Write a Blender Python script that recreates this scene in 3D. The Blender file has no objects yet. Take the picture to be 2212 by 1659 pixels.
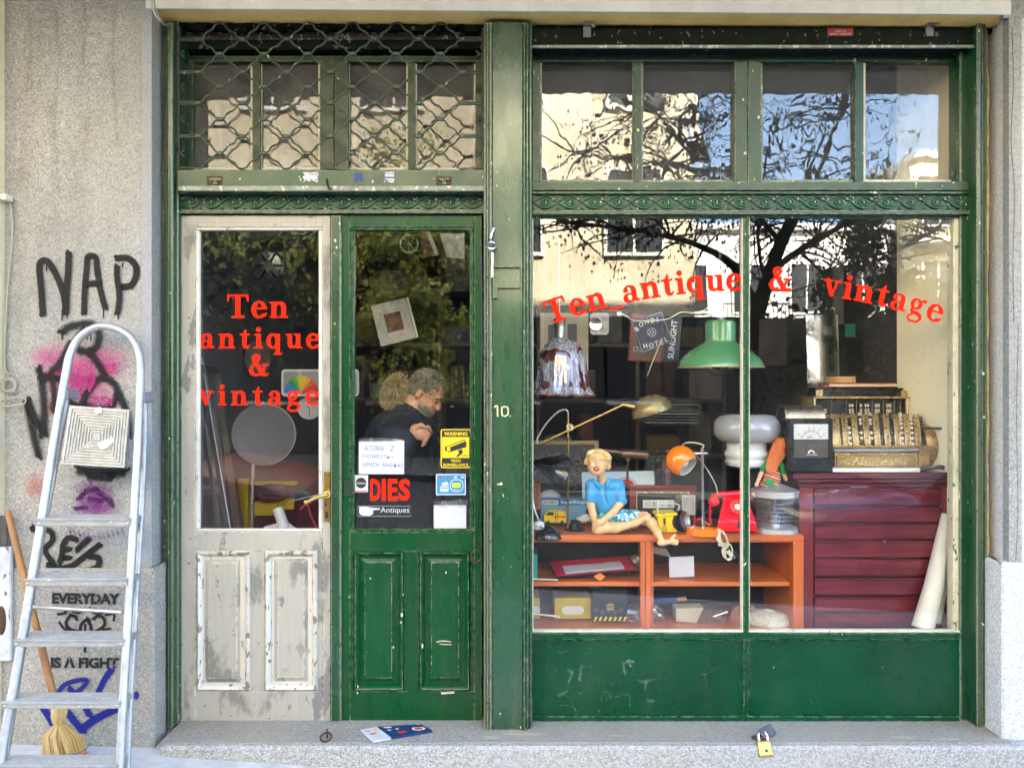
import bpy, math, random
import numpy as np
from mathutils import Vector, Matrix
random.seed(7)
R = math.radians
PI = math.pi
scene = bpy.context.scene
C = scene.collection

# ------------------------------------------------------------------ camera, sky, sun, exposure
F = 1659.0                      # focal length, in 1/2212 of the picture width
CAMZ = 1.55
D = 3.318                       # metres from the lens to the plane of the doors (y = 0)
cam_d = bpy.data.cameras.new('camera')
cam_d.sensor_width = 36.0
cam_d.lens = 36.0 * F / 2212.0
cam_d.clip_start = 0.05
cam_d.clip_end = 500.0
cam = bpy.data.objects.new('camera', cam_d)
C.objects.link(cam)
cam.location = (0, -D, CAMZ)
cam.rotation_euler = (R(90), 0, 0)
scene.camera = cam

SUN_EL, SUN_AZ = R(37), R(22)   # sun stands behind the shop and lights the far side of the street
world = bpy.data.worlds.new('World')
scene.world = world
world.use_nodes = True
wn = world.node_tree
wn.nodes.clear()
sky = wn.nodes.new('ShaderNodeTexSky')
sky.sky_type = 'NISHITA'
sky.sun_disc = False
sky.sun_elevation = SUN_EL
sky.sun_rotation = SUN_AZ
sky.air_density = 1.0
sky.dust_density = 1.5
bg = wn.nodes.new('ShaderNodeBackground')
bg.inputs['Strength'].default_value = 0.15
wo = wn.nodes.new('ShaderNodeOutputWorld')
wn.links.new(sky.outputs[0], bg.inputs['Color'])
wn.links.new(bg.outputs[0], wo.inputs['Surface'])

sun_d = bpy.data.lights.new('sun', 'SUN')
sun_d.energy = 5.0
sun_d.angle = R(0.5)
sun_d.color = (1.0, 0.93, 0.80)
sun = bpy.data.objects.new('sun', sun_d)
C.objects.link(sun)
# direction TO the sun (sky azimuth 0 = +y, positive towards +x)
sdir = Vector((math.sin(SUN_AZ) * math.cos(SUN_EL), math.cos(SUN_AZ) * math.cos(SUN_EL), math.sin(SUN_EL)))
sun.rotation_euler = sdir.to_track_quat('Z', 'Y').to_euler()
sun.location = (0, 20, 30)

scene.view_settings.view_transform = 'Standard'
scene.view_settings.look = 'None'
scene.view_settings.exposure = 3.98
scene.view_settings.gamma = 1.0
scene.view_settings.use_curve_mapping = False
scene.render.engine = 'CYCLES'
scene.cycles.max_bounces = 10
scene.cycles.diffuse_bounces = 4
scene.cycles.glossy_bounces = 4
scene.cycles.transparent_max_bounces = 16
scene.cycles.transmission_bounces = 6
scene.cycles.caustics_reflective = False
scene.cycles.caustics_refractive = False
scene.cycles.sample_clamp_indirect = 4.0

# ------------------------------------------------------------------ helpers
def W(px, py, Y):
    """point of the world seen at picture place (px, py) when it stands at depth Y"""
    d = Y + D
    return Vector(((px - 1106.0) / F * d, Y, CAMZ - (py - 829.5) / F * d))

def G(px, py, z=0.094):
    """point of a level surface at height z"""
    d = (CAMZ - z) * F / (py - 829.5)
    return Vector(((px - 1106.0) / F * d, d - D, z))

def sc(Y):
    return (Y + D) / F

ORG = {}

def thing(name, label, cat, loc=(0, 0, 0), group=None, rz=0.0):
    o = bpy.data.objects.new(name, None)
    o.empty_display_size = 0.05
    C.objects.link(o)
    o.location = loc
    o.rotation_euler = (0, 0, rz)
    o['label'] = label
    o['category'] = cat
    if group:
        o['group'] = group
    ORG[o.name] = Vector(loc)
    return o

def tag(o, label, cat, group=None):
    o['label'] = label
    o['category'] = cat
    if group:
        o['group'] = group
    return o

def copy_tree(o, parent=None):
    c = o.copy()
    C.objects.link(c)
    c.parent = parent
    ORG[c.name] = ORG.get(o.name, Vector((0, 0, 0))).copy()
    for ch in list(o.children):
        copy_tree(ch, c)
    return c

def link_mesh(name, me, parent=None, label=None, kind=None, loc=None):
    o = bpy.data.objects.new(name, me)
    C.objects.link(o)
    if parent is not None:
        o.parent = parent
        ORG[o.name] = ORG[parent.name].copy()
    else:
        ORG[o.name] = Vector((0, 0, 0))
    if loc is not None:
        o.location = loc
    if label:
        o['label'] = label
    if kind:
        o['kind'] = kind
    return o

class MB:
    def __init__(s):
        s.v = []
        s.f = []
        s.uv = None

    def add(s, vs, fs, M=None):
        b = len(s.v)
        if M is not None:
            vs = [M @ Vector(v) for v in vs]
        s.v.extend([tuple(v) for v in vs])
        s.f.extend([tuple(i + b for i in f) for f in fs])
        return s

    def box(s, x0, y0, z0, x1, y1, z1, c=0.0, M=None):
        if x0 > x1: x0, x1 = x1, x0
        if y0 > y1: y0, y1 = y1, y0
        if z0 > z1: z0, z1 = z1, z0
        c = min(c, (x1 - x0) * .45, (y1 - y0) * .45, (z1 - z0) * .45)
        if c <= 0:
            vs = [(x, y, z) for x in (x0, x1) for y in (y0, y1) for z in (z0, z1)]
            fs = [(0, 1, 3, 2), (4, 6, 7, 5), (0, 4, 5, 1), (2, 3, 7, 6), (0, 2, 6, 4), (1, 5, 7, 3)]
            return s.add(vs, fs, M)
        vs = []
        idx = {}
        for i, (x, sx) in enumerate(((x0, 1), (x1, -1))):
            for j, (y, sy) in enumerate(((y0, 1), (y1, -1))):
                for k, (z, sz) in enumerate(((z0, 1), (z1, -1))):
                    idx[i, j, k, 0] = len(vs); vs.append((x, y + sy * c, z + sz * c))
                    idx[i, j, k, 1] = len(vs); vs.append((x + sx * c, y, z + sz * c))
                    idx[i, j, k, 2] = len(vs); vs.append((x + sx * c, y + sy * c, z))
        g = lambda i, j, k, a: idx[i, j, k, a]
        fs = []
        for i in (0, 1):
            q = [g(i, 0, 0, 0), g(i, 0, 1, 0), g(i, 1, 1, 0), g(i, 1, 0, 0)]
            fs.append(q if i == 0 else q[::-1])
            q = [g(0, i, 0, 1), g(1, i, 0, 1), g(1, i, 1, 1), g(0, i, 1, 1)]
            fs.append(q if i == 0 else q[::-1])
            q = [g(0, 0, i, 2), g(0, 1, i, 2), g(1, 1, i, 2), g(1, 0, i, 2)]
            fs.append(q if i == 0 else q[::-1])
        for a in (0, 1):
            for b in (0, 1):
                e = [g(0, a, b, 1), g(1, a, b, 1), g(1, a, b, 2), g(0, a, b, 2)]
                fs.append(e if a != b else e[::-1])
                e = [g(a, 0, b, 0), g(a, 1, b, 0), g(a, 1, b, 2), g(a, 0, b, 2)]
                fs.append(e[::-1] if a != b else e)
                e = [g(a, b, 0, 0), g(a, b, 1, 0), g(a, b, 1, 1), g(a, b, 0, 1)]
                fs.append(e if a != b else e[::-1])
        for i in (0, 1):
            for j in (0, 1):
                for k in (0, 1):
                    t = [g(i, j, k, 0), g(i, j, k, 1), g(i, j, k, 2)]
                    fs.append(t[::-1] if (i + j + k) % 2 else t)
        return s.add(vs, fs, M)

    def pbox(s, px0, py0, px1, py1, Y, dep, c=0.0015):
        a = W(px0, py0, Y)
        b = W(px1, py1, Y)
        return s.box(a.x, Y, b.z, b.x, Y + dep, a.z, c)

    def quad(s, a, b, c, d):
        return s.add([a, b, c, d], [(0, 1, 2, 3)])

    def lathe(s, prof, M=None, n=32, wob=None, cap=False):
        vs = []
        fs = []
        m = len(prof)
        for i in range(n):
            a = 2 * PI * i / n
            for j, (r, z) in enumerate(prof):
                rr = r if wob is None else r * wob(a, j / (m - 1))
                vs.append((rr * math.cos(a), rr * math.sin(a), z))
        for i in range(n):
            k = (i + 1) % n
            for j in range(m - 1):
                fs.append((i * m + j, k * m + j, k * m + j + 1, i * m + j + 1))
        if cap:
            fs.append([i * m for i in range(n)][::-1])
            fs.append([i * m + m - 1 for i in range(n)])
        return s.add(vs, fs, M)

    def tube(s, pts, r, n=10, cap=True, closed=False, sq=1.0):
        pts = [Vector(p) for p in pts]
        m = len(pts)
        rs = r if isinstance(r, (list, tuple)) else [r] * m
        vs, fs = [], []
        up = None
        for i, p in enumerate(pts):
            if closed:
                t = pts[(i + 1) % m] - pts[i - 1]
            else:
                t = pts[min(i + 1, m - 1)] - pts[max(i - 1, 0)]
            if t.length < 1e-9:
                t = Vector((0, 0, 1))
            t.normalize()
            if up is None:
                up = Vector((0, 1, 0)) if abs(t.y) < .9 else Vector((1, 0, 0))
            up = (up - t * up.dot(t))
            if up.length < 1e-6:
                up = t.orthogonal()
            up.normalize()
            sd = t.cross(up)
            for k in range(n):
                a = 2 * PI * k / n
                vs.append(p + (up * math.cos(a) * sq + sd * math.sin(a)) * rs[i])
        for i in range(m if closed else m - 1):
            j = (i + 1) % m
            for k in range(n):
                l = (k + 1) % n
                fs.append((i * n + k, j * n + k, j * n + l, i * n + l))
        if cap and not closed:
            fs.append(list(range(n)))
            fs.append([(m - 1) * n + k for k in range(n)][::-1])
        return s.add(vs, fs)

    def ball(s, c, r, n=20, m=12, M=None):
        if not isinstance(r, (list, tuple)):
            r = (r, r, r)
        prof = [(math.sin(PI * j / m), -math.cos(PI * j / m)) for j in range(m + 1)]
        T = Matrix.Translation(Vector(c)) @ (M if M is not None else Matrix.Identity(4)) @ Matrix.Diagonal((r[0], r[1], r[2], 1))
        prof[0] = (1e-4, -1); prof[-1] = (1e-4, 1)
        return s.lathe(prof, T, n, cap=True)

    def prism(s, pts, y0, y1):
        """polygon given as (x, z) points, pushed from y0 to y1"""
        n = len(pts)
        vs = [(x, y0, z) for x, z in pts] + [(x, y1, z) for x, z in pts]
        ar = sum(pts[i][0] * pts[(i + 1) % n][1] - pts[(i + 1) % n][0] * pts[i][1] for i in range(n))
        fs = [list(range(n)), list(range(n, 2 * n))[::-1]]
        if ar < 0:
            fs = [f[::-1] for f in fs]
        for i in range(n):
            j = (i + 1) % n
            q = (i, n + i, n + j, j)
            fs.append(q if ar > 0 else q[::-1])
        return s.add(vs, fs)

    def pprism(s, pp, Y, dep):
        q = [W(a, b, Y) for a, b in pp]
        return s.prism([(p.x, p.z) for p in q], Y, Y + dep)

    def build(s, name, mat, parent=None, smooth=False, label=None, kind=None, local=False, auto=None):
        o0 = Vector((0, 0, 0))
        if parent is not None and not local:
            o0 = ORG[parent.name]
        me = bpy.data.meshes.new(name)
        me.from_pydata([(v[0] - o0.x, v[1] - o0.y, v[2] - o0.z) for v in s.v], [], s.f)
        if s.uv:
            ul = me.uv_layers.new(name='UVMap')
            for poly in me.polygons:
                for li in poly.loop_indices:
                    ul.data[li].uv = s.uv[me.loops[li].vertex_index]
        me.materials.append(mat)
        if smooth:
            me.polygons.foreach_set('use_smooth', [True] * len(me.polygons))
            try:
                me.set_sharp_from_angle(angle=R(auto or 38))
            except Exception:
                pass
        me.update()
        return link_mesh(name, me, parent, label, kind)

def TRS(loc, rx=0, ry=0, rz=0, s=1.0):
    return Matrix.Translation(Vector(loc)) @ Matrix.Rotation(rz, 4, 'Z') @ Matrix.Rotation(ry, 4, 'Y') @ Matrix.Rotation(rx, 4, 'X') @ Matrix.Diagonal((s, s, s, 1))

def align(a, b):
    """matrix with z axis from a towards b, origin a"""
    a = Vector(a); b = Vector(b)
    return Matrix.Translation(a) @ (b - a).to_track_quat('Z', 'Y').to_matrix().to_4x4()

def smoothpath(pts, k=6):
    pts = [Vector(p) for p in pts]
    out = []
    n = len(pts)
    for i in range(n - 1):
        p0 = pts[max(i - 1, 0)]; p1 = pts[i]; p2 = pts[i + 1]; p3 = pts[min(i + 2, n - 1)]
        for j in range(k):
            t = j / k
            out.append(0.5 * ((2 * p1) + (p2 - p0) * t + (2 * p0 - 5 * p1 + 4 * p2 - p3) * t * t + (3 * p1 - p0 - 3 * p2 + p3) * t ** 3))
    out.append(pts[-1])
    return out

# ------------------------------------------------------------------ materials
MATS = {}

class NT:
    def __init__(s, m):
        s.t = m.node_tree
    def n(s, typ, **kw):
        nd = s.t.nodes.new(typ)
        for k, v in kw.items():
            if k.startswith('i_'):
                key = k[2:]
                key = int(key) if key.isdigit() else key.replace('_', ' ')
                nd.inputs[key].default_value = v
            else:
                setattr(nd, k, v)
        return nd
    def l(s, a, b):
        s.t.links.new(a, b)
    def math(s, op, a, b=None, clamp=False):
        nd = s.n('ShaderNodeMath', operation=op, use_clamp=clamp)
        for i, x in enumerate((a, b)):
            if x is None: continue
            if isinstance(x, (int, float)): nd.inputs[i].default_value = x
            else: s.l(x, nd.inputs[i])
        return nd.outputs[0]
    def noise(s, co, scale, detail=3, rough=.55, dist=0.0, out=0):
        nd = s.n('ShaderNodeTexNoise')
        nd.inputs['Scale'].default_value = scale
        nd.inputs['Detail'].default_value = detail
        nd.inputs['Roughness'].default_value = rough
        nd.inputs['Distortion'].default_value = dist
        s.l(co, nd.inputs['Vector'])
        return nd.outputs[out]
    def ramp(s, x, lo, hi, a=0.0, b=1.0, smooth=False):
        nd = s.n('ShaderNodeMapRange')
        if smooth: nd.interpolation_type = 'SMOOTHSTEP'
        nd.inputs['From Min'].default_value = lo
        nd.inputs['From Max'].default_value = hi
        nd.inputs['To Min'].default_value = a
        nd.inputs['To Max'].default_value = b
        s.l(x, nd.inputs['Value'])
        return nd.outputs[0]
    def mix(s, fac, a, b, mode='MIX'):
        nd = s.n('ShaderNodeMix', data_type='RGBA', blend_type=mode)
        nd.clamp_factor = True
        if isinstance(fac, (int, float)): nd.inputs[0].default_value = fac
        else: s.l(fac, nd.inputs[0])
        for i, x in ((6, a), (7, b)):
            if isinstance(x, tuple): nd.inputs[i].default_value = (x[0], x[1], x[2], 1)
            else: s.l(x, nd.inputs[i])
        return nd.outputs[2]
    def coords(s, scale=(1, 1, 1), kind='Object'):
        tc = s.n('ShaderNodeTexCoord')
        mp = s.n('ShaderNodeMapping')
        mp.inputs['Scale'].default_value = scale
        s.l(tc.outputs[kind], mp.inputs['Vector'])
        return mp.outputs[0]

def newmat(name):
    m = bpy.data.materials.new(name)
    m.use_nodes = True
    nt = NT(m)
    pr = m.node_tree.nodes['Principled BSDF']
    return m, nt, pr

def mat(name, col, rough=.5, metal=0.0, col2=None, vs=6, var=.15, stretch=(1, 1, 1), bump=0.0, bs=60, edge=None, edge_amt=.5, edge_r=.005,
        chips=None, chip_lo=.66, chip_s=45, spec=.5, coat=0.0, dirt=0.0, tr=0.0, ior=1.45, emis=None, sheen=0.0):
    if name in MATS:
        return MATS[name]
    m, nt, pr = newmat(name)
    co = nt.coords(stretch)
    n1 = nt.noise(co, vs, 5, .6)
    f1 = nt.ramp(n1, .32, .68)
    c2 = col2 if col2 else tuple(max(0, c * (1 - var * 2)) for c in col)
    cc = nt.mix(f1, col, c2)
    if var > 0:
        n2 = nt.noise(co, vs * 7, 3, .6)
        cc = nt.mix(nt.ramp(n2, .3, .7, 0, var), cc, tuple(min(1, c * 1.7 + .02) for c in col))
    rbase = nt.ramp(nt.noise(co, vs * 3, 3), .3, .7, max(.02, rough - .07), min(1, rough + .1))
    if dirt > 0:
        nd_ = nt.noise(nt.coords((1, 1, .35)), 5, 6, .7)
        cc = nt.mix(nt.ramp(nd_, .45, .75, 0, dirt), cc, (.11, .095, .07))
    if chips is not None:
        nc = nt.noise(nt.coords((1, 1, .6)), chip_s, 2, .5)
        nl = nt.noise(nt.coords(), 3.5, 2, .5)
        ch = nt.math('GREATER_THAN', nt.math('ADD', nc, nt.math('MULTIPLY', nl, .18)), chip_lo + .09)
        cc = nt.mix(ch, cc, chips)
    if edge is not None:
        bv = nt.n('ShaderNodeBevel', samples=4)
        bv.inputs['Radius'].default_value = edge_r
        ge = nt.n('ShaderNodeNewGeometry')
        dt = nt.n('ShaderNodeVectorMath', operation='DOT_PRODUCT')
        nt.l(bv.outputs[0], dt.inputs[0]); nt.l(ge.outputs['Normal'], dt.inputs[1])
        em = nt.ramp(dt.outputs['Value'], .99, .8)
        ne = nt.noise(nt.coords(), 38, 4, .7)
        em = nt.math('MULTIPLY', em, nt.math('GREATER_THAN', ne, 1 - edge_amt))
        cc = nt.mix(em, cc, edge)
    nt.l(cc, pr.inputs['Base Color'])
    nt.l(rbase, pr.inputs['Roughness'])
    pr.inputs['Metallic'].default_value = metal
    pr.inputs['Specular IOR Level'].default_value = spec
    pr.inputs['IOR'].default_value = ior
    pr.inputs['Coat Weight'].default_value = coat
    pr.inputs['Coat Roughness'].default_value = .08
    pr.inputs['Transmission Weight'].default_value = tr
    pr.inputs['Sheen Weight'].default_value = sheen
    if emis:
        pr.inputs['Emission Color'].default_value = (*col, 1)
        pr.inputs['Emission Strength'].default_value = emis
    if bump > 0:
        b = nt.n('ShaderNodeBump')
        b.inputs['Strength'].default_value = bump
        b.inputs['Distance'].default_value = .004
        nt.l(nt.noise(co, bs, 5, .6), b.inputs['Height'])
        nt.l(b.outputs[0], pr.inputs['Normal'])
    MATS[name] = m
    return m

def mat_plaster(name, dark, mid, light, scale=170, stain=.5, bump=.6, tint=(.30, .27, .22)):
    m, nt, pr = newmat(name)
    co = nt.coords()
    vo = nt.n('ShaderNodeTexVoronoi'); vo.inputs['Scale'].default_value = scale
    nt.l(co, vo.inputs['Vector'])
    sep = nt.n('ShaderNodeSeparateColor'); nt.l(vo.outputs['Color'], sep.inputs[0])
    fine = nt.noise(co, scale * .45, 5, .75)
    g = nt.math('ADD', nt.math('MULTIPLY', sep.outputs[0], .6), nt.math('MULTIPLY', fine, .6))
    cc = nt.mix(nt.ramp(g, .25, .62), dark, mid)
    cc = nt.mix(nt.ramp(g, .62, .95), cc, light)
    st = nt.noise(nt.coords((1.0, 1, .45)), 2.2, 6, .65)
    cc = nt.mix(nt.ramp(st, .42, .78, 0, stain), cc, tint)
    st2 = nt.noise(nt.coords((1.0, 1, .8), ), 7, 6, .7)
    cc = nt.mix(nt.ramp(st2, .5, .8, 0, stain * .6), cc, tuple(t * .6 for t in tint))
    st3 = nt.noise(nt.coords((2.6, 1, .22)), 3.0, 5, .6)
    cc = nt.mix(nt.ramp(st3, .5, .75, 0, stain * .55), cc, tuple(t * .8 for t in tint))
    st4 = nt.noise(nt.coords((1, 1, .8)), 1.3, 4, .6)
    cc = nt.mix(nt.ramp(st4, .48, .7, 0, stain * .5), cc, tuple(min(1, c * .92) for c in light))
    nt.l(cc, pr.inputs['Base Color'])
    pr.inputs['Roughness'].default_value = .9
    pr.inputs['Specular IOR Level'].default_value = .25
    b = nt.n('ShaderNodeBump'); b.inputs['Strength'].default_value = bump; b.inputs['Distance'].default_value = .006
    nt.l(g, b.inputs['Height']); nt.l(b.outputs[0], pr.inputs['Normal'])
    MATS[name] = m
    return m

def mat_glass(name, refl=2.4, base=.0, film=.02, wave=0.0, wscale=5, filmcol=(.35, .35, .33), tint=(1, 1, 1), rough=0.0, film_lo=.45):
    m = bpy.data.materials.new(name); m.use_nodes = True
    nt = NT(m); nt.t.nodes.clear()
    out = nt.n('ShaderNodeOutputMaterial')
    tr = nt.n('ShaderNodeBsdfTransparent'); tr.inputs[0].default_value = (*tint, 1)
    gl = nt.n('ShaderNodeBsdfGlossy'); gl.inputs['Roughness'].default_value = rough
    gl.inputs['Color'].default_value = (1, 1, 1, 1)
    ge = nt.n('ShaderNodeNewGeometry'); dp_ = nt.n('ShaderNodeVectorMath', operation='DOT_PRODUCT')
    nt.l(ge.outputs['Incoming'], dp_.inputs[0]); nt.l(ge.outputs['Normal'], dp_.inputs[1])
    sch = nt.math('POWER', nt.math('SUBTRACT', 1.0, nt.math('ABSOLUTE', dp_.outputs['Value'])), 5.0)
    fr_o = nt.math('ADD', .04, nt.math('MULTIPLY', sch, .96 / max(refl, 1.0)))
    co = nt.coords((1, 1, 1))
    if wave > 0:
        b = nt.n('ShaderNodeBump'); b.inputs['Strength'].default_value = 1.0; b.inputs['Distance'].default_value = wave
        h = nt.noise(nt.coords((1.6, 1, .8)), wscale, 2, .45, .8)
        nt.l(h, b.inputs['Height']); nt.l(b.outputs[0], gl.inputs['Normal'])
    k = nt.math('ADD', nt.math('MULTIPLY', fr_o, refl), base, True)
    mx = nt.n('ShaderNodeMixShader'); nt.l(k, mx.inputs[0]); nt.l(tr.outputs[0], mx.inputs[1]); nt.l(gl.outputs[0], mx.inputs[2])
    df = nt.n('ShaderNodeBsdfDiffuse'); df.inputs[0].default_value = (*filmcol, 1)
    nz = nt.noise(nt.coords((1.3, 1, .5)), 4.5, 6, .7, 1.2)
    nz2 = nt.noise(nt.coords((6, 1, 1.2)), 9, 3, .8)
    fz = nt.math('ADD', nt.ramp(nz, film_lo, .8, film * .35, film * 2.2), nt.ramp(nz2, .62, .8, 0, film * .8), True)
    mx2 = nt.n('ShaderNodeMixShader'); nt.l(fz, mx2.inputs[0]); nt.l(mx.outputs[0], mx2.inputs[1]); nt.l(df.outputs[0], mx2.inputs[2])
    nt.l(mx2.outputs[0], out.inputs[0])
    MATS[name] = m
    return m

def mat_spray(name, col, soft=.5, dens=1.0, scale=140):
    """paint sprayed on the wall: u runs along the stroke, v across it"""
    m, nt, pr = newmat(name)
    uv = nt.n('ShaderNodeUVMap')
    sp = nt.n('ShaderNodeSeparateXYZ'); nt.l(uv.outputs[0], sp.inputs[0])
    a = nt.math('SUBTRACT', 1.0, nt.math('ABSOLUTE', nt.math('SUBTRACT', nt.math('MULTIPLY', sp.outputs[1], 2.0), 1.0)))
    nz = nt.noise(nt.coords(), scale, 4, .8)
    v = nt.math('ADD', a, nt.math('MULTIPLY', nt.math('SUBTRACT', nz, .5), soft * 1.6))
    al = nt.ramp(v, .12, .12 + soft, 0, dens, True)
    nt.l(al, pr.inputs['Alpha'])
    n2 = nt.noise(nt.coords(), 60, 4, .7)
    nt.l(nt.mix(nt.ramp(n2, .3, .75, 0, .5), col, tuple(c * .6 + .012 for c in col)), pr.inputs['Base Color'])
    pr.inputs['Roughness'].default_value = .8
    pr.inputs['Specular IOR Level'].default_value = .2
    MATS[name] = m
    return m

def mat_wood(name, c1, c2, rough=.45, axis='z', scale=14, coat=0.0, bump=.1, knots=0):
    if name in MATS: return MATS[name]
    m, nt, pr = newmat(name)
    s = {'z': (1, 1, .08), 'x': (.08, 1, 1), 'y': (1, .08, 1)}[axis]
    co = nt.coords(s)
    n1 = nt.noise(co, scale * 2, 6, .65, 1.5)
    cc = nt.mix(nt.ramp(n1, .3, .7), c1, c2)
    n3 = nt.noise(nt.coords(tuple(min(1, k * 4) for k in s)), scale * .35, 3, .6, 2.0)
    cc = nt.mix(nt.ramp(n3, .5, .75, 0, .7), cc, c2)
    nt.l(cc, pr.inputs['Base Color'])
    pr.inputs['Roughness'].default_value = rough
    pr.inputs['Coat Weight'].default_value = coat
    pr.inputs['Coat Roughness'].default_value = .12
    b = nt.n('ShaderNodeBump'); b.inputs['Strength'].default_value = bump; b.inputs['Distance'].default_value = .003
    nt.l(n1, b.inputs['Height']); nt.l(b.outputs[0], pr.inputs['Normal'])
    MATS[name] = m
    return m

def flat(name, col, rough=.6, metal=0.0, **k):
    return mat(name, col, rough, metal, var=k.pop('var', .06), **k)

# ------------------------------------------------------------------ surfaces from blended solids
class Sculpt:
    def __init__(s, lo, hi, h):
        s.lo = np.array(lo, float); s.h = h
        s.n = np.ceil((np.array(hi, float) - s.lo) / h).astype(int) + 1
        s.F = np.full(tuple(s.n), 1.0, np.float32)
    def _sub(s, bl, bh):
        i0 = np.clip(np.floor((np.array(bl) - s.lo) / s.h).astype(int), 0, s.n - 1)
        i1 = np.clip(np.ceil((np.array(bh) - s.lo) / s.h).astype(int) + 1, 1, s.n)
        if np.any(i1 <= i0): return None
        sl = tuple(slice(a, b) for a, b in zip(i0, i1))
        g = [s.lo[k] + s.h * np.arange(i0[k], i1[k]) for k in range(3)]
        X, Y, Z = np.meshgrid(*g, indexing='ij')
        return sl, X.astype(np.float32), Y.astype(np.float32), Z.astype(np.float32)
    def _comb(s, sl, d, k, op):
        A = s.F[sl]
        if op == '+':
            if k > 0:
                hh = np.clip(.5 + .5 * (A - d) / k, 0, 1)
                s.F[sl] = A * (1 - hh) + d * hh - k * hh * (1 - hh)
            else:
                s.F[sl] = np.minimum(A, d)
        else:
            if k > 0:
                hh = np.clip(.5 - .5 * (A + d) / k, 0, 1)
                s.F[sl] = A * (1 - hh) - d * hh + k * hh * (1 - hh)
            else:
                s.F[sl] = np.maximum(A, -d)
    def cap(s, a, b, ra, rb=None, k=.01, op='+', M=None):
        if rb is None: rb = ra
        a = Vector(a); b = Vector(b)
        if M is not None: a = M @ a; b = M @ b
        mr = max(ra, rb) + k + 2 * s.h
        r = s._sub([min(a[i], b[i]) - mr for i in range(3)], [max(a[i], b[i]) + mr for i in range(3)])
        if r is None: return
        sl, X, Y, Z = r
        ab = b - a; L = max(ab.length_squared, 1e-9)
        t = np.clip(((X - a.x) * ab.x + (Y - a.y) * ab.y + (Z - a.z) * ab.z) / L, 0, 1)
        d = np.sqrt((X - a.x - t * ab.x) ** 2 + (Y - a.y - t * ab.y) ** 2 + (Z - a.z - t * ab.z) ** 2) - (ra + (rb - ra) * t)
        s._comb(sl, d, k, op)
    def chain(s, pts, rs, k=.01, M=None):
        for i in range(len(pts) - 1):
            s.cap(pts[i], pts[i + 1], rs[i], rs[i + 1], k, '+', M)
    def ell(s, c, r, k=.01, op='+', M=None, rot=None):
        T = (M if M is not None else Matrix.Identity(4)) @ Matrix.Translation(Vector(c))
        if rot is not None: T = T @ rot
        o = T.translation; Q = T.to_3x3().inverted()
        mr = max(r) + k + 2 * s.h
        q = s._sub([o[i] - mr for i in range(3)], [o[i] + mr for i in range(3)])
        if q is None: return
        sl, X, Y, Z = q
        X = X - o.x; Y = Y - o.y; Z = Z - o.z
        x = (Q[0][0] * X + Q[0][1] * Y + Q[0][2] * Z) ; y = (Q[1][0] * X + Q[1][1] * Y + Q[1][2] * Z); z = (Q[2][0] * X + Q[2][1] * Y + Q[2][2] * Z)
        k0 = np.sqrt((x / r[0]) ** 2 + (y / r[1]) ** 2 + (z / r[2]) ** 2)
        k1 = np.sqrt((x / r[0] ** 2) ** 2 + (y / r[1] ** 2) ** 2 + (z / r[2] ** 2) ** 2) + 1e-9
        s._comb(sl, k0 * (k0 - 1) / k1, k, op)
    def cut(s, p, nrm, M=None):
        """remove the side the normal points to"""
        p = Vector(p); nrm = Vector(nrm).normalized()
        if M is not None: p = M @ p; nrm = (M.to_3x3() @ nrm).normalized()
        g = [s.lo[k] + s.h * np.arange(s.n[k]) for k in range(3)]
        d = (g[0][:, None, None] - p.x) * nrm.x + (g[1][None, :, None] - p.y) * nrm.y + (g[2][None, None, :] - p.z) * nrm.z
        s.F = np.maximum(s.F, d.astype(np.float32))
    def mesh(s):
        Fv = s.F
        ins = Fv < 0
        nx, ny, nz = Fv.shape
        cnt = np.zeros((nx - 1, ny - 1, nz - 1), np.int8)
        for a in (0, 1):
            for b in (0, 1):
                for c in (0, 1):
                    cnt += ins[a:nx - 1 + a, b:ny - 1 + b, c:nz - 1 + c]
        act = (cnt > 0) & (cnt < 8)
        I, J, K = np.nonzero(act)
        idx = -np.ones(act.shape, np.int32)
        idx[I, J, K] = np.arange(len(I))
        P = np.zeros((len(I), 3)); N = np.zeros(len(I))
        for a in range(8):
            for b in range(a + 1, 8):
                ca = ((a >> 2) & 1, (a >> 1) & 1, a & 1); cb = ((b >> 2) & 1, (b >> 1) & 1, b & 1)
                if sum(abs(p - q) for p, q in zip(ca, cb)) != 1: continue
                fa = Fv[I + ca[0], J + ca[1], K + ca[2]]; fb = Fv[I + cb[0], J + cb[1], K + cb[2]]
                m = (fa < 0) != (fb < 0)
                t = np.where(m, fa / (fa - fb + 1e-12), 0)
                for x in range(3):
                    P[:, x] += np.where(m, ca[x] + t * (cb[x] - ca[x]), 0)
                N += m
        P /= N[:, None]
        V = s.lo + s.h * (P + np.stack([I, J, K], 1))
        faces = []
        for ax in range(3):
            sh = [slice(None)] * 3; sh[ax] = slice(0, -1); s2 = [slice(None)] * 3; s2[ax] = slice(1, None)
            A = ins[tuple(sh)]; B = ins[tuple(s2)]
            e = np.nonzero(A != B)
            o1, o2 = [(1, 2), (2, 0), (0, 1)][ax]
            e = np.stack(e, 1)
            ok = (e[:, o1] > 0) & (e[:, o2] > 0) & (e[:, o1] < Fv.shape[o1] - 1) & (e[:, o2] < Fv.shape[o2] - 1)
            e = e[ok]
            def cell(d1, d2):
                q = e.copy(); q[:, o1] -= d1; q[:, o2] -= d2
                return idx[q[:, 0], q[:, 1], q[:, 2]]
            q = np.stack([cell(1, 1), cell(0, 1), cell(0, 0), cell(1, 0)], 1)
            fl = ~A[e[:, 0], e[:, 1], e[:, 2]]
            q[fl] = q[fl][:, ::-1]
            faces.append(q)
        return V, np.concatenate(faces)
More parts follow.
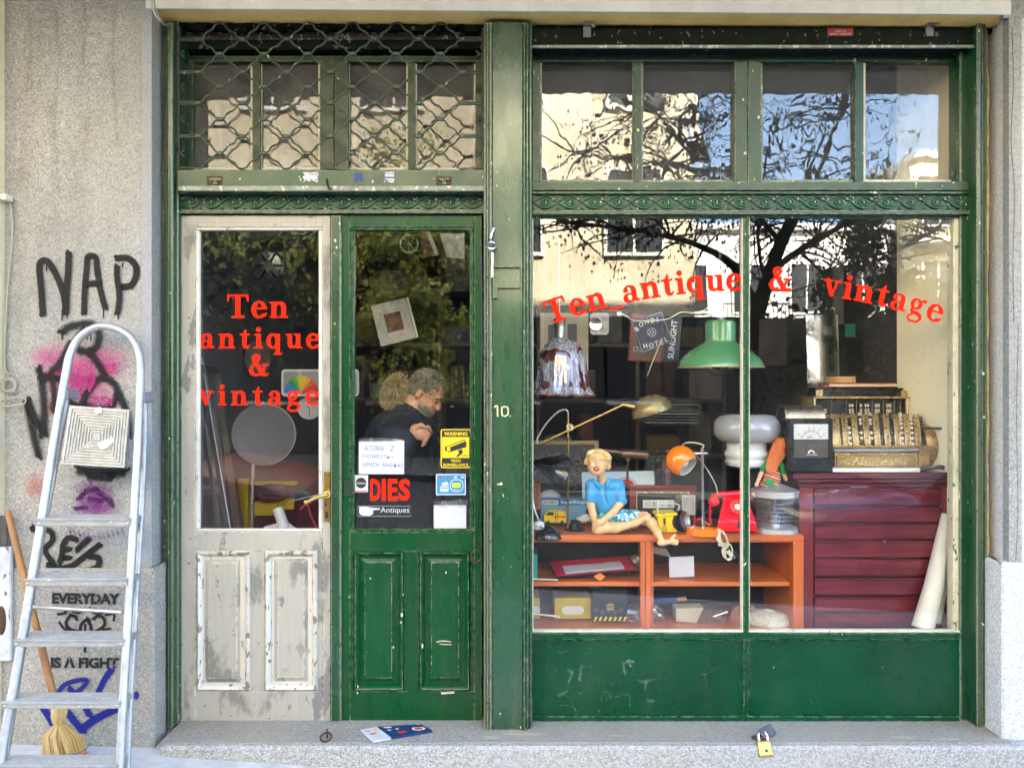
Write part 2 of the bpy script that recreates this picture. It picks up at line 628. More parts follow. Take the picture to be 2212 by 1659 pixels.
    def build(s, name, m, parent=None, label=None):
        V, Q = s.mesh()
        mb = MB(); mb.v = [tuple(v) for v in V]; mb.f = [tuple(int(i) for i in q) for q in Q]
        o = mb.build(name, m, parent, smooth=True, label=label, auto=180)
        return o

# ------------------------------------------------------------------ serif letters for the red lettering, drawn as shapes
def g_rect(x0, y0, x1, y1):
    return lambda X, Y: np.maximum(np.abs(X - (x0 + x1) / 2) - abs(x1 - x0) / 2, np.abs(Y - (y0 + y1) / 2) - abs(y1 - y0) / 2)
def g_ell(cx, cy, a, b):
    return lambda X, Y: (np.sqrt(((X - cx) / a) ** 2 + ((Y - cy) / b) ** 2) - 1) * min(a, b)
def g_str(*p):
    def f(X, Y):
        d = np.full(X.shape, 9.0)
        for (x0, y0, r0), (x1, y1, r1) in zip(p[:-1], p[1:]):
            vx, vy = x1 - x0, y1 - y0
            t = np.clip(((X - x0) * vx + (Y - y0) * vy) / (vx * vx + vy * vy + 1e-9), 0, 1)
            d = np.minimum(d, np.hypot(X - x0 - t * vx, Y - y0 - t * vy) - (r0 + (r1 - r0) * t))
        return d
    return f
GL = {
 'T': (.72, [g_rect(.29, 0, .43, .70), g_rect(.17, 0, .55, .04), g_rect(.04, .665, .68, .71), g_str((.065, .69, .028), (.05, .52, .012)), g_str((.655, .69, .028), (.67, .52, .012))], []),
 'e': (.51, [g_ell(.25, .245, .235, .26), ], [g_ell(.25, .245, .105, .222)], [g_rect(.1, .262, .47, .3)], [g_rect(.27, .105, .6, .262)], [g_str((.26, .012, .024), (.36, .025, .024), (.44, .07, .018), (.475, .135, .012))]),
 'n': (.60, [g_rect(.08, 0, .21, .48), g_rect(.02, 0, .27, .035), g_rect(.02, .445, .15, .48), g_rect(.38, 0, .51, .34), g_rect(.32, 0, .575, .035), g_str((.2, .38, .018), (.27, .45, .033), (.36, .45, .05), (.43, .39, .062), (.445, .32, .065))], []),
 'a': (.52, [g_rect(.295, .06, .42, .36), g_str((.36, .36, .062), (.33, .43, .05), (.25, .478, .022), (.15, .46, .02), (.1, .40, .03)), g_ell(.12, .36, .06, .055), g_ell(.19, .125, .165, .14)], [g_ell(.215, .135, .075, .105)], [g_rect(.295, .06, .42, .36), g_str((.36, .08, .06), (.42, .02, .026), (.49, .045, .012))]),
 't': (.40, [g_rect(.12, .1, .25, .5), g_rect(.03, .445, .36, .48), g_str((.2, .5, .045), (.225, .62, .012)), g_str((.185, .12, .065), (.215, .045, .05), (.29, .02, .025), (.36, .1, .012))], []),
 'i': (.30, [g_rect(.09, 0, .22, .48), g_rect(.02, 0, .285, .035), g_rect(.02, .445, .15, .48), g_ell(.15, .635, .075, .075)], []),
 'q': (.55, [g_ell(.225, .24, .205, .25)], [g_ell(.235, .24, .09, .215)], [g_rect(.335, -.22, .46, .48), g_rect(.27, -.22, .53, -.185)]),
 'u': (.58, [g_rect(.08, .12, .21, .48), g_rect(.01, .445, .15, .48), g_rect(.36, 0, .49, .48), g_rect(.29, .445, .42, .48), g_rect(.42, 0, .56, .035), g_str((.145, .15, .065), (.165, .07, .057), (.24, .025, .03), (.33, .06, .02), (.38, .13, .018))], []),
 'v': (.53, [g_str((.12, .46, .062), (.27, .05, .048)), g_str((.27, .04, .022), (.42, .46, .016)), g_rect(0, .445, .25, .48), g_rect(.33, .445, .53, .48)], []),
 'g': (.50, [g_ell(.2, .33, .17, .165)], [g_ell(.2, .33, .07, .135)], [g_str((.33, .42, .02), (.38, .47, .03), (.44, .46, .04)), g_str((.14, .19, .02), (.1, .13, .035), (.15, .075, .045), (.3, .06, .05), (.4, .01, .045), (.43, -.08, .03), (.33, -.19, .024), (.16, -.205, .024), (.045, -.14, .024), (.07, -.05, .02), (.15, .0, .02))]),
 '&': (.76, [g_str((.19, .55, .055), (.5, .07, .065), (.6, .03, .03), (.68, .08, .014)), g_str((.19, .55, .05), (.18, .63, .045), (.26, .705, .022), (.34, .68, .035), (.37, .59, .035), (.29, .47, .022), (.14, .33, .035), (.09, .18, .06), (.14, .07, .05), (.27, .015, .028), (.41, .06, .02), (.53, .22, .018), (.57, .37, .02)), g_rect(.47, .355, .7, .385)], []),
 '_': (.44, [g_rect(0, -.11, .42, -.07)], []),
}
GLM = {}
def glyph_mesh(ch):
    if ch in GLM: return GLM[ch]
    ops = GL[ch][1:]
    h = .0125
    xs = np.arange(-.03, .82, h); ys = np.arange(-.28, .80, h)
    X, Y = np.meshgrid(xs, ys, indexing='ij')
    Fv = np.full(X.shape, 9.0)
    for i, lst in enumerate(ops):
        for g in lst:
            Fv = np.minimum(Fv, g(X, Y)) if i % 2 == 0 else np.maximum(Fv, -g(X, Y))
    Fv = Fv - .011
    vs, fs, cache = [], [], {}
    def vid(key, p):
        if key not in cache:
            cache[key] = len(vs); vs.append(p)
        return cache[key]
    nx, ny = X.shape
    for i in range(nx - 1):
        for j in range(ny - 1):
            cs = [(i, j), (i + 1, j), (i + 1, j + 1), (i, j + 1)]
            f = [Fv[c] for c in cs]
            if min(f) >= 0: continue
            poly = []
            for k in range(4):
                a, b = cs[k], cs[(k + 1) % 4]
                fa, fb = f[k], f[(k + 1) % 4]
                if fa < 0: poly.append(vid(a, (X[a], Y[a])))
                if (fa < 0) != (fb < 0):
                    t = fa / (fa - fb)
                    poly.append(vid((min(a, b), max(a, b)), (X[a] + t * (X[b] - X[a]), Y[a] + t * (Y[b] - Y[a]))))
            if len(poly) > 2: fs.append(poly)
    GLM[ch] = (vs, fs)
    return GLM[ch]

def serif_word(name, word, place, em, Y, m, parent, label=None):
    """place(i, adv) -> (px, py, angle) of the baseline start of letter i"""
    mb = MB()
    adv = 0.0
    for i, ch in enumerate(word):
        vs, fs = glyph_mesh(ch)
        w = GL[ch][0] * em
        px, py, an = place(i, adv, w)
        ca, sa = math.cos(an), math.sin(an)
        pts = []
        for x, y in vs:
            X, Z = x * em, y * em
            pts.append(W(px + X * ca - Z * sa, py - (X * sa + Z * ca), Y))
        mb.add(pts, fs)
        adv += w
    return mb.build(name, m, parent, label=label)

TXT = {}
def txt(name, s, px, py, hpx, Y, m, parent, wpx=None, rot=0.0, label=None, bold=0.0, depth=0.0, kind=None, M=None, center=True, shear=0.0):
    """writing centred on (px, py), hpx high; from the built-in font, as mesh"""
    key = (s, bold, depth, shear)
    if key not in TXT:
        cu = bpy.data.curves.new('writing', 'FONT')
        cu.body = s
        cu.offset = bold
        cu.extrude = depth
        cu.shear = shear
        cu.resolution_u = 3
        ob = bpy.data.objects.new('writing', cu)
        me = bpy.data.meshes.new_from_object(ob)
        v = [tuple(q.co) for q in me.vertices]
        f = [tuple(p.vertices) for p in me.polygons]
        bpy.data.meshes.remove(me); bpy.data.objects.remove(ob); bpy.data.curves.remove(cu)
        TXT[key] = (v, f)
    v, f = TXT[key]
    xs = [q[0] for q in v]; ys = [q[1] for q in v]
    cx = (min(xs) + max(xs)) / 2; cy = (min(ys) + max(ys)) / 2
    hh = max(ys) - min(ys); ww = max(xs) - min(xs)
    k = hpx / hh
    kx = wpx / ww if wpx else k
    mb = MB()
    if M is not None:      # hpx, wpx in metres, M: local frame x right, z up, y away
        mb.add([((q[0] - cx) * kx, -q[2] * k, (q[1] - cy) * k) for q in v], f, M)
    else:
        ca, sa = math.cos(rot), math.sin(rot)
        P = []
        for q in v:
            X, Z = (q[0] - cx) * kx, (q[1] - cy) * k
            w = W(px + X * ca - Z * sa, py - (X * sa + Z * ca), Y)
            w.y -= q[2] * .01
            P.append(w)
        mb.add(P, f)
    return mb.build(name, m, parent, label=label, kind=kind)

SPN = [0]
def stroke(mb, pts, w, Y, conv=None, k=5):
    """a sprayed line as a ribbon lying on the wall"""
    if conv: pts = [conv(*p) for p in pts]
    P = smoothpath([Vector((p[0], p[1], 0)) for p in pts], k) if len(pts) > 1 else [Vector((pts[0][0], pts[0][1], 0)), Vector((pts[0][0] + .1, pts[0][1], 0))]
    SPN[0] += 1
    y = Y - .0006 * (SPN[0] % 9) - .001
    n = len(P)
    L = [P[0]]
    # lengthen the ends so that they come out rounded
    vs = []; uv = []
    t0 = (P[1] - P[0]).normalized(); t1 = (P[-1] - P[-2]).normalized()
    P = [P[0] - t0 * w * .35] + P + [P[-1] + t1 * w * .35]
    n = len(P)
    for i, p in enumerate(P):
        t = (P[min(i + 1, n - 1)] - P[max(i - 1, 0)]).normalized()
        s = Vector((-t.y, t.x, 0)) * w * .5
        e = (.75 if i in (0, n - 1) else 1.0)
        for q, v in ((p + s * e, 0.0), (p, .5), (p - s * e, 1.0)):
            vs.append(W(q.x, q.y, y))
            vv = v if i not in (0, n - 1) else (0.0 if v == .5 else v)
            uv.append((i / n, vv))
    b = len(mb.v)
    if mb.uv is None: mb.uv = []
    mb.v.extend([tuple(v) for v in vs]); mb.uv.extend(uv)
    for i in range(n - 1):
        for j in (0, 1):
            a = b + i * 3 + j
            mb.f.append((a, a + 3, a + 4, a + 1))
def spraydot(mb, px, py, rx, ry, Y, n=24):
    SPN[0] += 1
    y = Y - .0006 * (SPN[0] % 9) - .001
    if mb.uv is None: mb.uv = []
    b = len(mb.v)
    mb.v.append(tuple(W(px, py, y))); mb.uv.append((0, .5))
    for i in range(n):
        a = 2 * PI * i / n
        mb.v.append(tuple(W(px + rx * math.cos(a), py + ry * math.sin(a), y))); mb.uv.append((0, 0))
    for i in range(n):
        mb.f.append((b, b + 1 + i, b + 1 + (i + 1) % n))
# ------------------------------------------------------------------ the materials of the front
PLAS = mat_plaster('grey_roughcast', (.185, .178, .162), (.31, .302, .278), (.44, .43, .395), 215, .62, .6, (.165, .152, .132))
GRAN = mat_plaster('granite', (.16, .16, .16), (.33, .33, .33), (.5, .5, .49), 190, .22, .35, (.27, .23, .18))
STONE = mat_plaster('grey_stone', (.18, .175, .165), (.29, .28, .26), (.38, .37, .35), 150, .6, .3, (.26, .24, .20))
RIGHTP = mat_plaster('pale_granite', (.34, .335, .325), (.50, .495, .48), (.62, .61, .59), 170, .2, .3, (.42, .40, .36))
BAND = mat_plaster('smooth_band', (.19, .20, .215), (.27, .28, .30), (.32, .33, .35), 260, .35, .15, (.24, .23, .21))
LINT = mat('white_plaster', (.66, .64, .58), .85, bump=.25, bs=30, vs=3, var=.08, spec=.2, dirt=.2)
SOFF = mat('ochre_plaster', (.95, .62, .19), .85, bump=.2, bs=20, vs=3, var=.08, spec=.2, dirt=.25)
CREAM = mat('cream_plaster', (.66, .60, .42), .85, bump=.2, bs=20, vs=3, var=.08, spec=.2, dirt=.25)
GREEN = mat('green_paint', (.002, .058, .015), .30, col2=(.002, .036, .012), vs=4, var=.1, bump=.28, bs=26, stretch=(1, 1, .25),
            edge=(.50, .44, .30), edge_amt=.5, edge_r=.004, chips=(.60, .53, .42), chip_lo=.765, chip_s=48, dirt=.2, spec=.25)
GREENW = mat('worn_green_paint', (.002, .044, .013), .30, col2=(.007, .042, .018), vs=5, var=.15, bump=.35, bs=30, stretch=(1, 1, .25),
             edge=(.55, .50, .36), edge_amt=.6, edge_r=.006, chips=(.62, .58, .48), chip_lo=.72, chip_s=55, dirt=.3, coat=.12)
GREENK = mat('kick_green_paint', (.002, .056, .020), .27, col2=(.002, .036, .014), vs=2, var=.06, bump=.08, bs=20,
             chips=(.20, .38, .18), chip_lo=.775, chip_s=34, edge=(.35, .40, .26), edge_amt=.5, dirt=.12, spec=.22)
GREENP = mat('pillar_green_paint', (.004, .052, .016), .28, col2=(.014, .058, .024), vs=5, var=.15, bump=.75, bs=22, stretch=(1, 1, .35),
             chips=(.5, .45, .34), chip_lo=.76, chip_s=60, dirt=.35, coat=.4, edge=(.5, .44, .3), edge_amt=.45)
GREEND = mat('dark_green_paint', (.004, .034, .013), .35, col2=(.01, .04, .02), vs=6, var=.2, bump=.35, bs=30, edge=(.36, .36, .24), edge_amt=.5,
             edge_r=.004, chips=(.4, .4, .3), chip_lo=.69, dirt=.3)
SAGE = mat('faded_sage_paint', (.026, .056, .028), .45, col2=(.045, .075, .042), vs=5, var=.2, bump=.2, bs=30, edge=(.5, .48, .36), edge_amt=.5, dirt=.45, chips=(.5, .48, .4), chip_lo=.73)
BLACKG = mat('black_green_wood_and_shade', (.006, .009, .006), .8, spec=.15, vs=8, var=.1, bump=.5, bs=30, chips=(.12, .10, .07), chip_lo=.66)  # black green timber; also stands in for shade in gaps and voids
LEDGE = mat('weathered_ledge', (.22, .24, .19), .6, col2=(.12, .13, .09), vs=14, var=.3, bump=.5, bs=60, chips=(.5, .47, .4), chip_lo=.62)
PUTTY = mat('old_putty', (.62, .58, .47), .8, col2=(.45, .40, .28), vs=18, var=.2, bump=.6, bs=80, chips=(.05, .05, .04), chip_lo=.7)
GREYD = None
def grey_door_mat():
    m, nt, pr = newmat('stripped_grey_door')
    n1 = nt.noise(nt.coords((1, 1, .45)), 5.5, 7, .62)
    n2 = nt.noise(nt.coords((1, 1, .06)), 60, 4, .6)
    n3 = nt.noise(nt.coords(), 26, 3, .6)
    cc = nt.mix(nt.ramp(n1, .40, .46, 0, 1), (.17, .160, .135), (.34, .32, .265))
    cc = nt.mix(nt.ramp(n1, .585, .60, 0, .75), cc, (.10, .105, .115))
    cc = nt.mix(nt.ramp(n2, .4, .8, 0, .4), cc, (.24, .225, .19))
    cc = nt.mix(nt.math('GREATER_THAN', n3, .70), cc, (.12, .10, .08))
    bv = nt.n('ShaderNodeBevel', samples=4); bv.inputs['Radius'].default_value = .006
    ge = nt.n('ShaderNodeNewGeometry'); dt = nt.n('ShaderNodeVectorMath', operation='DOT_PRODUCT')
    nt.l(bv.outputs[0], dt.inputs[0]); nt.l(ge.outputs['Normal'], dt.inputs[1])
    em = nt.math('MULTIPLY', nt.ramp(dt.outputs['Value'], .99, .85), nt.math('GREATER_THAN', nt.noise(nt.coords(), 30, 3, .7), .5))
    cc = nt.mix(em, cc, (.66, .63, .54))
    nt.l(cc, pr.inputs['Base Color']); pr.inputs['Roughness'].default_value = .75
    b = nt.n('ShaderNodeBump'); b.inputs['Strength'].default_value = .3; b.inputs['Distance'].default_value = .003
    nt.l(nt.math('ADD', n1, n2), b.inputs['Height']); nt.l(b.outputs[0], pr.inputs['Normal'])
    return m
GREYD = grey_door_mat()
WHITEP = mat('peeling_white_paint', (.54, .52, .46), .6, col2=(.44, .42, .37), vs=6, var=.1, bump=.3, bs=40, stretch=(1, 1, .6), chips=(.20, .15, .10), chip_lo=.605, chip_s=34,
             edge=(.30, .17, .07), edge_amt=.5, edge_r=.006)
WHITEI = mat('white_panel_border', (.54, .52, .46), .6, col2=(.47, .45, .40), vs=6, var=.1, bump=.2, bs=40, chips=(.30, .27, .2), chip_lo=.69)
GLASS_W = mat_glass('window_glass', 1.0, .0, .0025, .0004, 1.6, (.42, .42, .40))
GLASS_T = mat_glass('old_transom_glass', 1.15, .0, .07, .0013, 3.6, (.30, .29, .27), film_lo=.3)
GLASS_L = mat_glass('grimy_transom_glass', .52, .0, .14, .0008, 3.0, (.26, .24, .21), film_lo=.3)
GLASS_D = mat_glass('door_glass', 1.75, .0, .003, .0003, 2.0, (.40, .40, .38))
RED = flat('red_vinyl', (.80, .018, .003), .8, spec=.1)
BLACK = flat('black_iron', (.012, .012, .012), .45, .3)
RUST = mat('rusty_iron', (.09, .045, .025), .7, .5, col2=(.03, .02, .015), vs=40, var=.3, bump=.4, bs=120)
PAPER = flat('white_paper', (.50, .51, .54), .8)
INK = flat('blue_pen_ink', (.02, .03, .16), .7)
BLK = flat('black_print', (.010, .010, .010), .6)
BRASS = mat('old_brass', (.55, .38, .12), .32, 1.0, col2=(.34, .22, .08), vs=14, var=.15, bump=.1, bs=80)
CHROME = flat('chrome', (.75, .75, .76), .12, 1.0)
STEEL = mat('worn_steel', (.45, .45, .45), .35, 1.0, vs=30, var=.15)
WHITE = flat('white_enamel', (.72, .71, .68), .3)
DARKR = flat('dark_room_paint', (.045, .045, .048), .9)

# ------------------------------------------------------------------ the building
def zat(py, Y): return CAMZ - (py - 829.5) * sc(Y)
def xat(px, Y): return (px - 1106) * sc(Y)
DZ = 0.094
BL = thing('shop_building', 'grey roughcast building with ochre soffit around the green antique shop front', 'building', (0, 0, 0))
YW = -.15
xl = xat(327, YW); xlb = xat(350, 0.02)
xr = xat(2180, YW); xrb = xat(2140, 0.02)
x_edge = xat(10, YW)
mb = MB(); mb.add([(xl, YW, -.3), (xl, YW, 3.6), (xlb, .3, 3.6), (xlb, .3, -.3), (x_edge, YW, -.3), (x_edge, YW, 3.6), (x_edge, .3, -.3), (x_edge, .3, 3.6)],
                  [(4, 0, 1, 5), (0, 3, 2, 1), (6, 4, 5, 7), (3, 6, 7, 2), (5, 1, 2, 7)])
mb.build('pier', PLAS, BL, label='left pier of grey roughcast with graffiti')
# smooth render margin and reveal of the left pier
mb = MB(); mb.box(xl - .038, YW - .003, .8, xl + .002, YW + .01, 3.6)
mb.add([(xl + .002, YW - .003, .7), (xl + .002, YW - .003, 3.6), (xlb + .003, .05, 3.6), (xlb + .003, .05, .7)], [(0, 3, 2, 1)])
mb.build('reveal', BAND, BL, label='smooth bluish edge band of the left pier')
zpl = zat(1228, YW - .02)
xq = xat(333, YW - .02)
mb = MB(); mb.box(x_edge - .004, YW - .02, -.3, xq, YW + .1, zpl, .008)
mb.add([(xq, YW - .012, -.3), (xq, YW - .012, zpl), (xat(362, 0), .05, zpl), (xat(362, 0), .05, -.3), (xq - .05, .05, zpl)], [(0, 3, 2, 1), (1, 2, 4)])
mb.build('plinth', mat_plaster('plinth_roughcast', (.16, .15, .135), (.28, .27, .245), (.40, .385, .35), 170, .6, .5), BL, label='left plinth block under the graffiti pier')
# neighbouring cream strip
mb = MB(); mb.box(-4.5, YW - .05, -.3, x_edge, .3, 3.6, .004); mb.build('pilaster', CREAM, BL, label='cream strip at the left edge')
# right pier
mb = MB(); mb.add([(xr, YW, -.3), (xr, YW, 3.6), (xrb, .3, 3.6), (xrb, .3, -.3), (5, YW, -.3), (5, YW, 3.6), (5, .3, 3.6)],
                  [(0, 4, 5, 1), (0, 1, 2, 3), (1, 5, 6, 2)])
mb.build('pier', RIGHTP, BL, label='right pier of pale granite')
mb = MB(); mb.add([(xr - .002, YW + .012, DZ), (xr - .002, YW + .012, 3.6), (xrb - .002, .06, 3.6), (xrb - .002, .06, DZ), (xr + .05, YW - .003, DZ), (xr + .05, YW - .003, 3.6), (xr - .002, YW - .003, DZ), (xr - .002, YW - .003, 3.6)],
                  [(0, 1, 2, 3), (6, 4, 5, 7), (6, 7, 1, 0)])
mb.build('reveal', STONE, BL, label='brown grey stone edge of the right pier')
zpr = zat(1216, YW - .02); xp = xat(2165, YW - .025)
mb = MB(); mb.box(xp, YW - .025, -.3, 5, YW + .1, zpr, .008); mb.build('plinth', RIGHTP, BL, label='pale granite plinth block at the right')
mb = MB(); mb.add([(xp, YW - .018, DZ), (xp, YW - .018, zpr), (xat(2125, 0), .05, zpr), (xat(2125, 0), .05, DZ), (xp + .08, .05, zpr)], [(0, 1, 2, 3), (1, 4, 2)])
mb.build('plinth_return', STONE, BL)
# lintel and soffit
zl = zat(20, YW); zr = zat(33.5, YW)
a0, a1 = xl - .02, xr + .004
mb = MB()
lv = [(a0, YW - .006, zl), (a1, YW - .006, zr), (a1, YW - .006, 3.6), (a0, YW - .006, 3.6)]
mb.add(lv, [(0, 1, 2, 3)]); mb.add([(a0, YW - .006, zl), (a1, YW - .006, zr), (a1, YW + .008, zr), (a0, YW + .008, zl)], [(0, 3, 2, 1)])
mb.build('lintel', LINT, BL)
mb = MB(); mb.add([(a0, YW + .006, zl + .004), (a1, YW + .006, zr + .004), (a1, .02, zr + .004), (a0, .02, zl + .004)], [(0, 3, 2, 1)])
mb.add([(a0, .02, zl + .004), (a1, .02, zr + .004), (a1, .02, 3.6), (a0, .02, 3.6)], [(0, 1, 2, 3)])
mb.build('soffit', SOFF, BL)
mb = MB(); mb.box(xat(2166, YW), YW - .004, zat(40, YW), 5, YW + .02, 3.6, 0); mb.build('lintel_end', STONE, BL)
# upper floors, balcony and the slab that shades the front
mb = MB(); mb.box(-20, YW - .001, 3.6, 20, 9, 13.0); mb.build('upper_wall', CREAM, BL)
mb = MB(); mb.box(-20, YW + .05, -.3, -4.5, .3, 3.6); mb.build('side_wall', CREAM, BL); mb = MB(); mb.box(5, YW, -.3, 20, .3, 3.6); mb.build('side_wall', CREAM, BL)
mb = MB(); mb.box(-3.4, -1.50, 3.42, 4.6, YW - .003, 3.56, .01); mb.build('balcony_slab', LINT, BL)
# roof over the interior
# ------------------------------------------------------------------ shop room
def struct(name, mb, m, parent=None):
    return mb.build(name, m, parent, kind='structure')
RX0, RX1 = xat(352, .12), xat(2076, .1)
mb = MB(); mb.box(RX0 - .1, .02, DZ - .05, RX1 + .1, 4.6, DZ - .003); struct('shop_floor', mb, mat('shop_floor', (.10, .085, .07), .5, vs=3, var=.2))
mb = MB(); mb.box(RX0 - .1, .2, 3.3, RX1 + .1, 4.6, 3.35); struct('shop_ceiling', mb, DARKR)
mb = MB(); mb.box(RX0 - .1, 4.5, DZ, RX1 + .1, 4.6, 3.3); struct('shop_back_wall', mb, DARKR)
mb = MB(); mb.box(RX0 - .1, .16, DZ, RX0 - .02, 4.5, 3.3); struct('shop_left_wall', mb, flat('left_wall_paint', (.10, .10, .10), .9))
mb = MB(); mb.prism([(0, 0), (1, 0), (1, 1), (0, 1)], 0, 1); mb.v = [(xx, yy, z) for z in (DZ, 3.3) for xx, yy in ((RX1, .09), (RX1 - .105, .46), (RX1 + .08, .46), (RX1 + .08, .09))]; mb.f = [(0, 1, 2, 3), (7, 6, 5, 4), (0, 4, 5, 1), (1, 5, 6, 2), (2, 6, 7, 3), (3, 7, 4, 0)]; struct('shop_right_wall', mb, mat('cream_reveal', (.74, .68, .47), .85, vs=3, var=0))  # near stretch, splayed to catch more light
mb = MB(); mb.box(RX1 - .02, .47, DZ, RX1 + .08, 4.5, 3.3); struct('shop_right_wall', mb, flat('shaded_right_wall', (.09, .09, .095), .9))  # dark paint stands in for the shade farther along the same wall

# ------------------------------------------------------------------ step, pavement, road
mb = MB()
mb.box(xat(342, -.235), -.235, -.3, 5, .06, DZ, .012)
st_o = mb.build('doorstep', mat_plaster('step_granite', (.17, .165, .155), (.32, .315, .30), (.46, .455, .44), 170, .35, .35, (.36, .30, .22)), None)
tag(st_o, 'speckled grey granite step running under the doors and window', 'step')
mb = MB()
rng = random.Random(5)
mb.box(xat(352, -.18), -.2, DZ + .0005, xr - .02, .05, DZ + .004, 0)
o = mb.build('worn_tread', mat_plaster('tread_stone', (.17, .16, .145), (.27, .25, .22), (.36, .335, .29), 210, .75, .25, (.32, .27, .20)), st_o)
def ground(x, y): return .056 - .062 * (x + 1.42)
mb = MB()
gx = [-60, -8, -1.5, 1, 3, 8, 60]
vs = []
def gz(x): return ground(max(-4, min(5, x)), 0)
for x in gx:
    vs += [(x, -2.6, gz(x)), (x, 1.0, gz(x))]
mb.add(vs, [(2 * i, 2 * i + 2, 2 * i + 3, 2 * i + 1) for i in range(len(gx) - 1)])
for i in range(len(gx) - 1):
    a, b = gx[i], gx[i + 1]
    mb.add([(a, -2.6, gz(a)), (b, -2.6, gz(b)), (b, -2.6, gz(b) - .13), (a, -2.6, gz(a) - .13)], [(0, 3, 2, 1)])
struct('pavement', mb, mat('white_marble_pavement', (.52, .52, .52), .7, col2=(.40, .40, .39), vs=3, var=.15, bump=.2, bs=30, dirt=.4))
mb = MB()
vs = []
for x in gx:
    vs += [(x, -9.2, gz(x) - .12), (x, -2.6, gz(x) - .12)]
mb.add(vs, [(2 * i, 2 * i + 2, 2 * i + 3, 2 * i + 1) for i in range(len(gx) - 1)])
struct('road', mb, mat('asphalt', (.05, .05, .052), .85, vs=20, var=.2, bump=.3))
mb = MB()
vs = []
for x in gx:
    vs += [(x, -60, gz(x)), (x, -9.2, gz(x))]
mb.add(vs, [(2 * i, 2 * i + 2, 2 * i + 3, 2 * i + 1) for i in range(len(gx) - 1)])
struct('far_pavement', mb, mat('far_paving', (.13, .125, .12), .8, vs=5, var=.2))
mb = MB(); mb.box(-60, 1.0, -.45, 60, 60, -.32); struct('ground', mb, MATS['far_paving'])

# ------------------------------------------------------------------ green timber shop front
SF = thing('shopfront_frame', 'green painted timber shop front frame with carved friezes, pillar and glazing', 'shop front', (xat(1106, 0), 0, DZ))
def P(name, rects, m, parent=SF, c=.002, label=None, smooth=False):
    mb = MB()
    for (a, b, cx, d, Y, dep) in rects:
        mb.pbox(a, b, cx, d, Y, dep, c)
    return mb.build(name, m, parent, smooth, label)
def vpost(name, px0, px1, Y, dep, m, pytop=48, c=.004, label=None, zb=DZ + .004, parent=SF):
    a = xat(px0, Y); b = xat(px1, Y)
    mb = MB(); mb.box(a, Y, zb, b, Y + dep, zat(pytop, Y), c)
    return mb.build(name, m, parent, label=label)
# left jamb
vpost('jamb', 350.5, 361, -.045, .14, GREENW, label='left jamb, outer bead')
vpost('jamb', 361.6, 373, -.075, .16, GREENW, label='left jamb, middle bead')
vpost('jamb', 373.6, 384.5, -.035, .12, GREENW, label='left jamb, inner bead')
# pillar
vpost('pillar', 1063.5, 1129.5, -.090, .26, GREENP, c=.003, label='middle pillar, flat face')
for a, b, y in ((1045, 1050.8, -.085), (1051.2, 1056.5, -.10), (1057, 1063, -.106), (1130, 1135.4, -.106), (1135.9, 1142, -.10), (1142.4, 1149.5, -.08)):
    vpost('pillar_bead', a, b, y, .18, GREENW if a < 1100 else GREENP)
# right jamb
vpost('jamb', 2074, 2099, -.002, .09, GREENW, label='right jamb, inner board')
vpost('jamb', 2101.5, 2110, -.045, .13, GREENW)
vpost('jamb', 2110.5, 2119.5, -.075, .16, GREENW)
vpost('jamb', 2120, 2131, -.06, .14, GREENW, label='right jamb, chipped outer bead')
mb = MB()
e = []
rng = random.Random(3)
for i in range(40):
    z = DZ + .01 + i * .076
    e.append((xat(2131.5 + rng.uniform(1.5, 7), -.03), z))
a = xat(2131, -.03)
for i in range(39):
    mb.add([(a, -.03, e[i][1]), (e[i][0], -.03, e[i][1]), (e[i + 1][0], -.03, e[i + 1][1]), (a, -.03, e[i + 1][1])], [(0, 1, 2, 3)])
    mb.add([(e[i][0], -.03, e[i][1]), (e[i][0], .05, e[i][1]), (e[i + 1][0], .05, e[i + 1][1]), (e[i + 1][0], -.03, e[i + 1][1])], [(0, 1, 2, 3)])
mb.build('mortar_edge', mat('crumbling_mortar', (.46, .36, .20), .9, col2=(.2, .14, .08), vs=18, var=.3, bump=.8, bs=60), SF)

# head: dark housing
mb = MB()
mb.box(xat(384, 0), .055, zat(106, .05), xat(1046, 0), .16, zat(40, .05), .002)
mb.build('head_beam', BLACKG, SF, label='black block filling the dark void over the left transom')  # black block stands in for the dark void behind the grille
mb = MB(); mb.box(xat(384, 0), .048, zat(86, .05), xat(1046, 0), .06, zat(70, .05), .003)
mb.build('head_board', mat('burnt_board', (.10, .07, .05), .8, col2=(.02, .02, .02), vs=9, var=.4, bump=.8, bs=25, chips=(.35, .30, .24), chip_lo=.62), SF)
P('head_beam', [(1150, 62, 2105, 98, -.045, .10)], BLACKG, label='black green beam over the right transom')
P('head_ledge', [(1150, 97.5, 2107, 103.5, -.055, .012)], LEDGE)
P('recess_shade_block', [(1150, 98.4, 2107, 103.2, -.0425, .08)], BLACKG)  # black blocks standing in for the shade of the recess under the ledge
P('recess_shade_block', [(1150, 103.8, 2100, 120, .05, .05)], BLACKG)
# ragged plaster edge under the soffit
mb = MB()
rng = random.Random(11)
x = xat(352, .0)
while x < xat(2138, 0):
    w = rng.uniform(.012, .05)
    t = (x - xat(352, 0)) / (xat(2138, 0) - xat(352, 0))
    z = zl + (zr - zl) * t
    hgt = rng.uniform(.006, .03)
    mb.box(x, -.028 + rng.uniform(-.004, .003), z - hgt, x + w, .018, z + .002, .003)
    x += w
mb.build('tar_seal', BLACKG, SF, label='ragged black seal under the soffit')

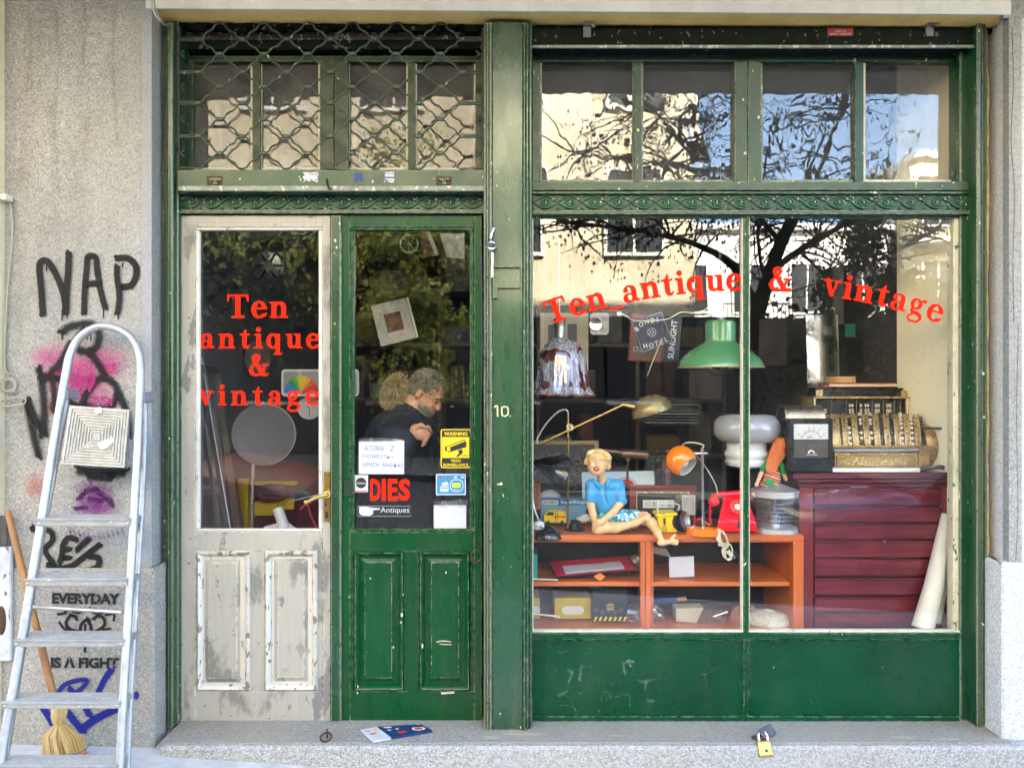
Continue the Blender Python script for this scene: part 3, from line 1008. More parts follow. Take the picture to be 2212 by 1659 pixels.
# transom windows
def transom(panes, fx0, fx1, top, bot, Yf, m, gm, mid, tag_):
    # outer frame
    P('transom_rail', [(fx0, top - 14, fx1, top - 1, Yf, .05)], m)
    P('transom_rail', [(fx0, bot + 1, fx1, bot + 18, Yf - (.0 if tag_ == 'L' else .02), .05)], m if tag_ == 'L' else SAGE)
    P('transom_stile', [(fx0, top - 1, panes[0][0] - 1, bot + 1, Yf, .05)], m)
    P('transom_stile', [(panes[-1][1] + 1, top - 1, fx1, bot + 1, Yf, .05)], m)
    # middle double stile
    c = (panes[1][1] + panes[2][0]) / 2
    P('transom_stile', [(panes[1][1] + 1, top - 1, c - .8, bot + 1, Yf - .006, .05)], mid)
    P('transom_stile', [(c + .8, top - 1, panes[2][0] - 1, bot + 1, Yf - .006, .05)], mid)
    P('glazing_bar', [(panes[0][1] + 1, top - 1, panes[1][0] - 1, bot + 1, Yf + .004, .045)], m)
    P('glazing_bar', [(panes[2][1] + 1, top - 1, panes[3][0] - 1, bot + 1, Yf + .004, .045)], m)
    for (a, b) in panes:
        mb = MB(); mb.pbox(a - 3, top - 4, b + 3, bot + 4, Yf + .028, .004, 0)
        mb.build('pane', gm, SF)
        mb = MB(); y = Yf + .02
        mb.pbox(a - 1.5, top - 2, a + 2.5, bot + 1, y, .008, 0); mb.pbox(b - 2.5, top - 2, b + 1.5, bot + 1, y, .008, 0)
        mb.pbox(a + 2.6, top - 2, b - 2.6, top + 2, y, .008, 0); mb.pbox(a + 2.6, bot - 3, b - 2.6, bot + 1, y, .008, 0)
        mb.build('putty', PUTTY if tag_ == 'L' or a > 1800 else LEDGE, SF)
OLIVE = mat('olive_green_paint', (.008, .028, .006), .4, col2=(.008, .022, .007), vs=7, var=.15, bump=.2, bs=30, edge=(.4, .42, .28), edge_amt=.5)
transom([(417, 544), (563, 690), (753, 880), (898, 1026)], 384, 1046, 135, 366, .075, OLIVE, GLASS_L, OLIVE, 'L')
transom([(1168, 1369), (1387, 1586), (1645, 1846), (1867, 2066)], 1150, 2100, 134, 392, .045, GREEND, GLASS_T, SAGE, 'R')
# a shaded backing behind the transoms so that the room reads as dark but deep (a real ceiling panel)
P('lower_rail', [(1150, 393, 2103, 411, -.012, .06)], SAGE, label='sage rail under the right transom')
# black strips standing in for the shade in the gaps, frieze boards
P('gap_shade_strip', [(384, 411, 1046, 421, .03, .05)], BLACKG)
P('gap_shade_strip', [(1150, 412, 2103, 420, .012, .05)], BLACKG)
P('frieze_board', [(384, 419, 1046, 456, .004, .05)], GREEND, label='board behind the left carved frieze')
P('frieze_board', [(1150, 418, 2103, 457, .004, .05)], GREEND, label='board behind the right carved frieze')
P('frieze_ledge', [(384, 453.5, 1046, 461, -.022, .05)], SAGE)
P('frieze_ledge', [(384, 416, 1046, 420, -.016, .05)], GREEND)
P('frieze_ledge', [(1150, 455, 2105, 463, -.024, .05)], SAGE)
P('frieze_ledge', [(1150, 413.5, 2105, 419, -.018, .05)], GREEND)
P('gap_shade_strip', [(384, 461.5, 1046, 466, .02, .05)], BLACKG)
P('gap_shade_strip', [(1150, 463.5, 2100, 471, .02, .05)], BLACKG)

# carved guilloche: one link = two crossing ribbons round a rosette
def link_tpl(w, h):
    mb = MB()
    for sgn in (1, -1):
        for off in (0, .0045):
            pts = []
            for i in range(11):
                t = i / 10
                hh = (h * .40 - off)
                pts.append((w * (t - .5), -.004 - .0030 * math.cos(PI * (2 * t)) * sgn, sgn * hh * math.sin(PI * t) * (1 if off == 0 else .82)))
            mb.tube(pts, .0036 if off == 0 else .0018, 6, cap=False)
    for i in range(8):
        a = 2 * PI * i / 8
        mb.ball((math.cos(a) * w * .15, -.002, math.sin(a) * h * .17), (w * .07, .003, h * .07), 6, 4)
    mb.ball((0, -.004, 0), (w * .07, .004, w * .07), 8, 5)
    for sz in (1, -1):
        mb.prism([(-w * .5 - .007, sz * h * .46), (-w * .5 + .007, sz * h * .46), (-w * .5, sz * h * .2)], -.004, .004)
    return mb
def frieze(px0, px1, py0, py1, n, Y, m):
    wpx = (px1 - px0) / n
    w = wpx * sc(Y); h = (py1 - py0) * sc(Y)
    tpl = link_tpl(w, h)
    me = bpy.data.meshes.new('carved_link')
    me.from_pydata(tpl.v, [], tpl.f); me.materials.append(m)
    me.polygons.foreach_set('use_smooth', [True] * len(me.polygons)); me.update()
    for i in range(n):
        p = W(px0 + wpx * (i + .5), (py0 + py1) / 2, Y)
        link_mesh('carved_link', me, SF, loc=p - ORG[SF.name])
CARV = mat('carved_green_paint', (.014, .075, .034), .2, col2=(.05, .11, .06), vs=20, var=.2, bump=.2, bs=60, chips=(.3, .33, .22), chip_lo=.66)
frieze(386, 1044, 421, 453, 14, .002, CARV)
frieze(1152, 2102, 420, 454, 18, .002, CARV)

# big window
P('window_head', [(1150, 466, 2074, 471, .010, .04)], GREEND)
mb = MB(); mb.pbox(1606.5, 470, 1617.5, 1367, -.006, .05, .003); mb.build('mullion', GREEN, SF)
P('putty', [(1602.5, 471, 1606.3, 1362, .004, .03)], PUTTY)
P('putty', [(1617.8, 471, 1620, 1362, .008, .02)], PUTTY)
P('putty', [(1150, 1361.5, 1606, 1367, .000, .03)], PUTTY)
P('putty', [(1618, 1361.5, 2074, 1367, .000, .03)], PUTTY)
P('window_stile', [(1149.5, 471, 1152, 1362, .0, .04)], PUTTY)
P('window_stile', [(2060, 471, 2074, 1362, .010, .05)], mat('cream_frame_paint', (.58, .52, .36), .6, vs=5, var=.2, chips=(.04, .10, .03), chip_lo=.67), label='cream board edge at the right of the big window')
mb = MB(); mb.pbox(1150, 469, 1605, 1364, .022, .005, 0); PL = mb.build('pane', GLASS_W, SF, label='left pane of the big window')
mb = MB(); mb.pbox(1618.5, 469, 2074, 1364, .022, .005, 0); PR_ = mb.build('pane', GLASS_W, SF, label='right pane of the big window')
P('sill_rail', [(1149.5, 1367.5, 2074, 1381, -.014, .06)], GREENK)
P('kick_panel', [(1149.5, 1381.5, 1606, 1546, .004, .03)], GREENK, label='left green kick panel under the window')
P('kick_panel', [(1618.2, 1381.5, 2074, 1546, .004, .03)], GREENK, label='right green kick panel under the window')
P('kick_strip', [(1606.6, 1381.5, 1617.6, 1546, -.006, .03)], GREENK)
mb = MB(); mb.box(xat(1149.5, -.012), -.012, DZ + .004, xat(2074, -.012), .04, zat(1546.5, -.012), .003); mb.build('base_rail', GREENK, SF)
# chalky scratches on the kick panels
SCR = mat_spray('pale_scratch', (.16, .26, .14), .5, .32, 260)
SCW = mat_spray('chalk_smear', (.30, .38, .32), .6, .15, 120)
mb = MB()
c8 = lambda x, y: ((1800 + x / 1.7015) / 1.7527, (2350 + y / 1.7015) / 1.7527)
for pts in ([(475, 140), (490, 175), (545, 200), (600, 192)], [(545, 200), (550, 240)], [(705, 182), (740, 178), (752, 205), (712, 212)], [(455, 265), (470, 312)],
            [(705, 290), (740, 298), (755, 280)], [(765, 335), (795, 375), (790, 455)], [(865, 390), (880, 415), (905, 385), (935, 388)], [(1020, 380), (1065, 378)],
            [(1490, 235), (1498, 290)], [(1455, 335), (1480, 345), (1545, 310), (1575, 298)], [(1478, 345), (1492, 430)], [(810, 465), (850, 455), (885, 475), (850, 480)],
            [(812, 475), (812, 520)], [(835, 475), (852, 512), (868, 480), (882, 515)], [(900, 490), (935, 482)], [(955, 475), (992, 480), (994, 560)], [(540, 545), (590, 545), (655, 578)],
            [(655, 450), (690, 480)], [(660, 470), (685, 462)], [(1270, 550), (1285, 600)], [(800, 560), (785, 610)], [(2160, 500), (2175, 545)], [(905, 520), (880, 545)], [(610, 520), (640, 560)]):
    stroke(mb, pts, 2.2, .003, c8, 3)
mb.build('scratches', SCR, SF, kind='stuff')
mb = MB()
for pts in ([(600, 320), (625, 330), (600, 390)], [(685, 290), (670, 380)], [(1020, 262), (960, 270), (960, 335)], [(985, 255), (1000, 290)], [(1060, 395), (1140, 380)], [(1100, 395), (1095, 435)], [(540, 480), (590, 455)], [(1110, 512), (1150, 518)]):
    stroke(mb, pts, 12, .0035, c8, 3)
mb.build('chalk_smear', SCW, SF, kind='stuff')

# lettering on the big window
cxa, cya, ra = 1613.0, 627.0 + 1258, 1258.0
def arc_place(a_start, track):
    def f(i, adv, w):
        th = a_start + (adv + w * .5 + i * track) / ra
        an = -th
        # centre of the letter on the arc, then back half its width
        mx = cxa + ra * math.sin(th); my = cya - ra * math.cos(th)
        return mx - math.cos(an) * w * .5, my + math.sin(an) * w * .5, an
    return f
serif_word('lettering', 'Ten_antique', arc_place(-.347, 2.2), 71, .0205, RED, PL, label='red serif words Ten_antique on an arc')
serif_word('lettering', '&', arc_place(.036, 0), 72, .0205, RED, PR_, label='red ampersand')
serif_word('lettering', 'vintage', arc_place(.130, 3.6), 72, .0205, RED, PR_, label='red serif word vintage on an arc')

# stickers and fittings on the frame
mb = MB(); mb.pbox(1788, 61, 1843, 78, -.048, .0012, 0)
s_ = mb.build('phone_sticker', flat('dark_red_sticker', (.30, .02, .02), .5), None); tag(s_, 'small dark red sticker with white phone number on the black green beam', 'sticker'); 
txt('print', 'ΓΙΩΡΓΟΣ', 1816, 68, 4.2, -.0488, PAPER, s_, 24); txt('print', '6977 152777', 1816, 74.5, 4.6, -.0488, PAPER, s_, 46)
def clip(px, py, flip, lab):
    t = thing('metal_clip', lab, 'clip', W(px, py, -.05), 'steel clips under the soffit')
    mb = MB(); a = W(px, py, -.05)
    mb.box(a.x - .016, -.062, a.z - .03, a.x + .016, -.055, a.z + .014, .001); mb.box(a.x - .016, -.075, a.z + .014, a.x + .016, -.047, a.z + .02, .001)
    mb.box(a.x + flip * .016, -.075, a.z + .006, a.x + flip * .034, -.066, a.z + .02, .002)
    mb.build('bracket_plate', flat('dull_clip', (.14, .14, .13), .6), t)
clip(1268, 68, 1, 'bent steel clip under the soffit above the first transom pane')
clip(2006, 66, 1, 'bent steel clip under the soffit above the last transom pane')
mb = MB(); mb.pbox(1066, 577, 1124, 623, -.106, .012, .002); mb.pbox(1066, 573, 1124, 578, -.125, .035, .002); mb.pbox(1064, 600, 1075, 645, -.112, .008, .002)
o = mb.build('bracket_box', GREENP, None); tag(o, 'green painted metal bracket plate screwed to the middle pillar', 'bracket')
# hook with ring at the top of the pillar, long rod with a ring
HK = thing('shutter_hook', 'steel eye hook hanging from the top of the pillar edge', 'hook', W(1063, 500, -.11))
mb = MB(); mb.tube(smoothpath([W(1067, 493, -.118), W(1062, 505, -.122), W(1060, 516, -.122)], 4), .006, 8)
mb.tube([W(1062 + 8.5 * math.cos(a), 531 + 7.5 * math.sin(a), -.125 - .01 * math.sin(a)) for a in [i * PI / 10 for i in range(20)]], .0055, 8, closed=True)
mb.build('eye_hook', STEEL, HK); mb = MB(); mb.pbox(1061, 545, 1066, 600, -.117, .006, .001); mb.build('strap', STEEL, HK)
RD = thing('hook_rod', 'long thin iron rod with a ring hanging between green door and pillar', 'rod', W(1030, 1200, -.03))
mb = MB(); mb.tube(smoothpath([W(1040, 545, -.1), W(1041, 760, -.1), W(1039, 900, -.09), W(1036, 1080, -.07), W(1028, 1185, -.05)], 6), .0028, 6)
mb.build('rod', BLACK, RD); mb = MB(); mb.tube([W(1029 + 11.5 * math.cos(a), 1201 + 12.5 * math.sin(a), -.05) for a in [i * PI / 12 for i in range(24)]], .0036, 8, closed=True)
mb.build('ring', RUST, RD)
# number 10 on the pillar
mb = MB()
for pts in ([(1068, 880), (1074, 876), (1075, 899)], [(1084, 880), (1096, 879), (1097, 896), (1085, 898), (1084, 880)], [(1102, 899)]):
    stroke(mb, pts, 4.5, -.0912, None, 2)
mb.build('house_number', mat_spray('cream_brush_paint', (.70, .62, .36), .35, 1, 200), SF, label='hand painted 10.')
# peeled patches on the pillar
mb = MB()
for x, y, r_ in ((1082, 1045, 5), (1076, 1046, 3)):
    spraydot(mb, x, y, r_, r_ * .9, -.0912, 12)
mb.build('paint_loss', MATS['cream_brush_paint'], SF)

# shutter rail on the left, with stickers
SR = thing('security_grille', 'expanding steel lattice grille with sage green bottom rail over the left transom', 'grille', W(712, 412, -.05))
mb = MB(); mb.pbox(384.5, 367.5, 1046, 403, -.058, .012, .002); mb.build('bottom_rail', SAGE, SR)
mb = MB(); mb.pbox(384.5, 402, 1046, 412.5, -.075, .03, .002); mb.build('rail_flange', LEDGE, SR)
for px in (464, 959):
    mb = MB(); mb.pbox(px - 17, 381, px + 17, 400, -.0595, .002, .0005); mb.build('latch_plate', RUST, SR)
    mb = MB(); mb.pbox(px - 13, 385, px + 13, 390, -.066, .008, .001); mb.pbox(px - 3, 388, px + 4, 398, -.066, .007, .001); mb.build('latch', SAGE, SR)
mb = MB(); mb.tube(smoothpath([W(706, 387, -.064), W(707, 398, -.075), W(712, 408, -.078), W(718, 409, -.07)], 4), .004, 8); mb.build('pull_hook', BLACK, SR)
def tornsticker(px0, py0, px1, py1, Y, lab, seed, lines, col=PAPER):
    r = random.Random(seed); mb = MB(); pts = []
    n = 7
    for i in range(n): pts.append((px0 + (px1 - px0) * i / n, py0 + r.uniform(0, 1.5)))
    for i in range(n): pts.append((px1 - r.uniform(0, 4), py0 + (py1 - py0) * i / n))
    for i in range(n): pts.append((px1 - (px1 - px0) * i / n, py1 - r.uniform(0, 7)))
    for i in range(n): pts.append((px0 + r.uniform(0, 7), py1 - (py1 - py0) * i / n))
    mb.pprism(pts, Y, .0008)
    o = mb.build('torn_sticker', col, None); tag(o, lab, 'sticker')
    for (s, x, y, h, w, mm) in lines: txt('print', s, x, y, h, Y - .0006, mm, o, w)
    return o
BLUEP = flat('blue_print', (.012, .05, .20), .6)
tornsticker(653, 372, 689, 396, -.0592, 'torn white and blue sticker left of the pull hook on the shutter rail', 3, [('ΠΡΟΛΑΔ', 676, 376, 5, 20, BLUEP), ('- - -', 672, 389, 2, 26, BLUEP)])
tornsticker(828, 371, 853, 396, -.0592, 'torn white sticker with blue bar on the right half of the shutter rail', 8, [('ΕΠΙΣΚ', 840, 375, 5, 20, BLUEP), ('—', 840, 384, 3, 24, BLUEP), ('ΚΛΕΙΔ', 838, 390, 3, 16, BLUEP)])
tornsticker(763, 374, 785, 395, -.0592, 'scrap of a blue sticker between the two white stickers on the shutter rail', 15, [], BLUEP)
# lattice
gy = [-8, 86 - 57.5 + 0, 86, 117.5, 157, 188.5, 223.5, 258, 295, 331.5, 366]
gy = [50, 86, 117.5, 157, 188.5, 223.5, 258, 295, 331.5, 366]
GRM = mat('grille_paint', (.018, .034, .018), .5, .1, col2=(.045, .06, .035), vs=40, var=.2, chips=(.4, .36, .24), chip_lo=.68)
YG = -.045
evenx = [474.6 + 95.3 * n for n in range(-1, 6)]; oddx = [523.3 + 95.3 * n for n in range(-2, 6)]
def touch(row):  # x places where row's clips sit; row 0 is above the view
    return oddx if row % 2 == 1 else evenx
for i in range(len(gy) - 1):
    pts = []
    ev = sorted([(x, 0) for x in touch(i)] + [(x, 1) for x in touch(i + 1)])
    rw = random.Random(i)
    for x, k in ev:
        if x < 392 or x > 1040: continue
        y = gy[i] + 2.2 if k == 0 else gy[i + 1] - 2.2
        pts += [(x - 8, y), (x + 8, y)]
    x0, x1 = pts[0], pts[-1]
    yl = gy[i] + 3 if (x0[1] - gy[i]) < (gy[i + 1] - x0[1]) else gy[i + 1] - 3
    pts = [(386, x0[1])] + pts if x0[0] > 395 else pts
    if pts[-1][0] < 1030: pts.append((1042, pts[-1][1]))
    P3 = [W(x, y + rw.uniform(-1, 1), YG + rw.uniform(-.002, .002)) for x, y in pts]
    # little kinks of the wire: subdivide straight runs and let the curve soften them
    Q = []
    for a, b in zip(P3[:-1], P3[1:]):
        Q.append(a)
        if (b - a).length > .04:
            Q.append(a.lerp(b, .30) + Vector((0, 0, (b.z - a.z) * .10))); Q.append(a.lerp(b, .70) - Vector((0, 0, (b.z - a.z) * .10)))
    Q.append(P3[-1])
    mb = MB(); mb.tube(smoothpath(Q, 3), .0042, 7); mb.build('wire', GRM, SR, smooth=True)
mb = MB(); mb.box(-.0135, -.008, -.0075, .0135, .008, .0075, .002)
cm = bpy.data.meshes.new('clip'); cm.from_pydata(mb.v, [], mb.f); cm.materials.append(GRM)
for i in range(1, len(gy) - 1):
    for x in touch(i):
        if 392 < x < 1040:
            link_mesh('clip', cm, SR, loc=W(x, gy[i], YG) - ORG[SR.name])
for sx, px in ((1, 385), (-1, 1041)):
    for i in range(2, len(gy) - 1):
        if i % 2: continue
        mb = MB(); y = gy[i]
        mb.tube([W(px, y, YG), W(px + sx * 5, y, YG), W(px + sx * 13, y - 7, YG)], .004, 6); mb.tube([W(px + sx * 5, y, YG), W(px + sx * 14, y + 8, YG)], .004, 6)
        mb.build('wire_end', GRM, SR)
mb = MB(); mb.pbox(384.6, 62, 387.5, 367, YG - .006, .02, .001); mb.pbox(1040, 62, 1045, 367, YG - .006, .02, .001); mb.build('side_channel', mat('dark_channel', (.02, .025, .02), .6), SR)

# ------------------------------------------------------------------ door leaves
def raised_panel(parent, x0, y0, x1, y1, r0, r1, ry0, ry1, Y, mold, border, field):
    # moulding: four bars, mitred prisms
    w = 12
    for k, pts in enumerate(([(x0, y0), (x1, y0), (x1 - w, y0 + w), (x0 + w, y0 + w)], [(x0, y1), (x1, y1), (x1 - w, y1 - w), (x0 + w, y1 - w)],
                             [(x0, y0 + .3), (x0 + w, y0 + w + .3), (x0 + w, y1 - w - .3), (x0, y1 - .3)], [(x1, y0 + .3), (x1 - w, y0 + w + .3), (x1 - w, y1 - w - .3), (x1, y1 - .3)])):
        mb = MB()
        o = [W(a, b, Y - .006) for a, b in pts]
        cen = sum(o, Vector()) / 4
        f = [Vector((p.x, Y - .006, p.z)) for p in o]
        # rounded top: outer edge low, ridge, inner edge low
        if k < 2: outer, inner = (f[0], f[1]), (f[3], f[2])
        else: outer, inner = (f[0], f[3]), (f[1], f[2])
        rows = []
        for t, dy in ((0, .010), (.02, .001), (.3, -.007), (.55, -.004), (.7, .0), (1, .014)):
            rows.append([outer[0].lerp(inner[0], t) + Vector((0, dy, 0)), outer[1].lerp(inner[1], t) + Vector((0, dy, 0))])
        vs = [p for r in rows for p in r]
        mb.add(vs, [(2 * i, 2 * i + 1, 2 * i + 3, 2 * i + 2) for i in range(len(rows) - 1)])
        mb.build('moulding', mold, parent, smooth=True)
    mb = MB(); mb.pbox(x0 + 4, y0 + 4, x1 - 4, y1 - 4, Y + .013, .01, 0); pn = mb.build('panel', border, parent)
    mb = MB()
    a = W(r0, ry0, Y + .002); b = W(r1, ry1, Y + .002); c = W(r0 - 8, ry0 - 8, Y + .0125); d = W(r1 + 8, ry1 + 8, Y + .0125)
    vs = [(a.x, a.y, a.z), (b.x, a.y, a.z), (b.x, a.y, b.z), (a.x, a.y, b.z), (a.x, a.y + .004, a.z), (b.x, a.y + .004, a.z), (b.x, a.y + .004, b.z), (a.x, a.y + .004, b.z), (c.x, c.y, c.z), (d.x, c.y, c.z), (d.x, c.y, d.z), (c.x, c.y, d.z)]
    mb.add(vs, [(3, 2, 1, 0), (0, 1, 5, 4), (1, 2, 6, 5), (2, 3, 7, 6), (3, 0, 4, 7), (4, 5, 9, 8), (5, 6, 10, 9), (6, 7, 11, 10), (7, 4, 8, 11)])
    o = mb.build('raised_field', field, pn)

def bead(parent, x0, y0, x1, y1, Y, m, w=9):
    for r in ((x0, y0, x1, y0 + w * .7), (x0, y1 - w * .7, x1, y1), (x0, y0 + w * .7 + .2, x0 + w, y1 - w * .7 - .2), (x1 - w, y0 + w * .7 + .2, x1, y1 - w * .7 - .2)):
        mb = MB(); mb.pbox(r[0], r[1], r[2], r[3], Y, .02, .004); mb.build('glazing_bead', m, parent)

LD = thing('grey_door', 'stripped grey wooden door leaf with white panels and red shop lettering on its glass', 'door', W(551, 1557, 0))
RDR = thing('green_door', 'glossy green door leaf with stickers on its glass, standing slightly ahead of the grey one', 'door', W(877, 1557, 0))
def leaf(dr, x0, x1, gx0, gx1, m, glassm, panels, bm, Y=0.0):
    def pp(name, a, b, c, d, y=Y, dep=.04, mm=m):
        mb = MB(); mb.pbox(a, b, c, d, y, dep, .002); return mb.build(name, mm, dr)
    pp('stile', x0, 466, gx0 - 8, 1557); pp('stile', gx1 + 8, 466, x1, 1557)
    pp('rail', gx0 - 7.8, 466, gx1 + 7.8, 491, Y + .001)
    pp('rail', gx0 - 7.8, 1149, gx1 + 7.8, 1190, Y + .001)
    pp('rail', gx0 - 7.8, 1492, gx1 + 7.8, 1556.5, Y + .001)
    pp('muntin', panels[0][1] + .3, 1190.3, panels[1][0] - .3, 1491.7, Y + .002)
    if panels[0][0] - (gx0 - 8) > 1: pp('stile_strip', gx0 - 7.8, 1190.3, panels[0][0] - .3, 1491.7, Y + .002)
    if (gx1 + 8) - panels[1][1] > 1: pp('stile_strip', panels[1][1] + .3, 1190.3, gx1 + 7.8, 1491.7, Y + .002)
    bead(dr, gx0 - 8, 491.3, gx1 + 8, 1148.7, Y + .004, bm)
    mb = MB(); mb.pbox(gx0 - 3, 494, gx1 + 3, 1146, Y + .022, .004, 0); g = mb.build('pane', glassm, dr)
    return g
gl = leaf(LD, 387.5, 713.5, 430, 689, GREYD, GLASS_D, [(425, 539), (572, 685)], WHITEI)
gr = leaf(RDR, 736, 1041, 764, 1016, GREEN, GLASS_D, [(764, 873), (905, 1016)], GREEN)
raised_panel(LD, 425, 1190.3, 539, 1491.7, 451, 511, 1216, 1465, 0.0, WHITEP, WHITEI, GREYD)
raised_panel(LD, 572, 1190.3, 685, 1491.7, 600, 657, 1214, 1463, 0.0, WHITEP, WHITEI, GREYD)
raised_panel(RDR, 764, 1190.3, 873, 1491.7, 788, 846, 1215, 1464, 0.0, GREEN, GREEN, GREEN)
raised_panel(RDR, 905, 1190.3, 1016, 1491.7, 932, 991, 1215, 1464, 0.0, GREEN, GREEN, GREEN)
mb = MB(); mb.pbox(714.2, 466, 735.6, 1559, -.018, .05, .003); mb.build('cover_strip', GREENW, RDR)
mb = MB(); mb.pbox(734, 500, 737.5, 1556, -.012, .02, .001); mb.build('strip_edge', GREENW, RDR)
P('threshold_shadow_board', [(386, 1557.5, 1042, 1562, .03, .03)], BLACKG)  # black strip standing in for the shadow under the doors
# lettering on the grey door
def line_place(x0, y, track):
    return lambda i, adv, w: (x0 + adv + i * track, y, 0)
def fit(word, x0, x1, em):
    tot = sum(GL[c][0] for c in word) * em
    return (x1 - x0 - tot) / max(1, len(word) - 1)
for word, x0, x1, y, em in (('Ten', 489, 623, 686, 69), ('antique', 431, 693, 752, 63), ('&', 536, 590, 812, 64), ('vintage', 429, 691, 875, 62)):
    serif_word('lettering', word, line_place(x0, y, fit(word, x0, x1, em)), em, .0205, RED, gl, label='red serif word ' + ('ampersand' if word == '&' else word))
# handle
mb = MB(); mb.pbox(699, 1019, 714, 1128, -.006, .008, .003); mb.build('lock_plate', BRASS, LD)
mb = MB(); mb.pbox(703, 1105, 708, 1119, -.0075, .003, 0); mb.build('keyhole', BLK, LD)
mb = MB(); mb.tube(smoothpath([W(706, 1068, -.006), W(705, 1068, -.055), W(694, 1072, -.06), W(676, 1078, -.06), W(662, 1086, -.055), W(660, 1081, -.052)], 5), [.009] * 3 + [.008] * 23, 10); mb.build('lever_handle', BRASS, LD, smooth=True)
mb = MB(); mb.tube([W(706, 1068, -.012), W(706, 1068, -.02)], .015, 14); mb.build('handle_rose', BRASS, LD)
mb = MB(); mb.pbox(742, 1036, 760, 1072, -.004, .006, .002); mb.build('dark_latch_patch', flat('dark_patch', (.01, .03, .015), .4), RDR)

# ------------------------------------------------------------------ notices on the green door
YS = .0205
def sheet(name, lab, cat, px0, py0, px1, py1, m, Y=YS, dep=.0006, rot=0):
    mb = MB()
    cx, cy = (px0 + px1) / 2, (py0 + py1) / 2
    pts = [(px0, py0), (px1, py0), (px1, py1), (px0, py1)]
    if rot:
        pts = [(cx + (x - cx) * math.cos(rot) - (y - cy) * math.sin(rot), cy + (x - cx) * math.sin(rot) + (y - cy) * math.cos(rot)) for x, y in pts]
    mb.pprism(pts, Y, dep)
    o = mb.build(name, m, None); tag(o, lab, cat); return o
TAPE = mat_glass('clear_tape', 2.5, .03, .10, .004, 60, (.6, .6, .6))
no = sheet('mask_notice', 'white handwritten Greek notice about masks taped inside the green door glass', 'notice', 775, 953, 873, 1024, PAPER)
for s, x, y, h, w in (('ΑΤΟΜΑ', 808, 968, 11, 42), ('2', 846, 968, 12, 9), ('ΥΠΟΧΡΕΩΤΙΚΗ', 815, 986, 7.5, 68), ('ΧΡΗΣΗ  ΜΑΣΚΑΣ', 827, 1004, 8, 90)):
    txt('writing', s, x, y, h, YS - .0005, INK, no, w, rot=-.02, shear=.15, bold=-.008)
YEL = flat('warning_yellow', (.80, .56, .01), .45)
wa = None
mb = MB(); r = 4
def rrect(px0, py0, px1, py1, r, n=5):
    P_ = []
    for cx, cy, a0 in ((px1 - r, py0 + r, -PI / 2), (px1 - r, py1 - r, 0), (px0 + r, py1 - r, PI / 2), (px0 + r, py0 + r, PI)):
        for i in range(n + 1):
            a = a0 + PI / 2 * i / n
            P_.append((cx + r * math.cos(a), cy + r * math.sin(a)))
    return P_
def rsheet(name, lab, cat, px0, py0, px1, py1, r, m, Y=YS, dep=.0006, parent=None):
    mb = MB(); mb.pprism(rrect(px0, py0, px1, py1, r), Y, dep); o = mb.build(name, m, parent)
    if parent is None: tag(o, lab, cat)
    return o
wa = rsheet('surveillance_sign', 'yellow and black video surveillance warning sticker on the green door glass', 'sticker', 952, 927, 1017, 1011, 5, YEL)
rsheet('print', '', '', 954, 929, 1015, 1009, 4, BLK, YS - .0004, .0003, wa)
rsheet('print', '', '', 955.5, 944, 1013.5, 989, 1, YEL, YS - .0008, .0003, wa)
rsheet('print', '', '', 955.2, 930.2, 1013.8, 943, 3, BLK, YS - .0008, .0003, wa)
txt('print', 'WARNING', 984.5, 937, 8.5, YS - .0012, YEL, wa, 50, bold=.02)
txt('print', 'VIDEO', 984.5, 995, 6, YS - .0012, YEL, wa, 22, bold=.02); txt('print', 'SURVEILLANCE', 984.5, 1004, 6, YS - .0012, YEL, wa, 54, bold=.02)
txt('print', '24H', 1004, 984, 5, YS - .0012, BLK, wa, 13)
mb = MB(); mb.pprism([(961, 965), (1003, 949), (1008, 957), (1007, 966), (970, 977), (961, 973)], YS - .0012, .0003)
mb.pprism([(988, 973), (998, 970), (1000, 978), (991, 986), (984, 987), (992, 978)], YS - .0012, .0003); mb.build('camera_print', BLK, wa)
mb = MB(); mb.pprism([(965, 965.5), (1003, 951.5), (1004, 953.5), (966, 968)], YS - .0016, .0002); mb.pprism([(969 + 4 * math.cos(a), 970.5 + 4 * math.sin(a)) for a in [i * PI / 8 for i in range(16)]], YS - .0016, .0002); mb.build('camera_print', YEL, wa)
CY = flat('sticker_blue', (.02, .22, .42), .5)
bs_ = rsheet('payment_sticker', 'small blue card payment sticker under the warning sticker', 'sticker', 942, 1024, 1006, 1069, 1.5, flat('sticker_white', (.75, .76, .78), .5))
rsheet('print', '', '', 943.5, 1025.5, 1004.5, 1067.5, 1, CY, YS - .0004, .0003, bs_)
rsheet('print', '', '', 972, 1035, 1001, 1062, 11, PAPER, YS - .0008, .0003, bs_); rsheet('print', '', '', 974, 1037, 999, 1060, 9.5, CY, YS - .0011, .0002, bs_)
rsheet('print', '', '', 977, 1043, 995, 1053, 1.5, flat('lime', (.55, .65, .02), .5), YS - .0014, .0002, bs_)
txt('print', 'i-bank', 986, 1048, 4, YS - .0018, BLK, bs_, 15); txt('print', 'POS', 986, 1057.5, 3.5, YS - .0015, PAPER, bs_, 10)
rsheet('print', '', '', 951, 1050, 969, 1062, 1.5, PAPER, YS - .0008, .0003, bs_); rsheet('print', '', '', 952.5, 1053, 967.5, 1055, .3, CY, YS - .0012, .0002, bs_)
mb = MB(); mb.pprism([(953, 1044), (966, 1040), (970, 1048), (957, 1049)], YS - .0008, .0002); mb.build('print', PAPER, bs_)
for x, mm in ((951, RED), (968, RED), (984, PAPER), (999, PAPER)):
    rsheet('print', '', '', x - 3.5, 1029, x + 3.5, 1032.5, .8, mm, YS - .0008, .0002, bs_)
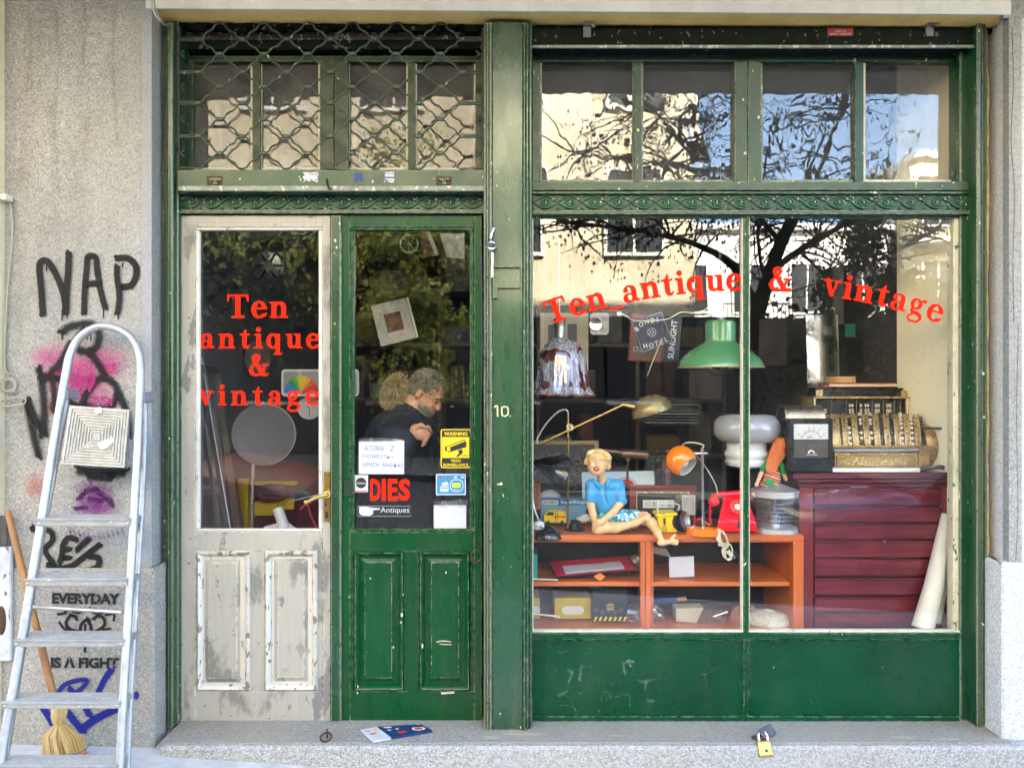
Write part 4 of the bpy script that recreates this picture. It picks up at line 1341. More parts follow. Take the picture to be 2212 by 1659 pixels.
jb = rsheet('round_logo_sticker', 'white square sticker with black round logo at the left of the green door glass', 'sticker', 765, 1026, 795, 1063, 1, PAPER)
mb = MB(); mb.pprism([(780 + 11.5 * math.cos(a), 1043 + 11.5 * math.sin(a)) for a in [i * PI / 12 for i in range(24)]], YS - .0005, .0003); mb.build('print', BLK, jb)
txt('print', 'Jukebox', 780, 1044, 8, YS - .001, PAPER, jb, 25, shear=.2); mb = MB(); mb.pbox(767, 1060, 793, 1062, YS - .0005, .0003, 0); mb.build('print', RED, jb)
dies = thing('dies_letters', 'large red condensed capital letters DIES stuck on the green door glass', 'lettering', W(842, 1080, YS))
for ch, a, b in (('D', 800, 822), ('I', 825, 833), ('E', 838, 859), ('S', 861, 886)):
    txt('letter', ch, (a + b) / 2, 1058, 47, YS - .0002, RED, dies, b - a, bold=.035, depth=.02)
an = sheet('pointing_hand_sticker', 'torn black sticker with a white pointing hand and the word Antiques', 'sticker', 770, 1092, 889, 1117, BLK)
txt('print', 'Antiques', 853, 1103, 15, YS - .0006, PAPER, an, 62)
mb = MB(); mb.pprism([(776, 1095), (790, 1094), (800, 1096), (820, 1097.5), (821, 1100.5), (806, 1102), (806, 1110), (798, 1114), (782, 1113), (776, 1109)], YS - .0005, .0003); mb.build('print', PAPER, an)
mb = MB()
for p in ([(800, 1102), (806, 1102)], [(799, 1106), (806, 1105)], [(785, 1097), (790, 1110)]): mb.tube([W(a, b, YS - .0009) for a, b in p], .0006, 4)
mb.tube([W(a, b, YS - .0009) for a, b in ((773, 1093), (886, 1093), (882, 1103), (888, 1115), (773, 1115), (773, 1093))], .0009, 4); mb.build('print_line', flat('grey_print', (.35, .35, .35), .5), an)
tn = sheet('phone_note', 'white paper note with faint handwriting at the bottom right of the green door glass', 'notice', 937, 1091, 1007, 1141, PAPER)
FNT = flat('faint_pen', (.50, .50, .55), .8)
for s, y, w in (('6907790900', 1107, 54), ('αν δεν υπαρχει', 1119, 58), ('τηλ', 1129, 20)):
    txt('writing', s, 968, y, 6.5, YS - .0005, FNT, tn, w, shear=.2, bold=-.01)
def tape(px0, py0, px1, py1, lab):
    mb = MB(); r = random.Random(int(px0)); n = 6
    vs = []
    for i in range(n + 1):
        x = px0 + (px1 - px0) * i / n
        vs += [W(x, py0 + r.uniform(-2, 2), YS - .001 - r.uniform(0, .004)), W(x, py1 + r.uniform(-2, 2), YS - .001 - r.uniform(0, .004))]
    mb.add(vs, [(2 * i, 2 * i + 2, 2 * i + 3, 2 * i + 1) for i in range(n)])
    o = mb.build('clear_tape', TAPE, None); tag(o, lab, 'tape')
tape(938, 1080, 1010, 1095, 'crumpled clear tape above the phone note'); tape(776, 947, 876, 956, 'strip of clear tape above the mask notice')
# ------------------------------------------------------------------ the other side of the street (seen in the glass)
def Q(px, py, y):
    """point behind the lens whose mirror image in the window stands at (px, py)"""
    d = D - y
    return Vector(((px - 1106) / F * d, y, CAMZ - (py - 829.5) / F * d))
WB1 = mat('shade_mottled_cream_render', (.78, .70, .52), .9, col2=(.52, .44, .29), vs=.9, var=.15)  # darker patches put mottled shadow into the render colour
WB2 = mat('sunlit_white_render', (.84, .81, .74), .9, vs=1.5, var=.06)
WB3 = mat('ochre_render', (.66, .48, .26), .9, vs=1.5, var=.1)
DKW = flat('dark_window_glass', (.03, .035, .04), .3)
SHUT = flat('pale_shutter', (.45, .50, .44), .6)
def building(lab, x0, x1, y, h, m, rows, cols, z0=.0, base=None, bal=True):
    t = thing('apartment_building', lab, 'building', ((x0 + x1) / 2, y, z0))
    mb = MB(); mb.box(x0, y - 6, z0 - .6, x1, y, h); mb.build('wall', m, t)
    mb = MB(); mb.box(x0, y, z0 - .6, x1, y + .08, z0 + 2.9); mb.build('dark_ground_floor', flat('ground_floor_shade', (.03, .03, .033), .7), t)  # dark slab stands in for the shade on the lower street
    mb = MB(); mb.box(x0 - .1, y - 6.1, h + .002, x1 + .1, y + .25, h + .22); mb.build('cornice', WB2, t)
    wm = gm = sm = bm = None
    dx = (x1 - x0) / cols
    for r in range(rows):
        for c in range(cols):
            cx = x0 + dx * (c + .5); cz = z0 + 1.2 + r * 3.0
            if cz + 1.5 > h: continue
            if wm is None:
                b = MB(); b.box(-.55, -.06, 0, .55, .03, 1.7); wm = bpy.data.meshes.new('window'); wm.from_pydata(b.v, [], b.f); wm.materials.append(DKW)
                b = MB(); b.box(-.62, -.02, -.07, -.55, .08, 1.77); b.box(.55, -.02, -.07, .62, .08, 1.77); b.box(-.55, -.02, 1.7, .55, .08, 1.77); b.box(-.55, -.02, -.07, .55, .1, 0); b.box(-.03, .03, 0, .03, .06, 1.7)
                gm = bpy.data.meshes.new('frame'); gm.from_pydata(b.v, [], b.f); gm.materials.append(WB2)
                b = MB(); b.box(-1.2, 0, -.75, 1.2, .9, -.6); sm = bpy.data.meshes.new('balcony'); sm.from_pydata(b.v, [], b.f); sm.materials.append(WB2)
                b = MB()
                b.box(-1.2, .84, .2, 1.2, .88, .25)
                for k in range(17): b.box(-1.19 + k * .148, .85, -.6, -1.17 + k * .148, .87, .2)
                bm = bpy.data.meshes.new('railing'); bm.from_pydata(b.v, [], b.f); bm.materials.append(BLACK)
            w = link_mesh('window', wm, t, loc=Vector((cx, y, cz)) - ORG[t.name])
            f = link_mesh('frame', gm, w)
            if bal and (c + r) % 2 == 0 and r > 0:
                b_ = link_mesh('balcony', sm, t, loc=Vector((cx, y, cz)) - ORG[t.name]); link_mesh('railing', bm, b_)
    return t
building('tall cream apartment building across the street with balconies, seen reflected in the glass', -11, 3.7, -12.2, 10.2, WB1, 4, 6, bal=False)
building('ochre apartment building across the street, left neighbour of the cream one', -24, -11.3, -12.2, 12.0, WB3, 4, 5)
building('low white building far back across the street, seen reflected in the right window', 5.6, 14.0, -25, 7.2, WB2, 2, 4)
building('white house with ochre door strips behind the trees, right of the low white building', 14.3, 19.5, -24, 9.6, WB1, 3, 3)
building('pale house at the far right across the street', 20, 34, -26, 6.8, WB2, 2, 5)
mb = MB(); mb.box(3.75, -12.6, -.4, 13, -12.2, 2.9); yw = mb.build('yard_wall', flat('yard_wall_render', (.07, .07, .07), .9), None); tag(yw, 'grey yard wall across the street between the cream building and the trees', 'wall')

BARK = mat('dark_bark', (.045, .038, .03), .9, vs=10, var=.2, bump=.5)
def leafmat(name, a, b):
    m, nt, pr = newmat(name)
    oi = nt.n('ShaderNodeNewGeometry')
    nt.l(nt.mix(oi.outputs['Random Per Island'], a, b), pr.inputs['Base Color']); pr.inputs['Roughness'].default_value = .6
    return m
LEAFD = leafmat('dark_leaf', (.03, .045, .02), (.07, .075, .03))
LEAFY = leafmat('yellow_green_leaf', (.10, .15, .015), (.45, .40, .04))
LEAFE = leafmat('evergreen_leaf', (.012, .018, .008), (.03, .04, .014))
def tree(lab, trunk, limbs, clumps, nleaf, leaf, lm, seed, hang=.9, twigs=60):
    r = random.Random(seed)
    t = thing('street_tree', lab, 'tree', (trunk[0][0].x, trunk[0][0].y, 0))
    mb = MB(); tp = smoothpath([p for p, _ in trunk], 5)
    rs = [trunk[0][1] + (trunk[-1][1] - trunk[0][1]) * i / (len(tp) - 1) for i in range(len(tp))]
    mb.tube(tp, rs, 10)
    ends = []
    for L in limbs:
        pts = smoothpath([p for p, _ in L], 5)
        rr = [L[0][1] + (L[-1][1] - L[0][1]) * i / (len(pts) - 1) for i in range(len(pts))]
        mb.tube(pts, rr, 7)
        ends += pts[len(pts) // 3:]
    ends += tp[len(tp) // 2:]
    tips = []
    for i in range(twigs):
        p = r.choice(ends); d = Vector((r.uniform(-1, 1), r.uniform(-.6, .6), r.uniform(-.5, .8))).normalized()
        l = r.uniform(.4, 1.3); q = [p]
        for k in range(4):
            d = (d + Vector((r.uniform(-.4, .4), r.uniform(-.3, .3), r.uniform(-.5, .3)))).normalized(); q.append(q[-1] + d * l / 4)
        mb.tube(q, [.016, .012, .009, .006, .004], 4, cap=False); tips += q[2:]
    mb.build('trunk', BARK, t, smooth=True)
    vs, fs = [], []
    cl = list(clumps) + [(p, .22) for p in tips]
    for i in range(nleaf):
        c, rad = r.choice(cl)
        p = c + Vector((r.gauss(0, rad * .5), r.gauss(0, rad * .5), r.gauss(0, rad * .45)))
        a = Vector((r.uniform(-1, 1), r.uniform(-1, 1), r.uniform(-1, 1))); a = (a * (1 - hang) + Vector((0, 0, -1)) * hang).normalized()
        s = a.cross(Vector((r.uniform(-1, 1), r.uniform(-1, 1), .1))).normalized()
        l = leaf * r.uniform(.6, 1.3); w = l * .32
        b = len(vs); vs += [p, p + a * l * .5 + s * w, p + a * l, p + a * l * .5 - s * w]; fs.append((b, b + 1, b + 2, b + 3))
    mb = MB(); mb.v = [tuple(v) for v in vs]; mb.f = fs
    mb.build('crown', lm, t)
y1 = -6.2
tree('bare leaning street tree with dangling seed clusters, seen reflected in the right window',
     [(Vector((2.75, y1, -.1)), .12), (Q(1625, 760, y1), .11), (Q(1655, 620, y1), .10), (Q(1715, 470, y1), .08), (Q(1790, 330, y1), .07), (Q(1840, 170, y1), .04)],
     [[(Q(1640, 660, y1), .05), (Q(1570, 560, y1), .07), (Q(1450, 510, y1), .022), (Q(1330, 490, y1), .03), (Q(1200, 478, y1), .02)],
      [(Q(1690, 520, y1), .04), (Q(1620, 440, y1), .03), (Q(1560, 385, y1), .022), (Q(1480, 300, y1), .04), (Q(1400, 220, y1), .025)],
      [(Q(1560, 385, y1), .04), (Q(1470, 350, y1), .03), (Q(1380, 345, y1), .02), (Q(1250, 320, y1), .012)],
      [(Q(1480, 300, y1), .03), (Q(1500, 220, y1), .02), (Q(1560, 160, y1), .012)],
      [(Q(1660, 600, y1), .04), (Q(1730, 540, y1), .03), (Q(1830, 480, y1), .04), (Q(1930, 400, y1), .025)],
      [(Q(1660, 640, y1), .022), (Q(1640, 520, y1), .04), (Q(1650, 420, y1), .03), (Q(1700, 250, y1), .02)],
      [(Q(1730, 540, y1), .022), (Q(1790, 590, y1), .03), (Q(1900, 560, y1), .02), (Q(2020, 500, y1), .015)]],
     [(Q(px, py, y1), .17) for px, py in ((1250, 500), (1270, 530), (1380, 515), (1730, 560), (1760, 540), (1700, 600), (1660, 330), (1700, 300), (1680, 370), (1800, 360), (1540, 250), (1560, 320), (1880, 330), (1900, 280), (1910, 360), (1890, 540), (1860, 500))],
     4200, .055, LEAFD, 4, .85, 330)
y2 = -10.4
tree('leafy yellow green street tree, seen reflected in the green door',
     [(Vector((-3.2, y2, -.1)), .10), (Q(800, 800, y2), .09), (Q(830, 640, y2), .07), (Q(870, 480, y2), .05)],
     [[(Q(830, 640, y2), .05), (Q(920, 560, y2), .03), (Q(990, 500, y2), .02)], [(Q(840, 600, y2), .04), (Q(760, 520, y2), .02), (Q(620, 510, y2), .015)], [(Q(815, 720, y2), .04), (Q(900, 700, y2), .03), (Q(990, 760, y2), .02)]],
     [(Q(px, py, y2), .40) for px, py in ((800, 520), (850, 540), (900, 510), (960, 570), (980, 540), (890, 590), (880, 700), (920, 730), (940, 780), (870, 770), (830, 820), (800, 780), (980, 830), (620, 515), (670, 530), (560, 500), (480, 510), (640, 590), (680, 640), (520, 560), (450, 530), (900, 640), (960, 690), (820, 620), (850, 860), (930, 850), (800, 320), (820, 290), (860, 350), (920, 300))],
     9500, .12, LEAFY, 9, .35, 40)
y3 = -7.5
tree('dense dark evergreen street tree at the right, seen reflected in the right window',
     [(Vector((4.9, y3, -.1)), .16), (Q(1850, 760, y3), .12), (Q(1840, 620, y3), .08)], [[(Q(1840, 700, y3), .06), (Q(1930, 600, y3), .03)]],
     [(Q(px, py, y3), .55) for px, py in ((1830, 700), (1900, 690), (1790, 740), (1950, 700), (1870, 760), (1830, 820), (1920, 800), (2020, 690), (2050, 740), (1700, 720), (1980, 860), (1860, 900), (1730, 790), (1640, 740), (1660, 830))],
     6000, .12, LEAFD, 14, .3, 10)
tree('wide dark evergreen tree added opposite the doors to darken the reflection in their glass',
     [(Vector((-3.4, -11.2, -.1)), .2), (Vector((-3.4, -11.2, 2.5)), .16), (Vector((-3.3, -11.2, 4.2)), .1)], [[(Vector((-3.4, -11.2, 2.6)), .1), (Vector((-1.8, -11.2, 3.6)), .05)], [(Vector((-3.4, -11.2, 2.4)), .1), (Vector((-5.0, -11.2, 3.4)), .05)]],
     [(Q(px, py, -11.2),   .55) for px, py in [(380 + 62 * i, 470 + 52 * j + (i % 3) * 14) for i in range(11) for j in range(4)]], 17000, .19, LEAFE, 33, .2, 14)  # added crown covers the bright facade in the door reflection
tree('tall dark leafy street tree left of the shop, across the pavement',
     [(Vector((-6.4, -6.0, -.1)), .2), (Vector((-6.3, -6.0, 2.5)), .16), (Vector((-6.0, -6.0, 5.5)), .1)], [[(Vector((-6.3, -6, 2.6)), .1), (Vector((-4.8, -6, 3.6)), .05)]],
     [(Vector((-6.4 + a, -6 + b, c)), .8) for a, b, c in ((0, 0, 4), (1.2, .3, 4.3), (-1, .2, 4.2), (.5, 0, 5.4), (-.5, 0, 3.5), (1.6, 0, 3.6), (0, .4, 6))], 3500, .14, LEAFD, 21, .3, 12)

def car(lab, x0, y, paint, flip=1):
    """x0 = nose; the car runs from the nose away in direction -flip"""
    t = thing('parked_car', lab, 'car', (x0 - flip * 2.0, y, gz(x0) - .12), 'cars parked along the kerb')
    gz0 = gz(x0) - .12
    st = [(0, .30, .52, .52, .60), (.08, .24, .66, .66, .76), (.35, .22, .76, .78, .83), (.9, .22, .86, .88, .86), (1.25, .22, .92, .93, .87), (2.0, .22, .94, .94, .88), (3.2, .22, .95, .95, .87), (3.7, .24, .98, .93, .84), (3.95, .28, .90, .85, .76), (4.02, .34, .7, .6, .66)]
    mb = MB(); n = 0
    vs, fs = [], []
    for (s, zb, zc, zs, hw) in st:
        ring = [(-hw, zb), (-hw, (zb + zs) / 2), (-hw * .97, zs - .06), (-hw * .82, zc), (0, zc + .03), (hw * .82, zc), (hw * .97, zs - .06), (hw, (zb + zs) / 2), (hw, zb)]
        for (yy, zz) in ring: vs.append((x0 - flip * s, y + yy, gz0 + zz))
    m = 9
    for i in range(len(st) - 1):
        for j in range(m):
            k = (j + 1) % m
            q = (i * m + j, i * m + k, (i + 1) * m + k, (i + 1) * m + j)
            fs.append(q if flip < 0 else q[::-1])
    fs.append(list(range(m))); fs.append([(len(st) - 1) * m + j for j in range(m)][::-1])
    mb.add(vs, fs); mb.build('body', paint, t, smooth=True)
    def cab(s0, s1, s2, s3, zb, zt, hb, ht, name, mm):
        mb = MB()
        v = []
        for s, z, h in ((s0, zb, hb), (s1, zt, ht), (s2, zt, ht), (s3, zb, hb)):
            v += [(x0 - flip * s, y - h, gz0 + z), (x0 - flip * s, y + h, gz0 + z)]
        mb.add(v, [(0, 1, 3, 2), (2, 3, 5, 4), (4, 5, 7, 6), (0, 2, 4, 6), (1, 7, 5, 3)]); mb.build(name, mm, t)
    cab(1.05, 1.75, 3.25, 3.8, .93, 1.40, .78, .60, 'windows', DKW)
    cab(1.66, 1.76, 3.26, 3.36, 1.385, 1.44, .63, .60, 'roof', paint)
    for s in (.78, 3.25):
        for yy in (-.8, .8):
            mb = MB(); mb.tube([Vector((x0 - flip * s, y + yy - .1, gz0 + .31)), Vector((x0 - flip * s, y + yy + .1, gz0 + .31))], .31, 20); w = mb.build('wheel', flat('tyre_rubber', (.02, .02, .02), .8), t, smooth=True)
            mb = MB(); mb.tube([Vector((x0 - flip * s, y + yy - .105, gz0 + .31)), Vector((x0 - flip * s, y + yy + .105, gz0 + .31))], .19, 14); mb.build('rim', flat('dark_rim', (.05, .05, .05), .5), w)
    for yy in (-.6, .6):
        mb = MB(); mb.ball((x0 - flip * .12, y + yy, gz0 + .6), (.12, .14, .07), 12, 8); mb.build('headlight', flat('dark_lamp_glass', (.1, .1, .1), .3), t, smooth=True)
car('red parked car left of the photographer, seen reflected low in the grey door', -1.75, -3.95, flat('red_car_paint', (.20, .010, .012), .4), 1)
car('dark blue parked car right of the photographer, seen reflected low in the right window', 2.45, -3.95, flat('dark_car_paint', (.03, .03, .055), .2, coat=1.0), -1)
# ------------------------------------------------------------------ graffiti on the left pier
c2 = lambda x, y: (x / 2.907, 513.5 + y / 2.907)
c3 = lambda x, y: (x / 2.887, 1084 + y / 2.887)
SP_B = mat_spray('black_spray', (.012, .011, .010), .30, .96)
SP_BS = mat_spray('soft_black_spray', (.012, .011, .010), .7, .92)
SP_P = mat_spray('pink_spray', (.55, .06, .24), .95, .5)
SP_PT = mat_spray('pink_stencil_spray', (.42, .03, .17), .6, .7)
SP_V = mat_spray('purple_spray', (.20, .015, .20), .85, .62)
SP_R = mat_spray('faint_red_spray', (.50, .12, .08), .9, .5)
SP_U = mat_spray('blue_spray', (.010, .014, .19), .3, .96)
def graf(label, mm, strokes, conv, Y, dots=()):
    mb = MB()
    kk = 1.75 if mm is SP_BS else 1.4
    for w, pts in strokes: stroke(mb, pts, w * kk, Y, conv)
    for (x, y, rx, ry) in dots:
        p = conv(x, y) if conv else (x, y); spraydot(mb, p[0], p[1], rx, ry, Y)
    o = mb.build('graffiti', mm, BL, label=label); o['kind'] = 'stuff'; return o
YG1 = YW - .003; YG2 = YW - .023
graf('soft pink stencil spray under the NAP tag', SP_P, [], c2, YG1, [(480, 800, 115, 80), (300, 750, 60, 44), (680, 780, 70, 54), (560, 960, 90, 66), (400, 900, 60, 60)])
graf('faint red overspray at the left', SP_R, [], c2, YG1, [(220, 1560, 34, 44), (330, 1060, 20, 40)])
graf('round purple stencil', SP_V, [], c2, YG1 - .001, [(600, 1620, 62, 52), (600, 1700, 74, 40)])
graf('purple stencil letters in an arc', SP_V, [(5, [(470, 1560), (480, 1590)]), (5, [(495, 1545), (505, 1580)]), (5, [(520, 1530), (530, 1565)]), (5, [(560, 1525), (580, 1560)]), (5, [(580, 1525), (560, 1560)]), (5, [(660, 1540), (650, 1575)]), (5, [(700, 1560), (685, 1590)])], c2, YG1 - .002)
graf('bottom arc letters of the purple stencil', SP_V, [(4, [(430 + 30 * i + 3 * j, 165 + 35 * math.sin(PI * i / 11) + 12 * j), (440 + 30 * i - 2 * j, 195 + 35 * math.sin(PI * i / 11))]) for i in range(12) for j in (0,)] + [(3.5, [(435 + 30 * i, 190 + 35 * math.sin(PI * i / 11)), (450 + 30 * i, 180 + 35 * math.sin(PI * i / 11))]) for i in range(0, 12, 2)], c3, YG1 - .001)
graf('dark purple shapes inside the round stencil', mat_spray('dark_purple_spray', (.08, .005, .10), .5, .8), [(14, [(500, 1640), (540, 1590), (600, 1580)]), (14, [(620, 1600), (680, 1640), (700, 1680)]), (10, [(560, 1640), (640, 1650)]), (10, [(470, 1700), (540, 1690)])], c2, YG1 - .001)
for s, x, y, w, h in (('YOU SEE', 590, 822, 290, 66), ('THEM', 640, 1025, 130, 60)):
    p = c2(x, y); txt('graffiti', s, p[0], p[1], h / 2.907, YG1 - .003, flat('pink_stencil_paint', (.34, .03, .14), .8, chips=(.30, .29, .26), chip_lo=.60, chip_s=110), BL, w / 2.907, bold=.06, label='pink stencil letters ' + s)
graf('pink stencil blobs', SP_PT, [(20, [(440, 890), (490, 880), (500, 930), (450, 940)]), (18, [(530, 890), (580, 880), (560, 940)]), (16, [(450, 975), (500, 975)])], c2, YG1 - .0035)
# NAP
graf('black tag NAP, letter N', SP_B, [(14, [(268, 478), (258, 320), (246, 190), (262, 148), (300, 152), (345, 220), (385, 310), (408, 400), (412, 468)]), (14, [(412, 468), (418, 330), (428, 200), (432, 95)]), (3, [(390, 460), (390, 520)]), (3, [(420, 470), (421, 503)]), (3, [(268, 470), (267, 490)]), (3, [(292, 180), (293, 210)])], c2, YG1)
graf('black tag NAP, letter A', SP_B, [(13, [(528, 470), (532, 330), (545, 180), (552, 120), (600, 125), (610, 200), (628, 320), (660, 440)]), (13, [(535, 290), (625, 285)]), (3, [(540, 465), (541, 482)]), (3, [(650, 450), (648, 503)])], c2, YG1)
graf('black tag NAP, letter P', SP_B, [(13, [(738, 470), (750, 370), (735, 250), (735, 180)]), (14, [(735, 130), (800, 130), (848, 170), (855, 240), (820, 300), (750, 310)]), (3, [(742, 470), (742, 510)]), (3, [(770, 160), (769, 185)]), (3, [(830, 305), (831, 325)])], c2, YG1)
graf('looped black tag behind the top of the ladder', SP_BS, [(17, [(395, 590), (430, 560), (500, 545), (560, 540), (600, 560), (620, 610), (605, 680), (560, 715), (500, 705), (470, 660), (520, 590)]), (15, [(440, 660), (380, 780), (320, 840)]), (16, [(560, 720), (600, 770), (650, 850)]), (4, [(390, 600), (391, 640)]), (3, [(545, 600), (546, 640)]), (3, [(570, 600), (571, 645)])], c2, YG1 - .001)
graf('thick black zigzag tag left of the ladder', SP_BS, [(15, [(240, 825), (265, 870), (330, 850), (400, 830)]), (17, [(170, 1030), (200, 1200), (240, 1370)]), (17, [(170, 1030), (220, 1130), (275, 1230)]), (17, [(275, 1235), (275, 1060), (260, 900)]), (15, [(260, 890), (340, 880), (400, 900)]), (15, [(330, 900), (340, 1000), (330, 1080)]), (13, [(400, 960), (440, 1030), (500, 1060)])], c2, YG1 - .0015)
graf('black arch shaped tag behind the ladder platform', SP_BS, [(16, [(500, 1080), (540, 990), (590, 910), (650, 880), (715, 920), (760, 1010), (800, 1120), (810, 1240)]), (14, [(540, 1050), (620, 1070), (700, 1060), (730, 990)])], c2, YG1 - .001)
graf('black smear under the ladder platform', SP_BS, [(22, [(500, 1460), (600, 1470), (780, 1470)]), (16, [(560, 1500), (700, 1510)])], c2, YG1 - .002)
graf('black tag REK', SP_B, [(12, [(200, 160), (210, 180)]), (12, [(275, 170), (320, 190), (325, 240), (275, 290)]), (12, [(270, 290), (320, 370), (350, 410)]), (12, [(300, 395), (370, 415), (440, 400)]), (12, [(478, 235), (430, 222), (395, 260), (385, 330), (370, 380)]), (11, [(395, 300), (440, 295)]), (11, [(385, 350), (440, 350)]), (13, [(550, 232), (520, 260), (480, 300)]), (13, [(620, 268), (540, 330), (450, 400)]), (13, [(560, 340), (615, 350), (610, 400), (560, 425), (500, 430)])], c3, YG1 - .001)
for s, x0, x1, y0, y1 in (('EVERYDAY', 325, 748, 565, 640), ('IS A FIGHT', 316, 742, 962, 1040)):
    txt('graffiti', s.replace(' A ', ' Λ '), (x0 + x1) / 2 / 2.887, 1084 + (y0 + y1) / 2 / 2.887, (y1 - y0) / 2.887 * .92, YG2 - .001, flat('black_stencil_paint', (.012, .012, .012), .85, chips=(.22, .21, .19), chip_lo=.66, chip_s=110), BL, (x1 - x0) / 2.887, bold=.055, rot=-.01, label='black stencil words ' + s)
graf('black stencil flower drawing', SP_B, [(6, [(365, 700), (410, 690), (400, 670)]), (7, [(440, 670), (490, 690), (510, 665)]), (7, [(560, 665), (590, 690), (640, 690)]), (5, [(660, 705), (710, 700), (708, 740)]), (7, [(440, 705), (412, 750), (430, 790), (480, 805)]), (7, [(440, 705), (470, 715), (478, 735)]), (7, [(500, 800), (510, 760), (540, 735), (565, 770), (568, 805)]), (5, [(530, 765), (532, 805)]), (7, [(585, 730), (610, 710), (645, 725), (650, 770), (600, 805)]), (5, [(370, 750), (400, 790), (430, 800)]), (5, [(640, 795), (690, 790)]), (6, [(530, 905), (530, 935)]), (5, [(540, 720), (555, 735)])], c3, YG2)
graf('blue scrawl above the broom', SP_U, [(10, [(365, 1185), (400, 1140), (470, 1115), (540, 1110), (520, 1150), (480, 1185)]), (12, [(435, 1165), (460, 1185)]), (13, [(692, 1050), (650, 1110), (612, 1190)]), (15, [(265, 1280), (300, 1330), (330, 1385)]), (15, [(400, 1290), (450, 1350), (515, 1430)]), (16, [(515, 1410), (600, 1350), (730, 1285)]), (14, [(535, 1285), (558, 1330)])], c3, YG2, [(848, 1205, 9, 12)])
mb = MB()
for pts, w in (([(2186, 60), (2189, 180), (2184, 300), (2192, 420), (2188, 560), (2190, 700)], 2.6), ([(2200, 700), (2196, 900), (2199, 1100), (2194, 1210)], 2.0)): stroke(mb, pts, w, YW - .004)
o = mb.build('crack', mat_spray('crack_line', (.10, .07, .05), .5, .8, 200), BL); o['kind'] = 'stuff'
mb = MB()
for pts, w in (([(120, 20), (128, 120), (118, 260), (126, 420)], 14), ([(250, 10), (244, 140), (252, 300)], 20), ([(60, 5), (66, 90), (58, 200)], 16), ([(180, 3), (186, 60), (178, 130)], 26)): stroke(mb, pts, w, YW - .002)
o = mb.build('rain_streak', mat_spray('rain_stain', (.17, .15, .125), 1.0, .16, 30), BL); o['kind'] = 'stuff'
mb = MB()
for pts, w in (([(944, 1386), (958, 1384), (974, 1386)], 3.4), ([(950, 1391), (975, 1392)], 2.2), ([(955, 1497), (980, 1495)], 7)): stroke(mb, pts, w, -.0005)
for x, y, q in ((868, 1328, 5), (866, 1344, 3), (773, 1482, 3), (912, 1395, 5), (909, 1450, 3), (772, 1496, 3)): spraydot(mb, x, y, q * .7, q * 1.4, -.009 if y < 1490 else -.001, 10)
o = mb.build('paint_loss', mat_spray('cream_chip', (.55, .46, .34), .3, 1, 200), RDR); o['kind'] = 'stuff'
mb = MB(); r = random.Random(17)
for px, py, rx, ry in ((1135, 1585, .10, .012), (1060, 1592, .05, .012), (1330, 1588, .035, .008), (1260, 1586, .015, .006), (1950, 1592, .06, .012), (2040, 1596, .07, .010), (460, 1600, .06, .008), (1500, 1590, .02, .006)):
    c = G(px, py, DZ + .0046); n = 16; b = len(mb.v)
    mb.v += [(c.x + rx * math.cos(2 * PI * k / n) * r.uniform(.75, 1.1), c.y + ry * math.sin(2 * PI * k / n) * r.uniform(.75, 1.1), c.z) for k in range(n)]; mb.f.append(tuple(range(b, b + n)))
o = mb.build('dried_stain', mat('pale_stain', (.34, .31, .24), .8, vs=20, var=.2, col2=(.28, .25, .2)), st_o); o['kind'] = 'stuff'
t = thing('lintel_cable', 'pale cable running down over the top left corner of the opening', 'cable', W(340, 30, -.16))
mb = MB(); mb.tube(smoothpath([W(327, -6, -.165), W(331, 22, -.168), W(343, 44, -.16), W(354, 55, -.1)], 5), .004, 6); mb.build('strand', flat('pale_cable', (.40, .38, .32), .5), t)
mb = MB(); mb.tube(smoothpath([W(331, -6, -.165), W(337, 24, -.166), W(350, 48, -.15), W(362, 56, -.09)], 5), .003, 6); mb.build('strand', flat('grey_strand', (.25, .25, .26), .5), t)
# ------------------------------------------------------------------ cables and cabinet at the left edge
WIREM = flat('beige_cable', (.32, .29, .21), .5)
t = thing('wall_cable', 'beige cable with a loose coil hanging at the left edge of the pier', 'cable', W(8, 860, -.17))
mb = MB(); mb.tube(smoothpath([W(8, 425, -.16), W(24, 450, -.165), W(26, 520, -.165), W(18, 600, -.165), W(12, 700, -.165), W(10, 790, -.165), W(20, 810, -.17)], 5), .0035, 6); mb.build('strand', WIREM, t)
mb = MB()
pts = [W(18 + (15 + 2 * math.sin(a * .7)) * math.cos(a), 832 + (13 + 2 * math.cos(a * .5)) * math.sin(a), -.175 - .0025 * math.sin(a * 1.3)) for a in [i * .35 for i in range(60)]]
mb.tube(pts, .0028, 5); mb.build('coil', WIREM, t)
mb = MB(); mb.tube(smoothpath([W(0, 868, -.17), W(30, 858, -.175), W(54, 862, -.18), (W(48, 874, -.18)), W(5, 878, -.175)], 5), .0028, 5); mb.build('loose_end', WIREM, t)
mb = MB(); mb.pbox(0, 418, 12, 432, -.205, .05, .004); o = mb.build('cable_box', flat('cream_plastic', (.60, .56, .42), .5), None); tag(o, 'small cream junction box at the left edge of the wall', 'box')
t = thing('meter_cabinet', 'dented pale metal cabinet door at the bottom left edge', 'cabinet', W(8, 1450, -.3))
mb = MB(); mb.box(xat(-60, -.19), -.192, zat(1428, -.19), xat(23, -.19), -.171, zat(1182, -.19), .004); cdo = mb.build('cabinet_door', mat('pale_metal_paint', (.52, .54, .60), .5, vs=5, var=.2, chips=(.15, .12, .1), chip_lo=.64, dirt=.3), t)
mb = MB(); mb.box(xat(-60, -.19), -.185, zat(1180, -.19), xat(12, -.19), -.171, zat(1115, -.19), .004); mb.build('cabinet_top', flat('dark_grey_metal', (.08, .07, .07), .6), t)
mb = MB(); mb.ball(W(3, 1340, -.192), (.02, .005, .06), 12, 8); mb.build('rust_patch', RUST, t)

